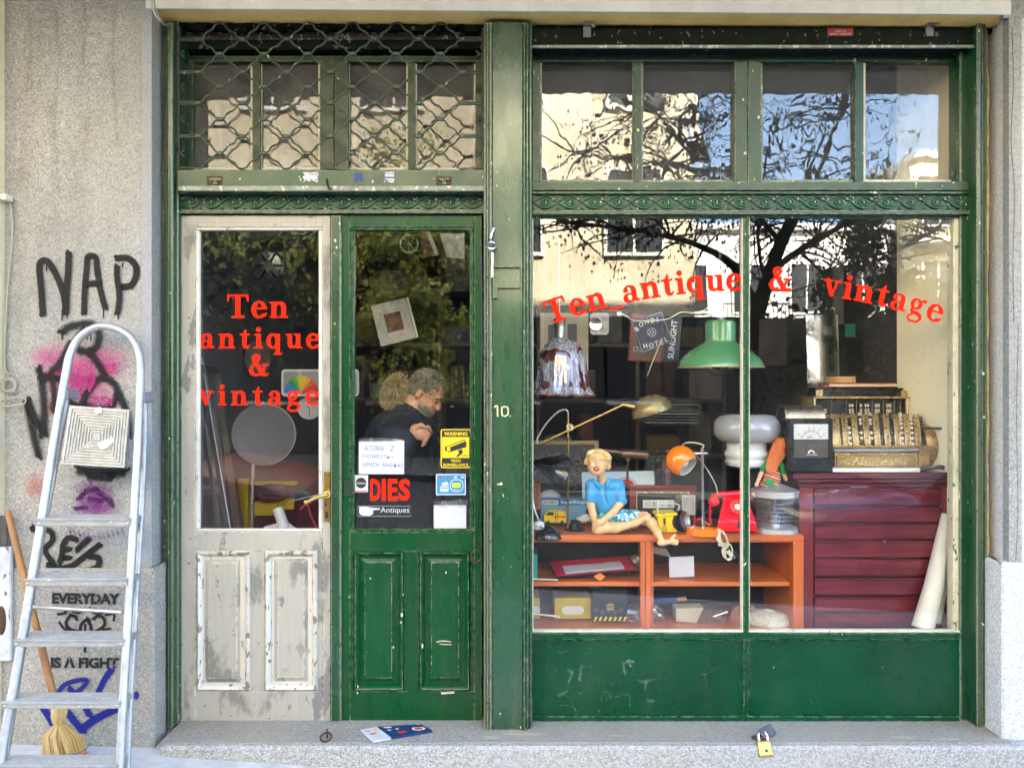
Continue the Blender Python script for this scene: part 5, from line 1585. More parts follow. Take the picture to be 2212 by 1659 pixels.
# ------------------------------------------------------------------ broom
BW = mat_wood('broom_wood', (.36, .17, .05), (.20, .09, .03), .5, 'z', 10)
br = thing('broom', 'straw broom with wooden handle leaning behind the ladder steps', 'broom', W(140, 1640, -.38))
mb = MB(); mb.tube([W(17, 1104, -.20), W(70, 1320, -.27), W(125, 1540, -.34)], [.0125, .0135, .0145], 12); mb.build('handle', BW, br, smooth=True)
STRAW = leafmat('straw', (.40, .27, .10), (.56, .42, .20)); STRAW.node_tree.nodes['Principled BSDF'].inputs['Roughness'].default_value = .7
c0 = W(127, 1545, -.345)
mb = MB(); r = random.Random(2)
mb.lathe([(.012, .05), (.024, .045), (.029, .02), (.027, -.005), (.017, -.03)], TRS(c0, ry=.2), 16)
mb.build('binding', mat('straw_binding', (.58, .42, .18), .7, vs=30, var=.3, stretch=(3, 3, .3), bump=.6, bs=120), br, smooth=True)
mb = MB()
for i in range(420):
    a = r.uniform(0, 2 * PI); q = math.sqrt(r.random())
    u = q * math.cos(a); v = q * math.sin(a)
    top = c0 + Vector((.006 + u * .016, v * .012, -.028))
    fl = abs(u) ** .8 * (1 if u > 0 else -1)
    bl = W(143 + fl * 52, 1640 + r.uniform(-4, 3) + (6 if u > .4 else 0), -.37 + v * .04)
    midp = top.lerp(bl, .45) + Vector((fl * .030, v * .012, .012))
    mb.tube([top, midp, bl], [.0016, .0019, .0015], 3)
o = mb.build('bristles', STRAW, br); o['kind'] = 'stuff'
for col, pts in (((.02, .10, .30), [(144, 1630), (165, 1628), (180, 1621), (191, 1613)]), ((.50, .02, .02), [(172, 1632), (182, 1629), (192, 1623)])):
    mb = MB(); mb.tube([W(a, b, -.412) for a, b in pts], .0018, 5); mb.build('stitching', flat('thread_%d' % int(col[0] * 100), col, .7), br)

# ------------------------------------------------------------------ ladder
ALU = mat('brushed_aluminium', (.36, .37, .385), .42, .5, col2=(.26, .27, .285), vs=10, var=.15, bump=.08, bs=90, chips=(.6, .6, .58), chip_lo=.72)
ALUS = mat('paint_spotted_aluminium', (.33, .325, .305), .5, .35, col2=(.235, .235, .225), vs=18, var=.25, chips=(.60, .59, .56), chip_lo=.70, chip_s=90)
def YL(py): return -.24 - .40 * (py - 700) / 960
la = thing('stepladder', 'folded aluminium stepladder leaning against the graffiti pier', 'ladder', W(135, 1700, -.66))
def lp(x, y, dy=0): return W(x, y, YL(y) + dy)
path = [lp(*p) for p in ((-4, 1690), (12, 1580), (36, 1450), (58, 1320), (75, 1215), (95, 1095), (121, 930), (143, 805), (152, 765), (170, 732), (198, 711), (228, 705), (262, 714), (288, 735), (301, 765), (304, 800), (302, 870), (296, 1000), (290, 1110), (282, 1250), (274, 1385), (266, 1520), (258, 1690))]
mb = MB(); mb.tube(smoothpath(path, 5), .0155, 14); mb.build('front_frame', ALU, la, smooth=True)
for pts in (((146, 852), (128, 960), (100, 1110), (68, 1290), (38, 1470), (6, 1680)), ((314, 862), (312, 960), (306, 1100), (297, 1240), (288, 1400), (280, 1540), (274, 1690))):
    mb = MB(); mb.tube(smoothpath([lp(a, b, .075) for a, b in pts], 4), .011, 10); mb.build('rear_leg', ALU, la, smooth=True)
for px, py in ((147, 850), (312, 858)):
    p = lp(px, py, .03); mb = MB(); mb.box(p.x - .014, p.y - .03, p.z - .022, p.x + .014, p.y + .055, p.z + .02, .004); mb.build('hinge', flat('grey_hinge', (.20, .21, .24), .5), la)
mb = MB(); mb.tube([lp(120, 990, .03), lp(300, 1000, .03)], .0065, 8); mb.build('cross_rod', ALU, la)
mb = MB(); mb.tube([lp(72, 1310, .06), lp(264, 1322, .06)], .008, 8); mb.build('cross_rod', ALU, la)
# platform: concentric ribs
yq = YL(940) - .01
q = [W(151, 876, yq + .02), W(279, 885, yq + .02), W(268, 1010, yq - .03), W(131, 1002, yq - .03)]
def bil(u, v): return q[0].lerp(q[1], u).lerp(q[3].lerp(q[2], u), v)
nrm = (q[1] - q[0]).cross(q[3] - q[0]).normalized()
if nrm.y > 0: nrm = -nrm
mb = MB(); bk = [bil(0, 0), bil(1, 0), bil(1, 1), bil(0, 1)]
mb.add(bk + [p - nrm * .018 for p in bk], [(0, 3, 2, 1), (0, 1, 5, 4), (1, 2, 6, 5), (2, 3, 7, 6), (3, 0, 4, 7), (4, 5, 6, 7)])
plat = mb.build('platform', ALUS, la)
for i in range(9):
    a = .035 + i * .048; mb = MB()
    lo_, hi_ = a, 1 - a
    w = .022
    ring_o = [bil(lo_, lo_), bil(hi_, lo_), bil(hi_, hi_), bil(lo_, hi_)]
    ring_i = [bil(lo_ + w, lo_ + w), bil(hi_ - w, lo_ + w), bil(hi_ - w, hi_ - w), bil(lo_ + w, hi_ - w)]
    vs = ring_o + [p + nrm * .005 for p in [ring_o[k].lerp(ring_i[k], .25) for k in range(4)]] + [p + nrm * .005 for p in [ring_o[k].lerp(ring_i[k], .75) for k in range(4)]] + ring_i
    fs = []
    for r_ in range(3):
        for k in range(4):
            l = (k + 1) % 4; fs.append((r_ * 4 + k, r_ * 4 + l, (r_ + 1) * 4 + l, (r_ + 1) * 4 + k))
    mb.add(vs, fs); mb.build('rib', ALUS, plat)
c = bil(.5, .06); mb = MB(); mb.lathe([(.001, -.008), (.014, -.006), (.016, .001)], align(c, c - nrm), 14); mb.build('knob', STEEL, plat, smooth=True)
mb = MB(); r = random.Random(4)
mb.add([bil(.55, .62) + nrm * .006, bil(.78, .50) + nrm * .006, bil(.82, .56) + nrm * .006, bil(.72, .68) + nrm * .006, bil(.62, .72) + nrm * .006], [(0, 1, 2, 3, 4)]); mb.build('paint_blot', LINT, plat)
# steps
for (xl_, xr_, yt, yf, yb) in ((79, 281, 1109, 1121, 1137), (54, 274, 1235, 1251, 1266), (29, 267, 1361, 1382, 1397.5), (4, 258.5, 1494, 1516, 1530.5), (-14, 252, 1628, 1652, 1668)):
    Yf = YL((yt + yb) / 2) - .022
    a = W(xl_, yf, Yf); b = W(xr_, yb, Yf)
    dtr = (a.z - CAMZ) * -F / (yt - 829.5) - (Yf + D)
    dtr = min(max(dtr, .06), .11)
    st_ = thing('x', 'x', 'x'); bpy.data.objects.remove(st_)
    mb = MB(); mb.box(a.x, Yf, b.z, b.x, Yf + dtr, a.z - .003, .002); s = mb.build('step', ALUS, la)
    nrib = 8
    for i in range(nrib):
        y0 = Yf + .004 + (dtr - .006) * i / nrib
        mb = MB(); mb.box(a.x + .004, y0, a.z - .003, b.x - .004, y0 + (dtr / nrib) * .55, a.z + .001, .001); mb.build('tread_rib', ALUS, s)
    mb = MB(); mb.box(a.x - .001, Yf - .004, a.z - .006, b.x + .001, Yf + .003, a.z + .003, .001); mb.build('step_nose', ALU, s)
    for x in (a.x + .01, b.x - .01):
        mb = MB(); mb.ball((x, Yf - .001, (a.z + b.z) / 2 - .003), (.0055, .003, .0055), 10, 6); mb.build('rivet', STEEL, s)
    for sx, xx in ((-1, a.x), (1, b.x)):
        pass
for px in (-8, 259):
    p = lp(px, 1688)
    mb = MB(); mb.tube([p + Vector((0, 0, .03)), Vector((p.x, p.y, gz(p.x)))], .018, 12); mb.build('foot', flat('black_rubber', (.02, .02, .02), .8), la)

# ------------------------------------------------------------------ small things on the doorstep
RG = thing('iron_ring', 'rusty iron ring bolt standing on the step before the doors', 'ring', G(704, 1603))
c = G(704, 1600)
mb = MB(); mb.tube([c + Vector((.022 * math.cos(a), .018 * math.sin(a), .016 + .010 * math.sin(a))) for a in [i * PI / 12 for i in range(24)]], .0042, 8, closed=True); mb.build('ring', RUST, RG, smooth=True)
mb = MB(); mb.tube([c + Vector((0, .02, 0)), c + Vector((0, .018, .04))], .004, 8); mb.build('bolt', RUST, RG)
# leaflet
def onstep(pts, z): return [G(a, b, DZ + z) for a, b in pts]
lf = thing('leaflet', 'folded blue and white supermarket leaflet lying on the doorstep', 'leaflet', G(860, 1585))
q4 = onstep([(779, 1575), (815, 1569), (846, 1592), (808, 1600)], .012); q5 = onstep([(815, 1569), (908, 1563), (934, 1577), (846, 1592)], .014)
for k, (qq, mm) in enumerate(((q4, PAPER), (q5, flat('leaflet_blue', (.010, .032, .12), .35)))):
    mb = MB(); qq = [p.copy() for p in qq]; dn = [Vector((p.x, p.y, DZ + .005)) for p in qq]
    mb.add(qq + dn, [(0, 1, 2, 3), (0, 4, 5, 1), (1, 5, 6, 2), (2, 6, 7, 3), (3, 7, 4, 0), (7, 6, 5, 4)]); pg = mb.build('page', mm, lf)
    r = random.Random(9 + k); up = Vector((0, 0, .0008))
    def bp(u, v): return qq[0].lerp(qq[1], u).lerp(qq[3].lerp(qq[2], u), v) + up
    specs = [((.08, .1, .45, .3), (.35, .36, .4)), ((.1, .42, .6, .55), (.6, .10, .03)), ((.55, .1, .8, .45), (.65, .5, .08)), ((.2, .7, .7, .8), (.4, .42, .45))] if k == 0 else \
        [((.08, .08, .3, .22), (.65, .62, .55)), ((.1, .35, .2, .47), (.65, .66, .6)), ((.3, .3, .38, .45), (.6, .6, .3)), ((.22, .6, .48, .88), (.45, .04, .03)), ((.6, .38, .95, .85), (.7, .68, .6)), ((.66, .45, .9, .78), (.55, .08, .03)), ((.85, .1, .97, .2), (.7, .5, .05))]
    for i, ((u0, v0, u1, v1), cc) in enumerate(specs):
        n = 10; mb = MB()
        ps = [bp((u0 + u1) / 2 + (u1 - u0) / 2 * math.cos(2 * PI * j / n) * r.uniform(.8, 1), (v0 + v1) / 2 + (v1 - v0) / 2 * math.sin(2 * PI * j / n) * r.uniform(.8, 1)) + up * i * .4 for j in range(n)]
        mb.add(ps, [list(range(n))]); mb.build('print', flat('leaflet_ink_%d_%d' % (k, i), cc, .5), pg)
# padlocks
pd = thing('padlock', 'brass padlock hanging over the edge of the granite step', 'padlock', G(1650, 1602))
cl_ = G(1650, 1608)
mb = MB(); T = TRS(cl_ + Vector((0, -.012, -.006)), rx=-.5, rz=.12)
mb.box(-.029, -.011, -.032, .029, .011, .026, .004, M=T); mb.build('lock_body', BRASS, pd)
mb = MB(); mb.tube([T @ Vector(p) for p in ((-.018, 0, .024), (-.018, 0, .046), (-.010, 0, .058), (.010, 0, .058), (.018, 0, .046), (.018, 0, .024))], .0045, 8); mb.build('shackle', CHROME, pd, smooth=True)
mb = MB(); mb.lathe([(.0005, 0), (.005, 0), (.005, .001)], T @ TRS((0, -.0115, -.012), rx=R(90)), 12); mb.build('key_hole', BLK, pd)
p2_ = thing('padlock', 'dark grey padlock with a ring lying on the step behind the brass one', 'padlock', G(1655, 1588))
T = TRS(G(1657, 1590) + Vector((0, 0, .018)), rx=-.95, ry=-.25, rz=.4)
mb = MB(); mb.box(-.032, -.012, -.022, .032, .012, .022, .006, M=T); mb.build('lock_body', flat('dark_zinc', (.14, .13, .14), .45, .6), p2_)
mb = MB(); mb.tube([G(1640, 1597) + Vector((.028 * math.cos(a), .014 * math.sin(a), .008)) for a in [i * PI / 10 for i in range(20)]], .0045, 8, closed=True); mb.build('shackle', RUST, p2_, smooth=True)
# ------------------------------------------------------------------ the window display: cabinet and chest
ORW = mat_wood('orange_wood', (.60, .155, .036), (.40, .09, .024), .32, 'x', 9, .4)
ORWV = mat_wood('orange_wood_upright', (.60, .155, .036), (.40, .09, .024), .32, 'z', 9, .4)
MAH = mat_wood('mahogany', (.12, .018, .028), (.05, .008, .015), .28, 'x', 7, .5)
MAHD = mat_wood('mahogany_drawer', (.20, .028, .036), (.06, .009, .016), .26, 'x', 6, .5)
YC = .11
cab = thing('display_cabinet', 'low orange wood display cabinet with open shelves behind the big window', 'cabinet', W(1440, 1362, .3))
zc_t = zat(1155.5, YC); zc_b = zat(1363, YC)
xa, xb = xat(1100, YC), xat(1737, YC)
def bx(name, x0, y0, z0, x1, y1, z1, m, par, c=.002, label=None):
    mb = MB(); mb.box(x0, y0, z0, x1, y1, z1, c); return mb.build(name, m, par, label=label)
bx('top', xa, YC, zat(1168, YC), xb, YC + .42, zc_t, ORW, cab, .003)
bx('top_moulding', xa, YC + .004, zat(1171.5, YC), xb - .045, YC + .02, zat(1168.3, YC), ORW, cab)
bx('shelf', xa, YC + .03, zat(1270, YC), xat(1712, YC), YC + .40, zat(1260, YC), ORW, cab)
bx('bottom', xa, YC, zat(1372, YC), xb, YC + .42, zat(1361, YC), ORW, cab)
for a, b in ((1383.5, 1394), (1394.8, 1407)):
    bx('upright', xat(a, YC), YC + (.0 if a < 1390 else .004), zat(1361, YC), xat(b, YC), YC + .03, zat(1171.5 if a > 1390 else 1171.5, YC) , ORWV, cab, .003)
bx('upright', xat(1714, YC), YC + .001, zat(1361, YC), xb, YC + .42, zat(1168.3, YC), ORWV, cab, .003)
bx('partition', xat(1392, YC + .2), YC + .035, zat(1361, YC), xat(1398, YC + .2), YC + .41, zat(1168.3, YC), ORWV, cab)
bx('back', xa, YC + .405, zat(1372, YC), xb - .01, YC + .415, zat(1172, YC), flat('dark_back_board', (.02, .02, .025), .6), cab)
bx('window_floor', RX0, .05, DZ, RX1, .6, zat(1373, YC), flat('window_floor_dark', (.05, .02, .02), .6), None).__setitem__('kind', 'structure')

YH = .17
ch = thing('drawer_chest', 'dark mahogany chest with eight wide drawers at the right of the window', 'chest', W(1888, 1360, .4))
xh0, xh1 = xat(1727, YH), RX1 - .004
bx('carcass', xh0, YH + .02, zat(1366, YH), xh1, YH + .44, zat(1052, YH), MAH, ch)
bx('top', xat(1714, YH - .02), YH - .02, zat(1034, YH - .02), xh1 + .002, YH + .45, zat(1021, YH - .02), MAH, ch, .003)
for i, (a, b, y) in enumerate(((1034.3, 1041, -.014), (1041.3, 1045, -.003), (1045.3, 1052, -.009))):
    bx('cornice', xat(1719 + i * 3, YH), YH + y, zat(b, YH), xh1 + .001, YH + .3, zat(a, YH), MAH, ch, .004)
bx('stile', xh0, YH, zat(1366, YH), xat(1757, YH), YH + .02, zat(1052.3, YH), mat_wood('mahogany_upright', (.22, .028, .035), (.10, .013, .02), .3, 'z', 7, .5), ch)
bx('stile', xat(2034, YH), YH, zat(1366, YH), xh1, YH + .02, zat(1052.3, YH), MATS['mahogany_upright'], ch)
dy = [1054, 1094, 1131, 1167, 1207, 1247, 1288, 1324, 1359]
for i in range(8):
    d = bx('drawer', xat(1759, YH), YH - .004 - .001 * (i % 3), zat(dy[i + 1] - 3.2, YH), xat(2032.5 - (i % 2), YH), YH + .2, zat(dy[i] + 1, YH), MAHD, ch, .0035)
    bx('drawer_lip', xat(1759.5, YH), YH - .009, zat(dy[i] + 5, YH), xat(2032, YH), YH - .002, zat(dy[i] + 1.5, YH), MAHD, d, .002)
mb = MB(); mb.ball(W(1911, 1169, YH - .008), .004, 8, 6); mb.build('knob', BRASS, ch)
PAP2 = mat('aged_paper_roll', (.62, .60, .50), .75, col2=(.52, .50, .40), vs=5, var=.08)
mb = MB(); mb.tube([W(1993, 1358, .07), W(2018, 1262, .10), W(2049, 1112, .145)], [.046, .039, .029], 24)
o = mb.build('paper_roll', PAP2, None, smooth=True, auto=50); tag(o, 'thick cream paper roll leaning before the chest of drawers', 'paper roll')
mb = MB(); mb.lathe([(.0005, 0), (.024, 0), (.024, .002)], align(W(2049, 1111, .146), W(2053, 1095, .15)), 20); mb.build('roll_end', flat('roll_hollow', (.16, .13, .09), .8), o)
mb = MB(); mb.tube([W(2022, 1345, .13), W(2045, 1240, .15), W(2063, 1120, .16)], [.020, .016, .005], 12)
o = mb.build('paper_roll', PAP2, None, smooth=True, auto=50); tag(o, 'thin torn paper roll behind the thick one at the window edge', 'paper roll')

# ---------------- cash register
BR = mat('register_brass', (.50, .34, .14), .28, .6, col2=(.20, .13, .05), vs=22, var=.3, bump=.7, bs=150)
BRL = mat('bright_brass', (.90, .70, .36), .22, .6, vs=30, var=.15)
YRG = .17
rg = thing('cash_register', 'ornate antique brass cash register with rows of keys on the mahogany chest', 'cash register', W(1890, 1018, .35))
def rb(name, a, b, c, d, Y, dep, m, par=rg, cc=.002):
    mb = MB(); mb.pbox(a, b, c, d, Y, dep, cc); return mb.build(name, m, par)
rb('slab', 1798, 1011, 1988, 1020, YRG - .03, .3, LINT)
rb('base', 1803, 977, 1983, 1011, YRG, .34, BR); dp = rb('drawer_plate', 1808, 984, 1976, 1009, YRG - .008, .01, mat('plate_brass', (.36, .24, .09), .35, .5, vs=20, var=.1))
txt('lettering', 'National', 1890, 997, 19, YRG - .009, BRL, dp, 100, shear=.45, depth=.12, bold=.01)
for x0 in (1832, 1952):
    mb = MB()
    for k in range(7):
        mb.ball(W(x0 + 9 * math.cos(k * .9) * (k / 6 + .3), 998 + 5 * math.sin(k * .9), YRG - .009), (.006, .003, .004), 8, 5)
    mb.tube(smoothpath([W(x0 - 18, 1000, YRG - .009), W(x0 - 6, 993, YRG - .010), W(x0 + 6, 1003, YRG - .010), W(x0 + 18, 996, YRG - .009)], 5), .0016, 5)
    o_ = mb.build('scroll_ornament', BRL, dp)
rb('coin_shelf', 1799, 967, 1987, 977, YRG - .022, .05, STEEL, cc=.006)
mb = MB()
for a, b in ((1817, 1836), (1843, 1860), (1866, 1902), (1906, 1962)): pass
rb('slot', 1815, 979.5, 1970, 983.3, YRG - .004, .004, BRL); rb('lip', 1799, 960, 1990, 966.5, YRG + .0, .2, BR)
def arc(px, th, bulge=0):
    return W(px, 962 - (63 + bulge) * math.sin(th), YRG + .16 - (.16 + bulge * .002) * math.cos(th))
mb = MB(); vs = []; n = 10
for k in range(n + 1):
    th = PI / 2 * k / n
    vs += [arc(1799, th), arc(1992, th)]
vs += [W(1799, 962, .5), W(1992, 962, .5)]
fs = [(2 * k, 2 * k + 1, 2 * k + 3, 2 * k + 2) for k in range(n)]
mb.add(vs, fs + [[2 * k for k in range(n + 1)] + [2 * n + 2], ([2 * k + 1 for k in range(n + 1)] + [2 * n + 3])[::-1]]); mb.build('key_bed', mat('dark_brass', (.16, .10, .05), .45, .8, vs=30, var=.3), rg, smooth=True)
cols = [1799, 1822, 1843, 1868, 1890, 1912, 1934, 1956, 1978]
for i, cx_ in enumerate(cols):
    w = 13 if i else 18
    sh = 0
    mb = MB(); vs = []
    for k in range(n + 1):
        th = PI / 2 * k / n
        s_x = -6 * math.sin(th)
        vs += [arc(cx_ + s_x, th, 2), arc(cx_ + 2.5 + s_x, th, 5), arc(cx_ + w - 2.5 + s_x, th, 5), arc(cx_ + w + s_x, th, 2)]
    fs = []
    for k in range(n):
        for j in range(3): fs.append((4 * k + j, 4 * k + j + 1, 4 * k + j + 5, 4 * k + j + 4))
    mb.add(vs, fs + [(0, 3, 2, 1)]); bd = mb.build('key_band', BR, rg, smooth=True)
    mb = MB()
    for e in (1, w - 1):
        mb.tube([arc(cx_ + e - 6 * math.sin(PI / 2 * k / n), PI / 2 * k / n, 5.5) for k in range(n + 1)], .0016, 5)
        mb.build('band_edge', BRL, bd, smooth=True); mb = MB()
KEYW = flat('ivory_key', (.60, .52, .36), .4); KEYD = flat('black_key', (.04, .035, .03), .3)
mbk = MB(); mbk.lathe([(.0005, .004), (.0065, .004), (.0075, .002), (.0075, -.002), (.003, -.003), (.003, -.02)], None, 10)
kms = []
for mm in (KEYW, KEYD):
    me = bpy.data.meshes.new('key'); me.from_pydata(mbk.v, [], mbk.f); me.materials.append(mm); kms.append(me)
for i in range(2, 9):
    cx_ = cols[i] - 5.5
    for k in range(9):
        th = PI / 2 * (k + .3) / 9.0
        if i == 2 and k > 3: continue
        p = arc(cx_ - 6 * math.sin(th), th, 6)
        o = link_mesh('key', kms[0 if i in (2, 7, 8) else (k % 3 == 0 and 1 or (1 if i in (5, 6) else 0))], rg, loc=p - ORG[rg.name])
        o.rotation_euler = (PI / 2 - th * .8, 0, 0)
# number window
rb('indicator_box', 1761, 861, 1962, 899, YRG + .22, .16, BLK); rb('indicator_frame', 1760, 898, 1963, 903, YRG + .12, .12, BR)
for a, b in ((1758.5, 1763), (1959, 1963.5)): rb('indicator_post', a, 858, b, 899, YRG + .205, .17, BRL)
rb('indicator_roof', 1757, 856.5, 1966, 861, YRG + .20, .2, BR)
rb('top_sign', 1765, 838, 1952, 856, YRG + .23, .15, flat('black_enamel', (.018, .018, .02), .25)); rb('corner_ornament', 1764, 841, 1778, 856, YRG + .222, .02, BRL); rb('corner_ornament', 1948, 843, 1962, 856, YRG + .222, .02, BR)
NUM = flat('number_ivory', (.68, .60, .40), .5)
for s, x, w in (('0', 1783, 6), ('55', 1839, 11), ('5', 1860, 6), ('55', 1873, 11), ('00', 1895, 11), ('00', 1920, 11)):
    txt('number_print', s, x, 888, 10, YRG + .2185, NUM, rg, w, rot=PI, bold=.02)
    if s != '0': txt('number_print', s.replace('5', '4'), x, 876, 8, YRG + .2185, NUM, rg, w, rot=PI, bold=.02)
for x in (1795, 1810, 1828, 1850, 1884, 1908, 1932, 1945):
    rb('reel_edge', x, 864, x + 2, 896, YRG + .214, .01, flat('reel_grey', (.10, .10, .10), .4))
# left drum and right side
mb = MB(); T = align(W(1772, 908, .30), W(1686, 908, .30)); L = (W(1772, 908, .3) - W(1686, 908, .3)).length
mb.lathe([(.0005, 0), (.066, 0), (.070, .003), (.070, L - .012), (.074, L - .008), (.074, L), (.062, L), (.058, L - .004), (.0005, L - .004)], T, 32); mb.build('drum', mat('engraved_silver_brass', (.52, .44, .33), .35, 1.0, col2=(.3, .22, .12), vs=30, var=.3, bump=.9, bs=110), rg, smooth=True)
rb('drum_support', 1690, 935, 1800, 1015, .26, .2, BR)
mb = MB(); T = align(W(1978, 962, .31), W(2012, 962, .31)); mb.lathe([(.0005, 0), (.10, 0), (.104, .01), (.104, .045), (.095, .055), (.0005, .055)], T, 36); mb.build('side_disc', BR, rg, smooth=True)
rb('side_block', 1984, 962, 2009, 1012, YRG + .02, .25, BR)
mb = MB(); mb.tube([W(1985, 925, .22), W(2034, 925, .20)], .0055, 10); mb.build('side_handle', BLACK, rg, smooth=True)
mb = MB(); mb.tube([W(1984, 1014, .15), W(1998, 1010, .14), W(2014, 1012, .13), (W(2030, 1009, .13)), W(2038, 1010, .13)], [.004, .011, .006, .010, .011], 12); mb.build('crank', flat('old_iron', (.08, .06, .05), .5, .6), rg, smooth=True)
bk = thing('book', 'red covered book lying on top of the cash register', 'book', W(1860, 838, .45))
rb('cover', 1782, 834.8, 1939, 836.6, YRG + .21, .15, flat('red_cover', (.30, .02, .02), .5), bk, .0004); rb('cover', 1790, 826.8, 1939, 828.6, YRG + .205, .15, MATS['red_cover'], bk, .0004); rb('pages', 1792, 828.8, 1938, 834.6, YRG + .212, .14, flat('cream_pages', (.62, .52, .34), .7), bk, .0004)
mb = MB(); mb.lathe([(.055, 0), (.067, 0), (.067, .033), (.055, .033), (.055, 0)], Matrix.Translation(W(1817, 828, YRG + .28)), 36)
o = mb.build('tape_roll', flat('tan_tape', (.48, .27, .10), .4), None, smooth=True); tag(o, 'roll of tan packing tape on the book on the cash register', 'tape roll')

# ---------------- ammeter
am = thing('ammeter', 'black square panel ammeter with white 5A scale before the cash register', 'meter', W(1751, 1018, .16))
YA = .125
def ab(name, a, b, c, d, Y, dep, m, par=am, cc=.001): return rb(name, a, b, c, d, Y, dep, m, par, cc)
BKL = flat('bakelite', (.012, .014, .016), .25)
ab('case', 1704, 905, 1799, 1019, YA + .012, .09, BKL); 
for r_ in ((1706, 904.5, 1799, 914), (1706, 990, 1799, 1018), (1706, 914.3, 1714, 989.7), (1791, 914.3, 1799, 989.7)): ab('bezel', *r_, YA, .02, BKL, cc=.002)
ds = ab('scale', 1715, 916, 1790, 949, YA + .009, .003, flat('dial_white', (.74, .74, .70), .5)); ab('movement_window', 1715, 950, 1790, 989, YA + .010, .002, flat('dark_movement', (.07, .06, .05), .4))
mb = MB(); mb.tube([W(1752.5 - 25 * math.cos(a), 968 - 36 * math.sin(a), YA + .008) for a in [R(35) + R(110) * k / 14 for k in range(15)]], .0009, 5); mb.build('scale_arc', flat('scale_red', (.35, .03, .02), .5), ds)
for k in range(6):
    a = R(40) + R(100) * k / 5; mb = MB(); mb.tube([W(1752.5 - 27 * math.cos(a), 968 - 37 * math.sin(a), YA + .008), W(1752.5 - 32 * math.cos(a), 968 - 43 * math.sin(a), YA + .008)], .0009, 4); mb.build('scale_mark', BLK, ds)
    txt('print', str(k), 1752.5 - 35.5 * math.cos(a), 968 - 46.5 * math.sin(a), 4.2, YA + .008, BLK, ds)
for k in range(26):
    a = R(40) + R(100) * k / 25; mb = MB(); mb.tube([W(1752.5 - 27 * math.cos(a), 968 - 37 * math.sin(a), YA + .0085), W(1752.5 - 29.5 * math.cos(a), 968 - 40 * math.sin(a), YA + .0085)], .0004, 3); mb.build('scale_mark', BLK, ds)
txt('print', '5A–', 1751, 943.5, 6, YA + .008, BLK, ds, 15)
mb = MB(); mb.lathe([(.0005, -.004), (.020, -.004), (.024, 0), (.024, .003)], TRS(W(1752, 972, YA + .008), rx=R(90)), 24); mb.build('magnet', flat('red_magnet', (.28, .05, .04), .5), am)
mb = MB(); mb.tube(smoothpath([W(1746, 978, YA), W(1752, 973, YA), W(1759, 978, YA)], 4), .003, 8); mb.build('yoke', CHROME, am); ab('yoke_bar', 1742, 980, 1766, 984, YA + .001, .004, STEEL)
mb = MB(); mb.pbox(1714, 915, 1791, 990, YA + .004, .001, 0); mb.build('cover_glass', mat_glass('meter_glass', 1.5, 0, .02), am)

# ---------------- ship lantern
YLN = .15
ln = thing('ship_lantern', 'galvanised ship lantern with ribbed clear lens at the right end of the cabinet', 'lantern', W(1674, 1153, .2))
cl = W(1674, 1153, .215); s = sc(.215)
def zl_(py): return (1153 - py) * s
LENS = mat_glass('ribbed_lens', 1.8, .03, .16, 0, filmcol=(.55, .6, .6), rough=.12)
ZINC = mat('galvanised', (.50, .50, .50), .5, .75, col2=(.38, .38, .38), vs=20, var=.25, bump=.3, bs=60)
mb = MB(); mb.lathe([(.0005, 0), (46 * s, 0), (48 * s, .003), (47.5 * s, zl_(1137)), (43 * s, zl_(1135)), (.0005, zl_(1135))], Matrix.Translation(cl), 40); mb.build('base', ZINC, ln, smooth=True)
prof = []
for i in range(15):
    z = zl_(1135) + (zl_(1072) - zl_(1135)) * i / 14
    prof.append((((41 if i % 2 else 38.2)) * s, z))
mb = MB(); mb.lathe(prof, Matrix.Translation(cl), 40); mb.build('lens', LENS, ln, smooth=True, auto=20)
mb = MB(); mb.lathe([(.0005, zl_(1135)), (14 * s, zl_(1135)), (14 * s, zl_(1108)), (4 * s, zl_(1105)), (4 * s, zl_(1080)), (.0005, zl_(1080))], Matrix.Translation(cl), 20); mb.build('lamp_holder', CHROME, ln, smooth=True)
for k in (0, 2, 4, 6):
    z = zl_(1135) + (zl_(1072) - zl_(1135)) * (k + 1) / 9
mb = MB(); mb.lathe([(.0005, zl_(1073)), (44 * s, zl_(1073)), (49 * s, zl_(1070)), (49 * s, zl_(1062)), (.0005, zl_(1062))], Matrix.Translation(cl), 40); mb.build('collar', ZINC, ln, smooth=True)
mb = MB(); mb.lathe([(.0005, zl_(1061.5)), (50 * s, zl_(1061.5)), (50 * s, zl_(1057)), (34 * s, zl_(1052)), (12 * s, zl_(1044.5)), (.0005, zl_(1044))], Matrix.Translation(cl), 40); mb.build('lid', ZINC, ln, smooth=True)
for sx in (-1, 1):
    p = cl + Vector((sx * 48 * s, -.012, zl_(1066))); mb = MB(); mb.tube([p + Vector((0, -.012, 0)), p + Vector((0, .012, 0))], .011, 14); mb.build('lug', ZINC, ln, smooth=True)
    mb = MB(); mb.tube([p + Vector((0, 0, 0)), p + Vector((0, 0, .026))], .004, 8); mb.build('bolt', BRASS, ln)
for a in (0.4, 1.3, 2.2, 3.0, 4.1, 5.2):
    pass
for zz in (1118, 1100):
    mb = MB(); mb.tube([cl + Vector((43.5 * s * math.cos(a), 43.5 * s * math.sin(a), zl_(zz))) for a in [2 * PI * k / 32 for k in range(32)]], .0014, 5, closed=True); mb.build('guard_wire', STEEL, ln)

# ---------------- red telephone
REDP = flat('red_bakelite', (.80, .008, .02), .16, coat=.6)
tp = thing('telephone', 'glossy red rotary dial telephone beside the orange lamp', 'telephone', W(1585, 1150, .2))
YT = .14
def ppm(name, pts, Y, dep, m, par): mb = MB(); mb.pprism(pts, Y, dep); return mb.build(name, m, par)
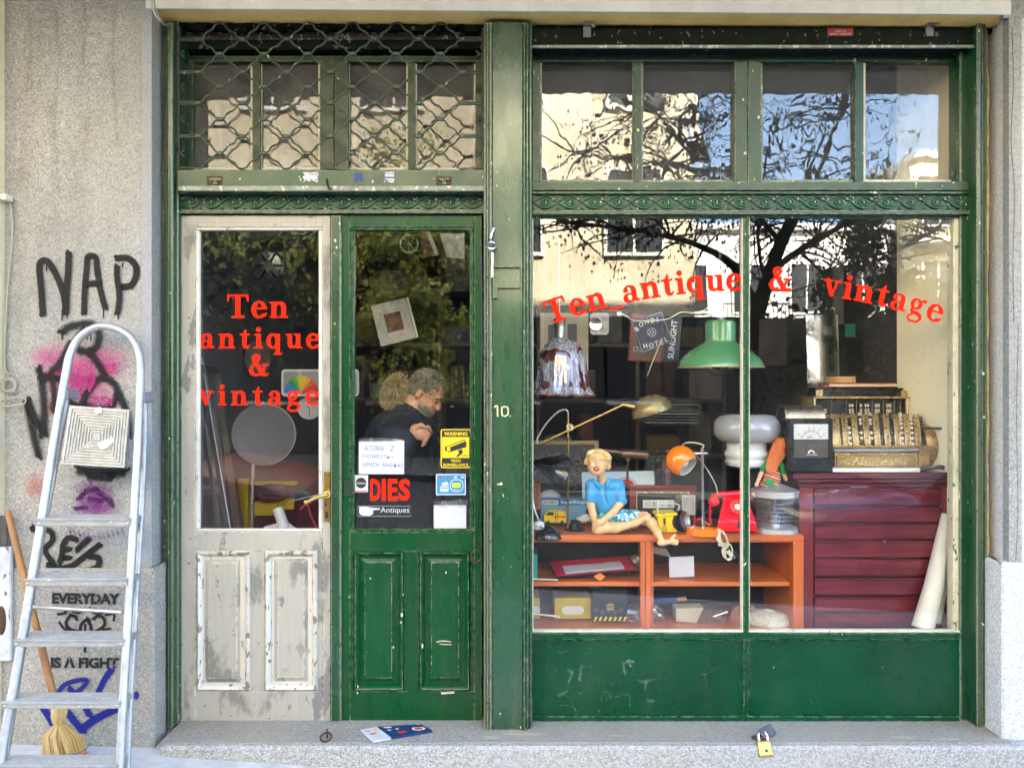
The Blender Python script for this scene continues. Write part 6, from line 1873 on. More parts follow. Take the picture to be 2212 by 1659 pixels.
# wedge body: sloped front face
fz = lambda px, py, y: W(px, py, y)
mb = MB()
vs = [fz(1548, 1149, YT), fz(1636, 1149, YT), fz(1634, 1128, YT), fz(1551, 1126, YT), fz(1615, 1074, YT + .085), fz(1562, 1073, YT + .085), fz(1612, 1070, YT + .15), fz(1566, 1070, YT + .15), fz(1628, 1146, YT + .22), fz(1554, 1146, YT + .22)]
mb.add(vs, [(0, 1, 2, 3), (3, 2, 4, 5), (5, 4, 6, 7), (7, 6, 8, 9), (1, 8, 6, 4, 2), (0, 3, 5, 7, 9), (0, 9, 8, 1)]); bo = mb.build('body', REDP, tp)
md = bo.modifiers.new('round', 'BEVEL'); md.width = .007; md.segments = 3; md.limit_method = 'ANGLE'
a = (vs[3] + vs[2]) / 2; b = (vs[5] + vs[4]) / 2; nf = (vs[2] - vs[3]).cross(vs[5] - vs[3]).normalized(); nf = nf if nf.y < 0 else -nf
dc = a.lerp(b, .56) + nf * .002 + Vector((.006, 0, 0)); T = align(dc, dc + nf)
mb = MB(); mb.lathe([(.0005, 0), (.040, 0), (.042, .002), (.040, .006), (.0005, .007)], T, 36); dl = mb.build('dial', REDP, tp, smooth=True)
mb = MB(); mb.lathe([(.0005, .0075), (.016, .0075), (.017, .006)], T, 24); mb.build('dial_centre', flat('ivory', (.66, .60, .45), .5), dl)
for k in range(10):
    aa = R(-30 + 31 * k); mb = MB(); mb.lathe([(.0005, .0078), (.0055, .0078), (.0062, .0070)], T @ TRS((.029 * math.cos(aa), .029 * math.sin(aa), 0)), 10); mb.build('finger_hole', flat('pink_hole', (.50, .16, .14), .4), dl)
mb = MB(); mb.tube(smoothpath([W(1541, 1085, YT + .02), W(1542, 1076, YT + .06), W(1550, 1069, YT + .10), W(1580, 1067, YT + .13), W(1612, 1068, YT + .13), W(1624, 1074, YT + .13)], 5), [.014 + .007 * abs(math.cos(PI * k / 25)) for k in range(26)], 14); mb.build('handset', REDP, tp, smooth=True)
mb = MB(); mb.ball(W(1543, 1083, YT + .03), (.024, .024, .020), 18, 12); mb.build('mouthpiece', REDP, tp, smooth=True)
ppm('badge', [(1590, 1108), (1604, 1108), (1604, 1112), (1590, 1112)], YT + .025, .001, flat('pale_badge', (.5, .45, .4), .5), tp)
ppm('card', [(1593, 1125), (1601, 1125), (1601, 1140), (1593, 1140)], YT - .0015, .002, flat('dark_card', (.10, .01, .02), .5), tp)
mb = MB(); mb.tube(smoothpath([W(1534 + 3 * math.sin(k * 1.6), 1090 + k * 1.8, YT + .03 + .006 * math.cos(k * 1.6)) for k in range(22)] + [W(1530, 1133, YT + .03), W(1515, 1120, YT + .03), W(1502, 1125, YT + .04), W(1500, 1140, YT + .05)], 3), .0024, 5); mb.build('cord', REDP, tp)

# ---------------- orange ball lamp
ORP = flat('orange_enamel', (.92, .20, .004), .14, coat=.7)
ol = thing('ball_lamp', 'orange eyeball desk lamp with chrome stem and round orange base', 'lamp', W(1519, 1155, .14))
YO = .15; cb = W(1519, 1153, YO + .0); s = sc(YO)
mb = MB(); mb.lathe([(.0005, 0), (37 * s, 0), (38 * s, .003), (37 * s, 13 * s), (34 * s, 15 * s), (.0005, 15.5 * s)], Matrix.Translation(cb), 40); mb.build('base', ORP, ol, smooth=True)
mb = MB(); mb.tube([W(1519, 1140, YO), W(1516.5, 968, YO)], .0062, 14); mb.build('stem', CHROME, ol, smooth=True)
mb = MB(); mb.tube([W(1500, 979, YO), W(1527, 979, YO)], .0055, 12); mb.build('clamp_rod', CHROME, ol, smooth=True); mb = MB(); mb.ball(W(1497, 1138, YO - .045), .005, 10, 8); mb.build('switch', WHITE, ol)
bc = W(1471, 994.5, YO + .01); ax = Vector((.55, -.62, -.56)).normalized()
th0 = R(46)
prof = [(32.5 * s * math.sin(t), 32.5 * s * math.cos(t)) for t in [th0 + (PI - th0) * k / 20 for k in range(21)]]
prof[-1] = (.0005, -32.5 * s)
T = align(bc, bc + ax)
mb = MB(); mb.lathe(prof, T, 40); mb.build('shade', ORP, ol, smooth=True)
mb = MB(); mb.lathe([(r_ * .955, z * .955) for r_, z in prof], T, 36); mb.build('shade_lining', WHITE, ol, smooth=True)
mb = MB(); mb.lathe([(r_, z) for r_, z in ((prof[0][0], prof[0][1]), (prof[0][0] * .955, prof[0][1] * .955))], T, 36); mb.build('rim', WHITE, ol)
mb = MB(); mb.ball(bc + ax * .012, .026, 16, 10); mb.build('bulb', WHITE, ol, smooth=True)
CORD = flat('cream_cord', (.62, .57, .42), .5)
mb = MB(); mb.tube(smoothpath([W(1473, 962, YO + .03), W(1485, 956, YO), W(1505, 957, YO), W(1520, 962, YO), W(1517, 968, YO)], 5), .0028, 6); mb.tube(smoothpath([W(1498, 976, YO + .02), W(1525, 1010, YO + .03), W(1545, 1045, YO + .04), W(1550, 1066, YO + .05)], 5), .0022, 6); mb.build('cord', CORD, ol)
pc = thing('plug_cord', 'coiled cream flex with a two pin plug hanging over the cabinet front', 'cord', W(1565, 1170, .09))
mb = MB(); r = random.Random(6)
Yf = YC - .014
for k in range(5):
    cx_, cy_ = 1558 + k * 1.6, 1162 + k * .8
    mb.tube([W(cx_ + (13 - k) * math.cos(a) * .9 + 4 * math.sin(a), cy_ + 18 * math.sin(a) + (13 - k) * .4 * math.cos(a), Yf - .003 * k + .004 * math.sin(2 * a)) for a in [2 * PI * j / 20 for j in range(20)]], .0028, 6, closed=True)
for k in range(4):
    cx_, cy_ = 1571 + k * 1.2, 1190 + k
    mb.tube([W(cx_ + 11 * math.cos(a) * (1 - .1 * k), cy_ + 17 * math.sin(a), Yf - .003 * k) for a in [2 * PI * j / 20 for j in range(20)]], .0028, 6, closed=True)
mb.tube([W(1561 + 9 * math.cos(a), 1176 + 3 * math.sin(a), Yf - .008 - .012 * math.sin(a)) for a in [2 * PI * j / 14 for j in range(14)]], .0032, 6, closed=True)
mb.tube(smoothpath([W(1530, 1154, .13), W(1543, 1152, .12), W(1552, 1150, Yf)], 5), .0028, 6)
o_ = mb.build('loop', CORD, pc); o_['kind'] = 'stuff'
mb = MB(); mb.tube([W(1572, 1190, Yf - .012), W(1580, 1200, Yf - .012)], [.011, .008], 10); mb.build('plug', WHITE, pc, smooth=True)
for dx in (-2, 3): 
    mb = MB(); mb.tube([W(1580 + dx, 1200 - dx * .6, Yf - .012), W(1585 + dx, 1207 - dx * .6, Yf - .012)], .0016, 6); mb.build('pin', STEEL, pc)

# ---------------- mushroom lamp
OPAL = mat('opal_glass', (.62, .62, .58), .12, vs=3, var=.05, coat=.5)
SMK = mat_glass('smoky_opal', 4.0, .03, .30, 0, filmcol=(.62, .65, .70), film_lo=.2)
ml = thing('mushroom_lamp', 'white opal glass mushroom lamp with ribbed neck behind the window mullion', 'lamp', W(1613, 1150, .36))
YM = .30; s = sc(YM); c0 = W(1613, 1010, YM)
zz = lambda py: (1010 - py) * s
mb = MB(); mb.lathe([(.0005, zz(1010)), (30 * s, zz(1010)), (44 * s, zz(1004)), (46.5 * s, zz(997)), (43 * s, zz(990)), (46.5 * s, zz(983)), (46.5 * s, zz(976)), (42 * s, zz(969)), (43 * s, zz(963)), (42 * s, zz(955))], Matrix.Translation(c0), 40); mb.build('ribbed_neck', OPAL, ml, smooth=True)
mb = MB(); mb.lathe([(42 * s, zz(955)), (58 * s, zz(952)), (69 * s, zz(940)), (72 * s, zz(926)), (69 * s, zz(910)), (60 * s, zz(899)), (44 * s, zz(894)), (30 * s, zz(894))], Matrix.Translation(c0), 44)
mb.build('shade', mat('smoky_opal_glass', (.30, .30, .30), .08, vs=3, var=.05, coat=.6), ml, smooth=True)
mb = MB(); mb.lathe([(.0005, zz(1152)), (30 * s, zz(1152)), (30 * s, zz(1146)), (7 * s, zz(1140)), (6 * s, zz(1060)), (9 * s, zz(1040)), (9 * s, zz(1012))], Matrix.Translation(c0), 24); mb.build('stand', CHROME, ml, smooth=True)

# ---------------- girl doll seen from behind
dl_ = thing('doll', 'girl doll with long orange hair in a green and red striped dress on the lantern', 'doll', W(1665, 1046, .22))
YD = .21
SKIN = mat('doll_skin', (.72, .40, .20), .5, var=.05)
S = Sculpt(W(1615, 1062, YD - .08), W(1725, 925, YD + .08), .003)
S.ell(W(1682, 968, YD), (.030, .030, .036), .01); S.cap(W(1680, 985, YD), W(1672, 1008, YD), .012, .016, .01)
S.ell(W(1668, 1025, YD + .005), (.030, .022, .05), .01)
S.cap(W(1655, 1005, YD), W(1643, 1025, YD - .01), .012, .010, .006); S.cap(W(1643, 1025, YD - .01), W(1636, 1042, YD - .02), .010, .008, .006); S.ell(W(1634, 1047, YD - .022), (.010, .008, .010), .004)
S.cap(W(1688, 1010, YD), W(1697, 1035, YD), .012, .010, .006)
V_ = S.build('body', SKIN, dl_)
def stripe_mat():
    m, nt, pr = newmat('striped_knit'); co = nt.coords((1, 1, 1)); sp = nt.n('ShaderNodeSeparateXYZ'); nt.l(co, sp.inputs[0])
    v = nt.math('ADD', sp.outputs[2], nt.math('MULTIPLY', sp.outputs[0], .35)); f = nt.math('FRACT', nt.math('MULTIPLY', v, 38))
    cc = nt.mix(nt.math('GREATER_THAN', f, .3), (.42, .02, .03), (.60, .50, .38)); cc = nt.mix(nt.math('GREATER_THAN', f, .5), cc, (.40, .03, .03)); cc = nt.mix(nt.math('GREATER_THAN', f, .75), cc, (.35, .25, .06))
    nt.l(cc, pr.inputs['Base Color']); pr.inputs['Roughness'].default_value = .9; return m
S = Sculpt(W(1615, 1062, YD - .08), W(1725, 925, YD + .08), .003)
S.ell(W(1668, 1032, YD), (.040, .030, .05), .01); S.ell(W(1662, 1048, YD), (.045, .03, .03), .012); S.build('dress', stripe_mat(), dl_)
GRF = flat('green_felt', (.01, .26, .06), .9)
S = Sculpt(W(1615, 1062, YD - .08), W(1725, 925, YD + .08), .003)
S.cap(W(1660, 1002, YD), W(1648, 1013, YD - .008), .016, .015, .006); S.cap(W(1686, 1004, YD), W(1693, 1020, YD), .016, .014, .006); S.build('sleeves', GRF, dl_)
ppm('pocket', [(1656, 1035), (1673, 1037), (1671, 1049), (1654, 1048)], YD - .036, .012, GRF, dl_)
mb = MB(); r = random.Random(8)
for i in range(260):
    a = r.uniform(-1, 1); b = r.random()
    p0 = W(1684 + a * 8, 950 + b * 6, YD - .01 - .02 * (1 - abs(a))); p1 = W(1682 + a * 18, 972 + b * 6, YD - .036 * (1 - abs(a) * .6)); p2 = W(1673 + a * 13 + r.uniform(-3, 3), 990 + b * 6, YD - .036 * (1 - abs(a) * .5)); p3 = W(1664 + a * 9 + r.uniform(-3, 3), 1006 + b * 16, YD - .032)
    mb.tube([p0, p1, p2, p3], [.003, .0042, .0036, .0012], 3)
mb.ball(W(1684, 962, YD), (.034, .036, .038), 16, 10)
o_ = mb.build('hair', mat('orange_hair', (.62, .17, .03), .6, col2=(.42, .10, .02), vs=40, var=.2), dl_); o_['kind'] = 'stuff'

# ---------------- boy figurine
YB = .17
bf = thing('figurine', 'laughing painted boy figurine in a blue shirt sitting cross legged on the cabinet edge', 'figurine', W(1310, 1150, .17))
SKB = mat('figurine_skin', (.68, .42, .20), .42, col2=(.60, .34, .15), vs=12, var=.08, coat=.2)
lo = W(1245, 1190, YB - .13); hi = W(1490, 955, YB + .12)
lo = Vector((lo.x, YB - .14, lo.z)); hi = Vector((hi.x, YB + .12, hi.z))
S = Sculpt(lo, hi, .0026)
hc = W(1291, 1000, YB - .02)
HM = TRS(hc, ry=R(12), rx=R(-6), rz=R(-8))
S.ell((0, 0, .006), (.048, .046, .052), .01, M=HM); S.ell((-.001, -.014, -.024), (.038, .034, .036), .014, M=HM)
S.ell((0, -.046, -.006), (.010, .014, .011), .008, M=HM)
for sx in (-1, 1):
    S.ell((sx * .052, .0, -.004), (.010, .008, .017), .004, M=HM); S.ell((sx * .022, -.036, -.014), (.015, .012, .013), .008, M=HM)
    S.cap((sx * .008, -.046, .014), (sx * .030, -.040, .018), .005, .004, .005, M=HM)
    S.ell((sx * .018, -.051, .007), (.010, .006, .006), .003, '-', M=HM)
S.ell((0, -.050, -.030), (.016, .010, .010), .003, '-', M=HM)
nk = W(1299, 1028, YB); S.cap(hc - Vector((-.006, -.01, .03)), nk + Vector((.004, .005, -.01)), .020, .020, .012)
S.ell(W(1308, 1072, YB + .01), (.058, .036, .075), .02); S.ell(W(1318, 1112, YB + .015), (.058, .045, .035), .02)
S.chain([W(1276, 1050, YB), W(1275, 1082, YB - .02), W(1281, 1112, YB - .035), W(1288, 1136, YB - .04)], [.022, .019, .016, .013], .01)
S.chain([W(1337, 1050, YB), W(1341, 1084, YB - .02), W(1325, 1106, YB - .05), W(1302, 1124, YB - .06)], [.022, .019, .016, .012], .01)
S.ell(W(1298, 1127, YB - .062), (.022, .012, .014), .006); S.ell(W(1290, 1140, YB - .045), (.015, .012, .02), .006)
for k in range(4):
    S.cap(W(1292, 1122 + k * 3.4, YB - .066), W(1284, 1127 + k * 3.6, YB - .06), .005, .004, .003)
S.cap(W(1318, 1122, YB), W(1292, 1141, YB - .035), .034, .026, .02)
S.chain([W(1292, 1141, YB - .035), W(1330, 1140, YB - .05), W(1372, 1130, YB - .045)], [.025, .022, .015], .012)
S.cap(W(1372, 1130, YB - .045), W(1396, 1117, YB - .04), .016, .014, .01); S.ell(W(1398, 1120, YB - .045), (.016, .014, .018), .006)
for k in range(5): S.cap(W(1392 + k * 2.6, 1112 + abs(k - 1), YB - .05), W(1395 + k * 2.6, 1107 + k * 1.5, YB - .055), .0062 - .0005 * k, .0055 - .0005 * k, .003)
S.cap(W(1340, 1120, YB + .02), W(1388, 1118, YB - .01), .036, .026, .02)
S.chain([W(1388, 1118, YB - .01), W(1408, 1130, YB - .03), W(1421, 1152, YB - .075), W(1428, 1166, YB - .09)], [.026, .022, .016, .013], .012)
S.ell(W(1428, 1173, YB - .09), (.018, .014, .012), .008); S.cap(W(1432, 1172, YB - .092), W(1452, 1169, YB - .096), .013, .011, .008)
for k in range(4): S.cap(W(1452, 1165 + k * 3, YB - .096), W(1464 - k * .5, 1167 + k * 2.6, YB - .098), .0055, .005, .0025)
S.cap(W(1450, 1164, YB - .096), W(1457, 1156, YB - .096), .0065, .006, .003)
S.build('body', SKB, bf)
BLS = mat('painted_blue_shirt', (.035, .27, .48), .5, col2=(.02, .20, .40), vs=12, var=.2, bump=.15, bs=40)
S = Sculpt(lo, hi, .0028)
S.ell(W(1309, 1076, YB + .01), (.063, .043, .088), .02); S.ell(W(1310, 1050, YB + .005), (.066, .036, .035), .02)
S.cap(W(1277, 1048, YB), W(1276, 1079, YB - .018), .028, .0255, .012); S.cap(W(1336, 1048, YB), W(1341, 1081, YB - .018), .028, .0255, .012)
for a_, b_ in ((1266, 1288), (1330, 1352)): S.cap(W(a_ + 2, 1079 + (2 if a_ > 1300 else 0), YB - .018), W(b_ - 2, 1080 + (3 if a_ > 1300 else 0), YB - .018), .011, .011, .006)
S.cap(W(1282, 1037, YB - .02), W(1299, 1056, YB - .036), .009, .008, .006); S.cap(W(1316, 1036, YB - .02), W(1306, 1056, YB - .036), .009, .008, .006)
S.cap(W(1300, 1034, YB - .036), W(1304, 1066, YB - .036), .021, .012, .003, '-'); S.cap(W(1304, 1066, YB - .036), W(1314, 1098, YB - .034), .011, .005, .003, '-')
S.cap(W(1301, 1022, YB), W(1301, 1036, YB), .030, .024, .004, '-')
S.build('shirt', BLS, bf)
def speck(name, base, cols):
    m, nt, pr = newmat(name); vo = nt.n('ShaderNodeTexVoronoi'); vo.inputs['Scale'].default_value = 95; nt.l(nt.coords(), vo.inputs['Vector'])
    sp = nt.n('ShaderNodeSeparateColor'); nt.l(vo.outputs['Color'], sp.inputs[0]); cc = base
    for i, c_ in enumerate(cols): cc = nt.mix(nt.math('GREATER_THAN', sp.outputs[i % 3], .62), cc, c_)
    nt.l(cc, pr.inputs['Base Color']); pr.inputs['Roughness'].default_value = .4; return m
S = Sculpt(lo, hi, .0028)
S.ell(W(1320, 1114, YB + .012), (.066, .050, .038), .02); S.cap(W(1342, 1119, YB + .015), W(1372, 1118, YB - .0), .041, .036, .02); S.cap(W(1318, 1120, YB), W(1306, 1127, YB - .015), .036, .032, .01)
S.build('shorts', speck('flowered_shorts', (.04, .16, .34), ((.02, .30, .16), (.60, .66, .68), (.10, .40, .50))), bf)
HB = mat('figurine_hair', (.66, .50, .22), .5, col2=(.48, .30, .10), vs=30, var=.2, bump=.8, bs=60)
S = Sculpt(hc - Vector((.08, .08, .08)), hc + Vector((.08, .08, .09)), .0024)
S.ell((0, .008, .014), (.053, .050, .052), .008, M=HM)
for k in range(11):
    a = PI * (k / 10) ; S.ell((.046 * math.cos(a), -.030 + .004 * math.sin(k * 2), .030 + .022 * math.sin(a)), (.012, .012, .010), .006, M=HM)
S.ell((0, -.05, -.02), (.046, .05, .048), .004, '-', M=HM)
for sx in (-1, 1): S.ell((sx * .048, .002, .018), (.010, .016, .022), .006, M=HM)
S.build('hair', HB, bf)
for sx in (-1, 1):
    p = HM @ Vector((sx * .018, -.0445, .006)); mb = MB(); mb.ball(p, (.0062, .004, .0048), 12, 8); e_ = mb.build('eye', WHITE, bf, smooth=True)
    mb = MB(); mb.ball(p + Vector((.0, -.0032, 0)), (.0028, .002, .0028), 8, 6); mb.build('iris', flat('green_iris', (.05, .10, .03), .3), e_)
    mb = MB(); mb.tube([HM @ Vector((sx * .010, -.0500, .019)), HM @ Vector((sx * .02, -.0480, .0225)), HM @ Vector((sx * .029, -.043, .019))], .0012, 5); mb.build('eyebrow', flat('brow_brown', (.25, .13, .05), .6), bf)
mb = MB(); mb.tube([HM @ Vector((.0135 * math.cos(a), -.0475 - .002 * math.sin(a) + .004 * abs(math.cos(a)), -.029 + .0062 * math.sin(a) + .004 * math.cos(a) ** 2)) for a in [2 * PI * k / 18 for k in range(18)]], .0026, 7, closed=True); mb.build('lips', flat('lip_red', (.42, .01, .03), .3), bf, smooth=True)
mb = MB(); mb.ball(HM @ Vector((0, -.0440, -.030)), (.011, .004, .006), 10, 8); mt_ = mb.build('mouth', flat('mouth_dark_red', (.25, .01, .02), .5), bf, smooth=True)
mb = MB(); mb.box(-.007, -.0505, -.0285, -.0005, -.047, -.0245, .001, M=HM); mb.box(.0005, -.0505, -.0285, .007, -.047, -.0245, .001, M=HM); mb.build('teeth', WHITE, mt_)

# ---------------- yellow lantern
yl = thing('hand_lantern', 'yellow metal hand lantern with a black round reflector at the boy figurine foot', 'lantern', W(1450, 1152, .16))
YPL = mat('yellow_enamel', (.74, .50, .01), .35, vs=12, var=.1, chips=(.3, .25, .12), chip_lo=.66)
mb = MB(); mb.pbox(1420, 1113, 1464, 1151, .15, .09, .006); mb.build('case', YPL, yl); ppm('lid', [(1417, 1115), (1464, 1113), (1463, 1108), (1421, 1109)], .145, .10, YPL, yl)
mb = MB(); mb.tube([W(1463, 1126, .185), W(1474, 1125, .165)], [.046, .049], 24); mb.build('reflector_hood', BLACK, yl, smooth=True); mb = MB(); mb.lathe([(.0005, 0), (.035, .003), (.045, .012)], align(W(1475, 1125, .163), W(1481, 1124.5, .154)), 24); mb.build('reflector', STEEL, yl, smooth=True)
mb = MB(); mb.tube([W(1421, 1112, .19), W(1420, 1090, .19), W(1424, 1087, .19), W(1461, 1088, .19), W(1468, 1092, .19), W(1462, 1112, .19)], .004, 8); mb.build('handle', ZINC, yl)
ppm('latch', [(1433, 1120), (1438, 1118), (1438, 1133), (1434, 1133)], .146, .004, BLK, yl); mb = MB(); mb.tube([W(1431, 1148, .146), W(1433, 1135, .144), W(1438, 1135, .144), W(1440, 1148, .146)], .0016, 5); mb.build('clasp', STEEL, yl)

# ---------------- framed dial
fd = thing('counter_dial', 'mahogany framed black counter dial reading 2 behind the yellow lantern', 'frame', W(1430, 1150, .3))
YF = .27
def frame(par, x0, y0, x1, y1, w, Y, m, dep=.02):
    for r_ in (((x0, y0), (x1, y0), (x1 - w, y0 + w), (x0 + w, y0 + w)), ((x0, y1), (x0 + w, y1 - w), (x1 - w, y1 - w), (x1, y1)), ((x0, y0 + .2), (x0 + w, y0 + w + .2), (x0 + w, y1 - w - .2), (x0, y1 - .2)), ((x1, y0 + .2), (x1, y1 - .2), (x1 - w, y1 - w - .2), (x1 - w, y0 + w + .2))):
        mb = MB(); mb.pprism(r_, Y, dep); mb.build('frame_bar', m, par)
MAHF = mat_wood('mahogany_frame', (.22, .045, .03), (.12, .02, .015), .25, 'x', 8, .6)
frame(fd, 1360, 1048, 1504, 1150, 6, YF - .012, MAHF, .03); frame(fd, 1366.2, 1054.2, 1498, 1144, 8, YF, MAHF, .02); frame(fd, 1374.5, 1062.5, 1489, 1136, 2, YF + .003, BRL, .01)
ppm('dial_plate', [(1376, 1064), (1488, 1064), (1488, 1136), (1376, 1136)], YF + .008, .004, BLK, fd)
ppm('counter', [(1389, 1080), (1458, 1080), (1458, 1097), (1389, 1097)], YF + .005, .004, flat('counter_cream', (.62, .60, .52), .5), fd)
for k, (a, s_) in enumerate(((1393, ''), (1407, '2'), (1424, ''), (1440, '2'))):
    ppm('counter_tab', [(a, 1082), (a + 13, 1082), (a + 13, 1095), (a, 1095)], YF + .004, .002, flat('tab_grey', (.4, .4, .38), .5), fd)
    if s_: txt('print', s_, a + 6, 1088.5, 8, YF + .003, BLK, fd)
txt('print', 'GIUSEPPE  MIRELE', 1428, 1106, 4.5, YF + .007, NUM, fd, 42); txt('print', 'ROMA', 1430, 1113, 4, YF + .007, NUM, fd, 16)
gb = thing('metal_box', 'small olive metal framed box standing right of the counter dial', 'box', W(1480, 1110, .24))
ppm('side', [(1459, 1070), (1473, 1070), (1473, 1112), (1459, 1112)], .25, .05, flat('olive_metal', (.07, .07, .045), .5), gb); frame(gb, 1473, 1070, 1502, 1112, 3, .245, ZINC, .03); ppm('panel', [(1476, 1073), (1499, 1073), (1499, 1109), (1476, 1109)], .255, .004, flat('pale_panel', (.38, .38, .34), .5), gb)

# ---------------- brass swing arm lamp
sl = thing('swing_arm_lamp', 'aged brass swing arm desk lamp with a half dome shade', 'lamp', W(1240, 1150, .22))
YS_ = .24
mb = MB(); mb.lathe([(.0005, 0), (.074, 0), (.076, .006), (.072, .014), (.03, .022), (.018, .04), (.018, .062), (.0005, .064)], Matrix.Translation(W(1241, 1152, YS_)), 36); mb.build('base', BLACK, sl, smooth=True)
mb = MB(); mb.tube([W(1227, 1140, YS_), W(1227, 890, YS_)], .0048, 10); mb.build('pole', BRASS, sl, smooth=True)
mb = MB(); mb.tube([W(1231, 923, YS_ - .02), W(1231, 923, YS_ - .004)], .0165, 24); mb.build('joint', BRL, sl, smooth=True); mb = MB(); mb.ball(W(1231, 923, YS_ - .022), .005, 10, 8); mb.build('joint_pin', BLACK, sl)
mb = MB(); mb.tube([W(1167, 958, YS_ - .012), W(1343, 876, YS_ - .012)], .0045, 10); mb.build('arm', BRASS, sl, smooth=True)
mb = MB(); mb.tube(smoothpath([W(1162, 959, YS_ - .01), W(1160, 948, YS_ - .01), W(1180, 915, YS_), W(1205, 890, YS_), W(1222, 885, YS_), W(1227, 892, YS_)], 5), .004, 8); mb.build('cable', flat('grey_cable', (.45, .45, .45), .4, .4), sl, smooth=True)
mb = MB(); mb.tube([W(1341, 877, YS_ - .012), W(1346, 874, YS_ - .012), W(1356, 876, YS_ - .012), W(1370, 879, YS_ - .012)], [.007, .007, .010, .013], 12); mb.build('socket', BRASS, sl, smooth=True)
s = sc(YS_); T = TRS(W(1409, 889, YS_ - .02), ry=R(-18)) @ Matrix.Diagonal((1.0, .95, 1.0, 1))
n = 12; prof = [(.0005, 36 * s)] + [(44 * s * math.sin(PI / 2 * k / n), 36 * s * math.cos(PI / 2 * k / n)) for k in range(1, n + 1)] + [(44 * s, -.006), (42 * s, -.006)] + [(41.5 * s * math.sin(PI / 2 * k / n), 34 * s * math.cos(PI / 2 * k / n)) for k in range(n, 0, -1)]
mb = MB(); mb.lathe(prof, T, 40); mb.build('shade', mat('aged_brass_shade', (.30, .23, .10), .3, .5, col2=(.20, .15, .06), vs=10, var=.1), sl, smooth=True)

# ---------------- black lamp
bl_ = thing('desk_lamp', 'black enamel gooseneck desk lamp with dented cone shade at the left window edge', 'lamp', W(1183, 1165, .1))
BLE = flat('black_lamp_enamel', (.010, .010, .012), .14, coat=.6)
mb = MB(); s = sc(.12); mb.lathe([(.0005, 0), (31 * s, 0), (31.5 * s, .004), (27 * s, .026), (16 * s, .046), (5 * s, .056), (.0005, .057)], Matrix.Translation(W(1183, 1162, .13)), 36); mb.build('base', BLE, bl_, smooth=True)
mb = MB(); mb.tube(smoothpath([W(1166, 1128, .15), W(1156, 1105, .17), W(1147, 1060, .19), W(1150, 1025, .19), W(1163, 1015, .18)], 5), .0055, 10); mb.build('gooseneck', STEEL, bl_, smooth=True)
a_, b_ = W(1166, 1002, .20), W(1216, 1016, .12)
mb = MB(); mb.lathe([(.0005, -.03), (.016, -.028), (.024, 0), (.034, .012), (.070, .115), (.072, .118), (.066, .112), (.02, .0), (.0005, -.01)], align(a_, b_), 36); mb.build('shade', BLE, bl_, smooth=True)
mb = MB()
for k in range(5): mb.tube([W(1163 + 12 * math.cos(a), 1131 + k * 2 + 4 * math.sin(a), .085 + .02 * math.sin(a)) for a in [2 * PI * j / 14 for j in range(14)]], .0026, 5, closed=True)
o_ = mb.build('wrapped_cord', flat('white_cord', (.66, .64, .60), .5), bl_); o_['kind'] = 'stuff'

# ---------------- hanging lamps
gp = thing('glass_pendant', 'fluted clear and brown art glass pendant lamp hanging at the left of the window', 'lamp', W(1215, 851, .25))
YP = .22; s = sc(YP)
def artglass():
    m = bpy.data.materials.new('swirled_art_glass'); m.use_nodes = True; nt = NT(m); nt.t.nodes.clear()
    out = nt.n('ShaderNodeOutputMaterial'); tr = nt.n('ShaderNodeBsdfTransparent'); tr.inputs[0].default_value = (.80, .82, .86, 1)
    gl = nt.n('ShaderNodeBsdfGlossy'); gl.inputs['Roughness'].default_value = .05
    df = nt.n('ShaderNodeBsdfPrincipled'); df.inputs['Roughness'].default_value = .08
    nz = nt.noise(nt.coords((1, 1, 1.2)), 9, 2, .5, .6)
    br = nt.ramp(nz, .53, .55)
    nt.l(nt.mix(br, (.60, .60, .64), (.10, .018, .010)), df.inputs['Base Color'])
    streak = nt.noise(nt.coords((1, 1, .08)), 120, 2, .5)
    k = nt.math('ADD', nt.math('MULTIPLY', br, .85), nt.ramp(streak, .4, .7, .22, .60), True)
    m1 = nt.n('ShaderNodeMixShader'); nt.l(k, m1.inputs[0]); nt.l(tr.outputs[0], m1.inputs[1]); nt.l(df.outputs[0], m1.inputs[2])
    m2 = nt.n('ShaderNodeMixShader'); m2.inputs[0].default_value = .12; nt.l(m1.outputs[0], m2.inputs[1]); nt.l(gl.outputs[0], m2.inputs[2])
    nt.l(m2.outputs[0], out.inputs[0]); return m
prof = [(8, 728), (20, 730), (36, 742), (46, 758), (51, 775), (53, 795), (56, 815), (61, 835), (70, 851)]
wob = lambda a, t: 1 + .045 * (t ** .7) * math.cos(13 * a) 
mb = MB(); mb.lathe([(r_ * s, (851 - y) * s) for r_, y in prof], Matrix.Translation(W(1214, 853, YP)), 104, wob=wob); mb.build('shade', artglass(), gp, smooth=True, auto=180)
mb = MB(); n_ = 104
mb.tube([W(1214, 853, YP) + Vector((70 * s * (1 + .045 * math.cos(13 * a)) * math.cos(a), 70 * s * (1 + .045 * math.cos(13 * a)) * math.sin(a), .004 * math.sin(13 * a))) for a in [2 * PI * k / n_ for k in range(n_)]], .0026, 5, closed=True); mb.build('rim', flat('amber_rim', (.22, .05, .012), .1), gp, smooth=True)
mb = MB(); mb.lathe([(.0005, 0), (.021, 0), (.021, .052), (.026, .054), (.030, .075), (.022, .088), (.0005, .09)], Matrix.Translation(W(1209, 729, YP)), 24); mb.build('fitting', STEEL, gp, smooth=True)
mb = MB(); mb.tube([W(1209, 690, YP), W(1208, 480, YP), W(1208, 330, YP)], .0018, 5); mb.build('chain', STEEL, gp)
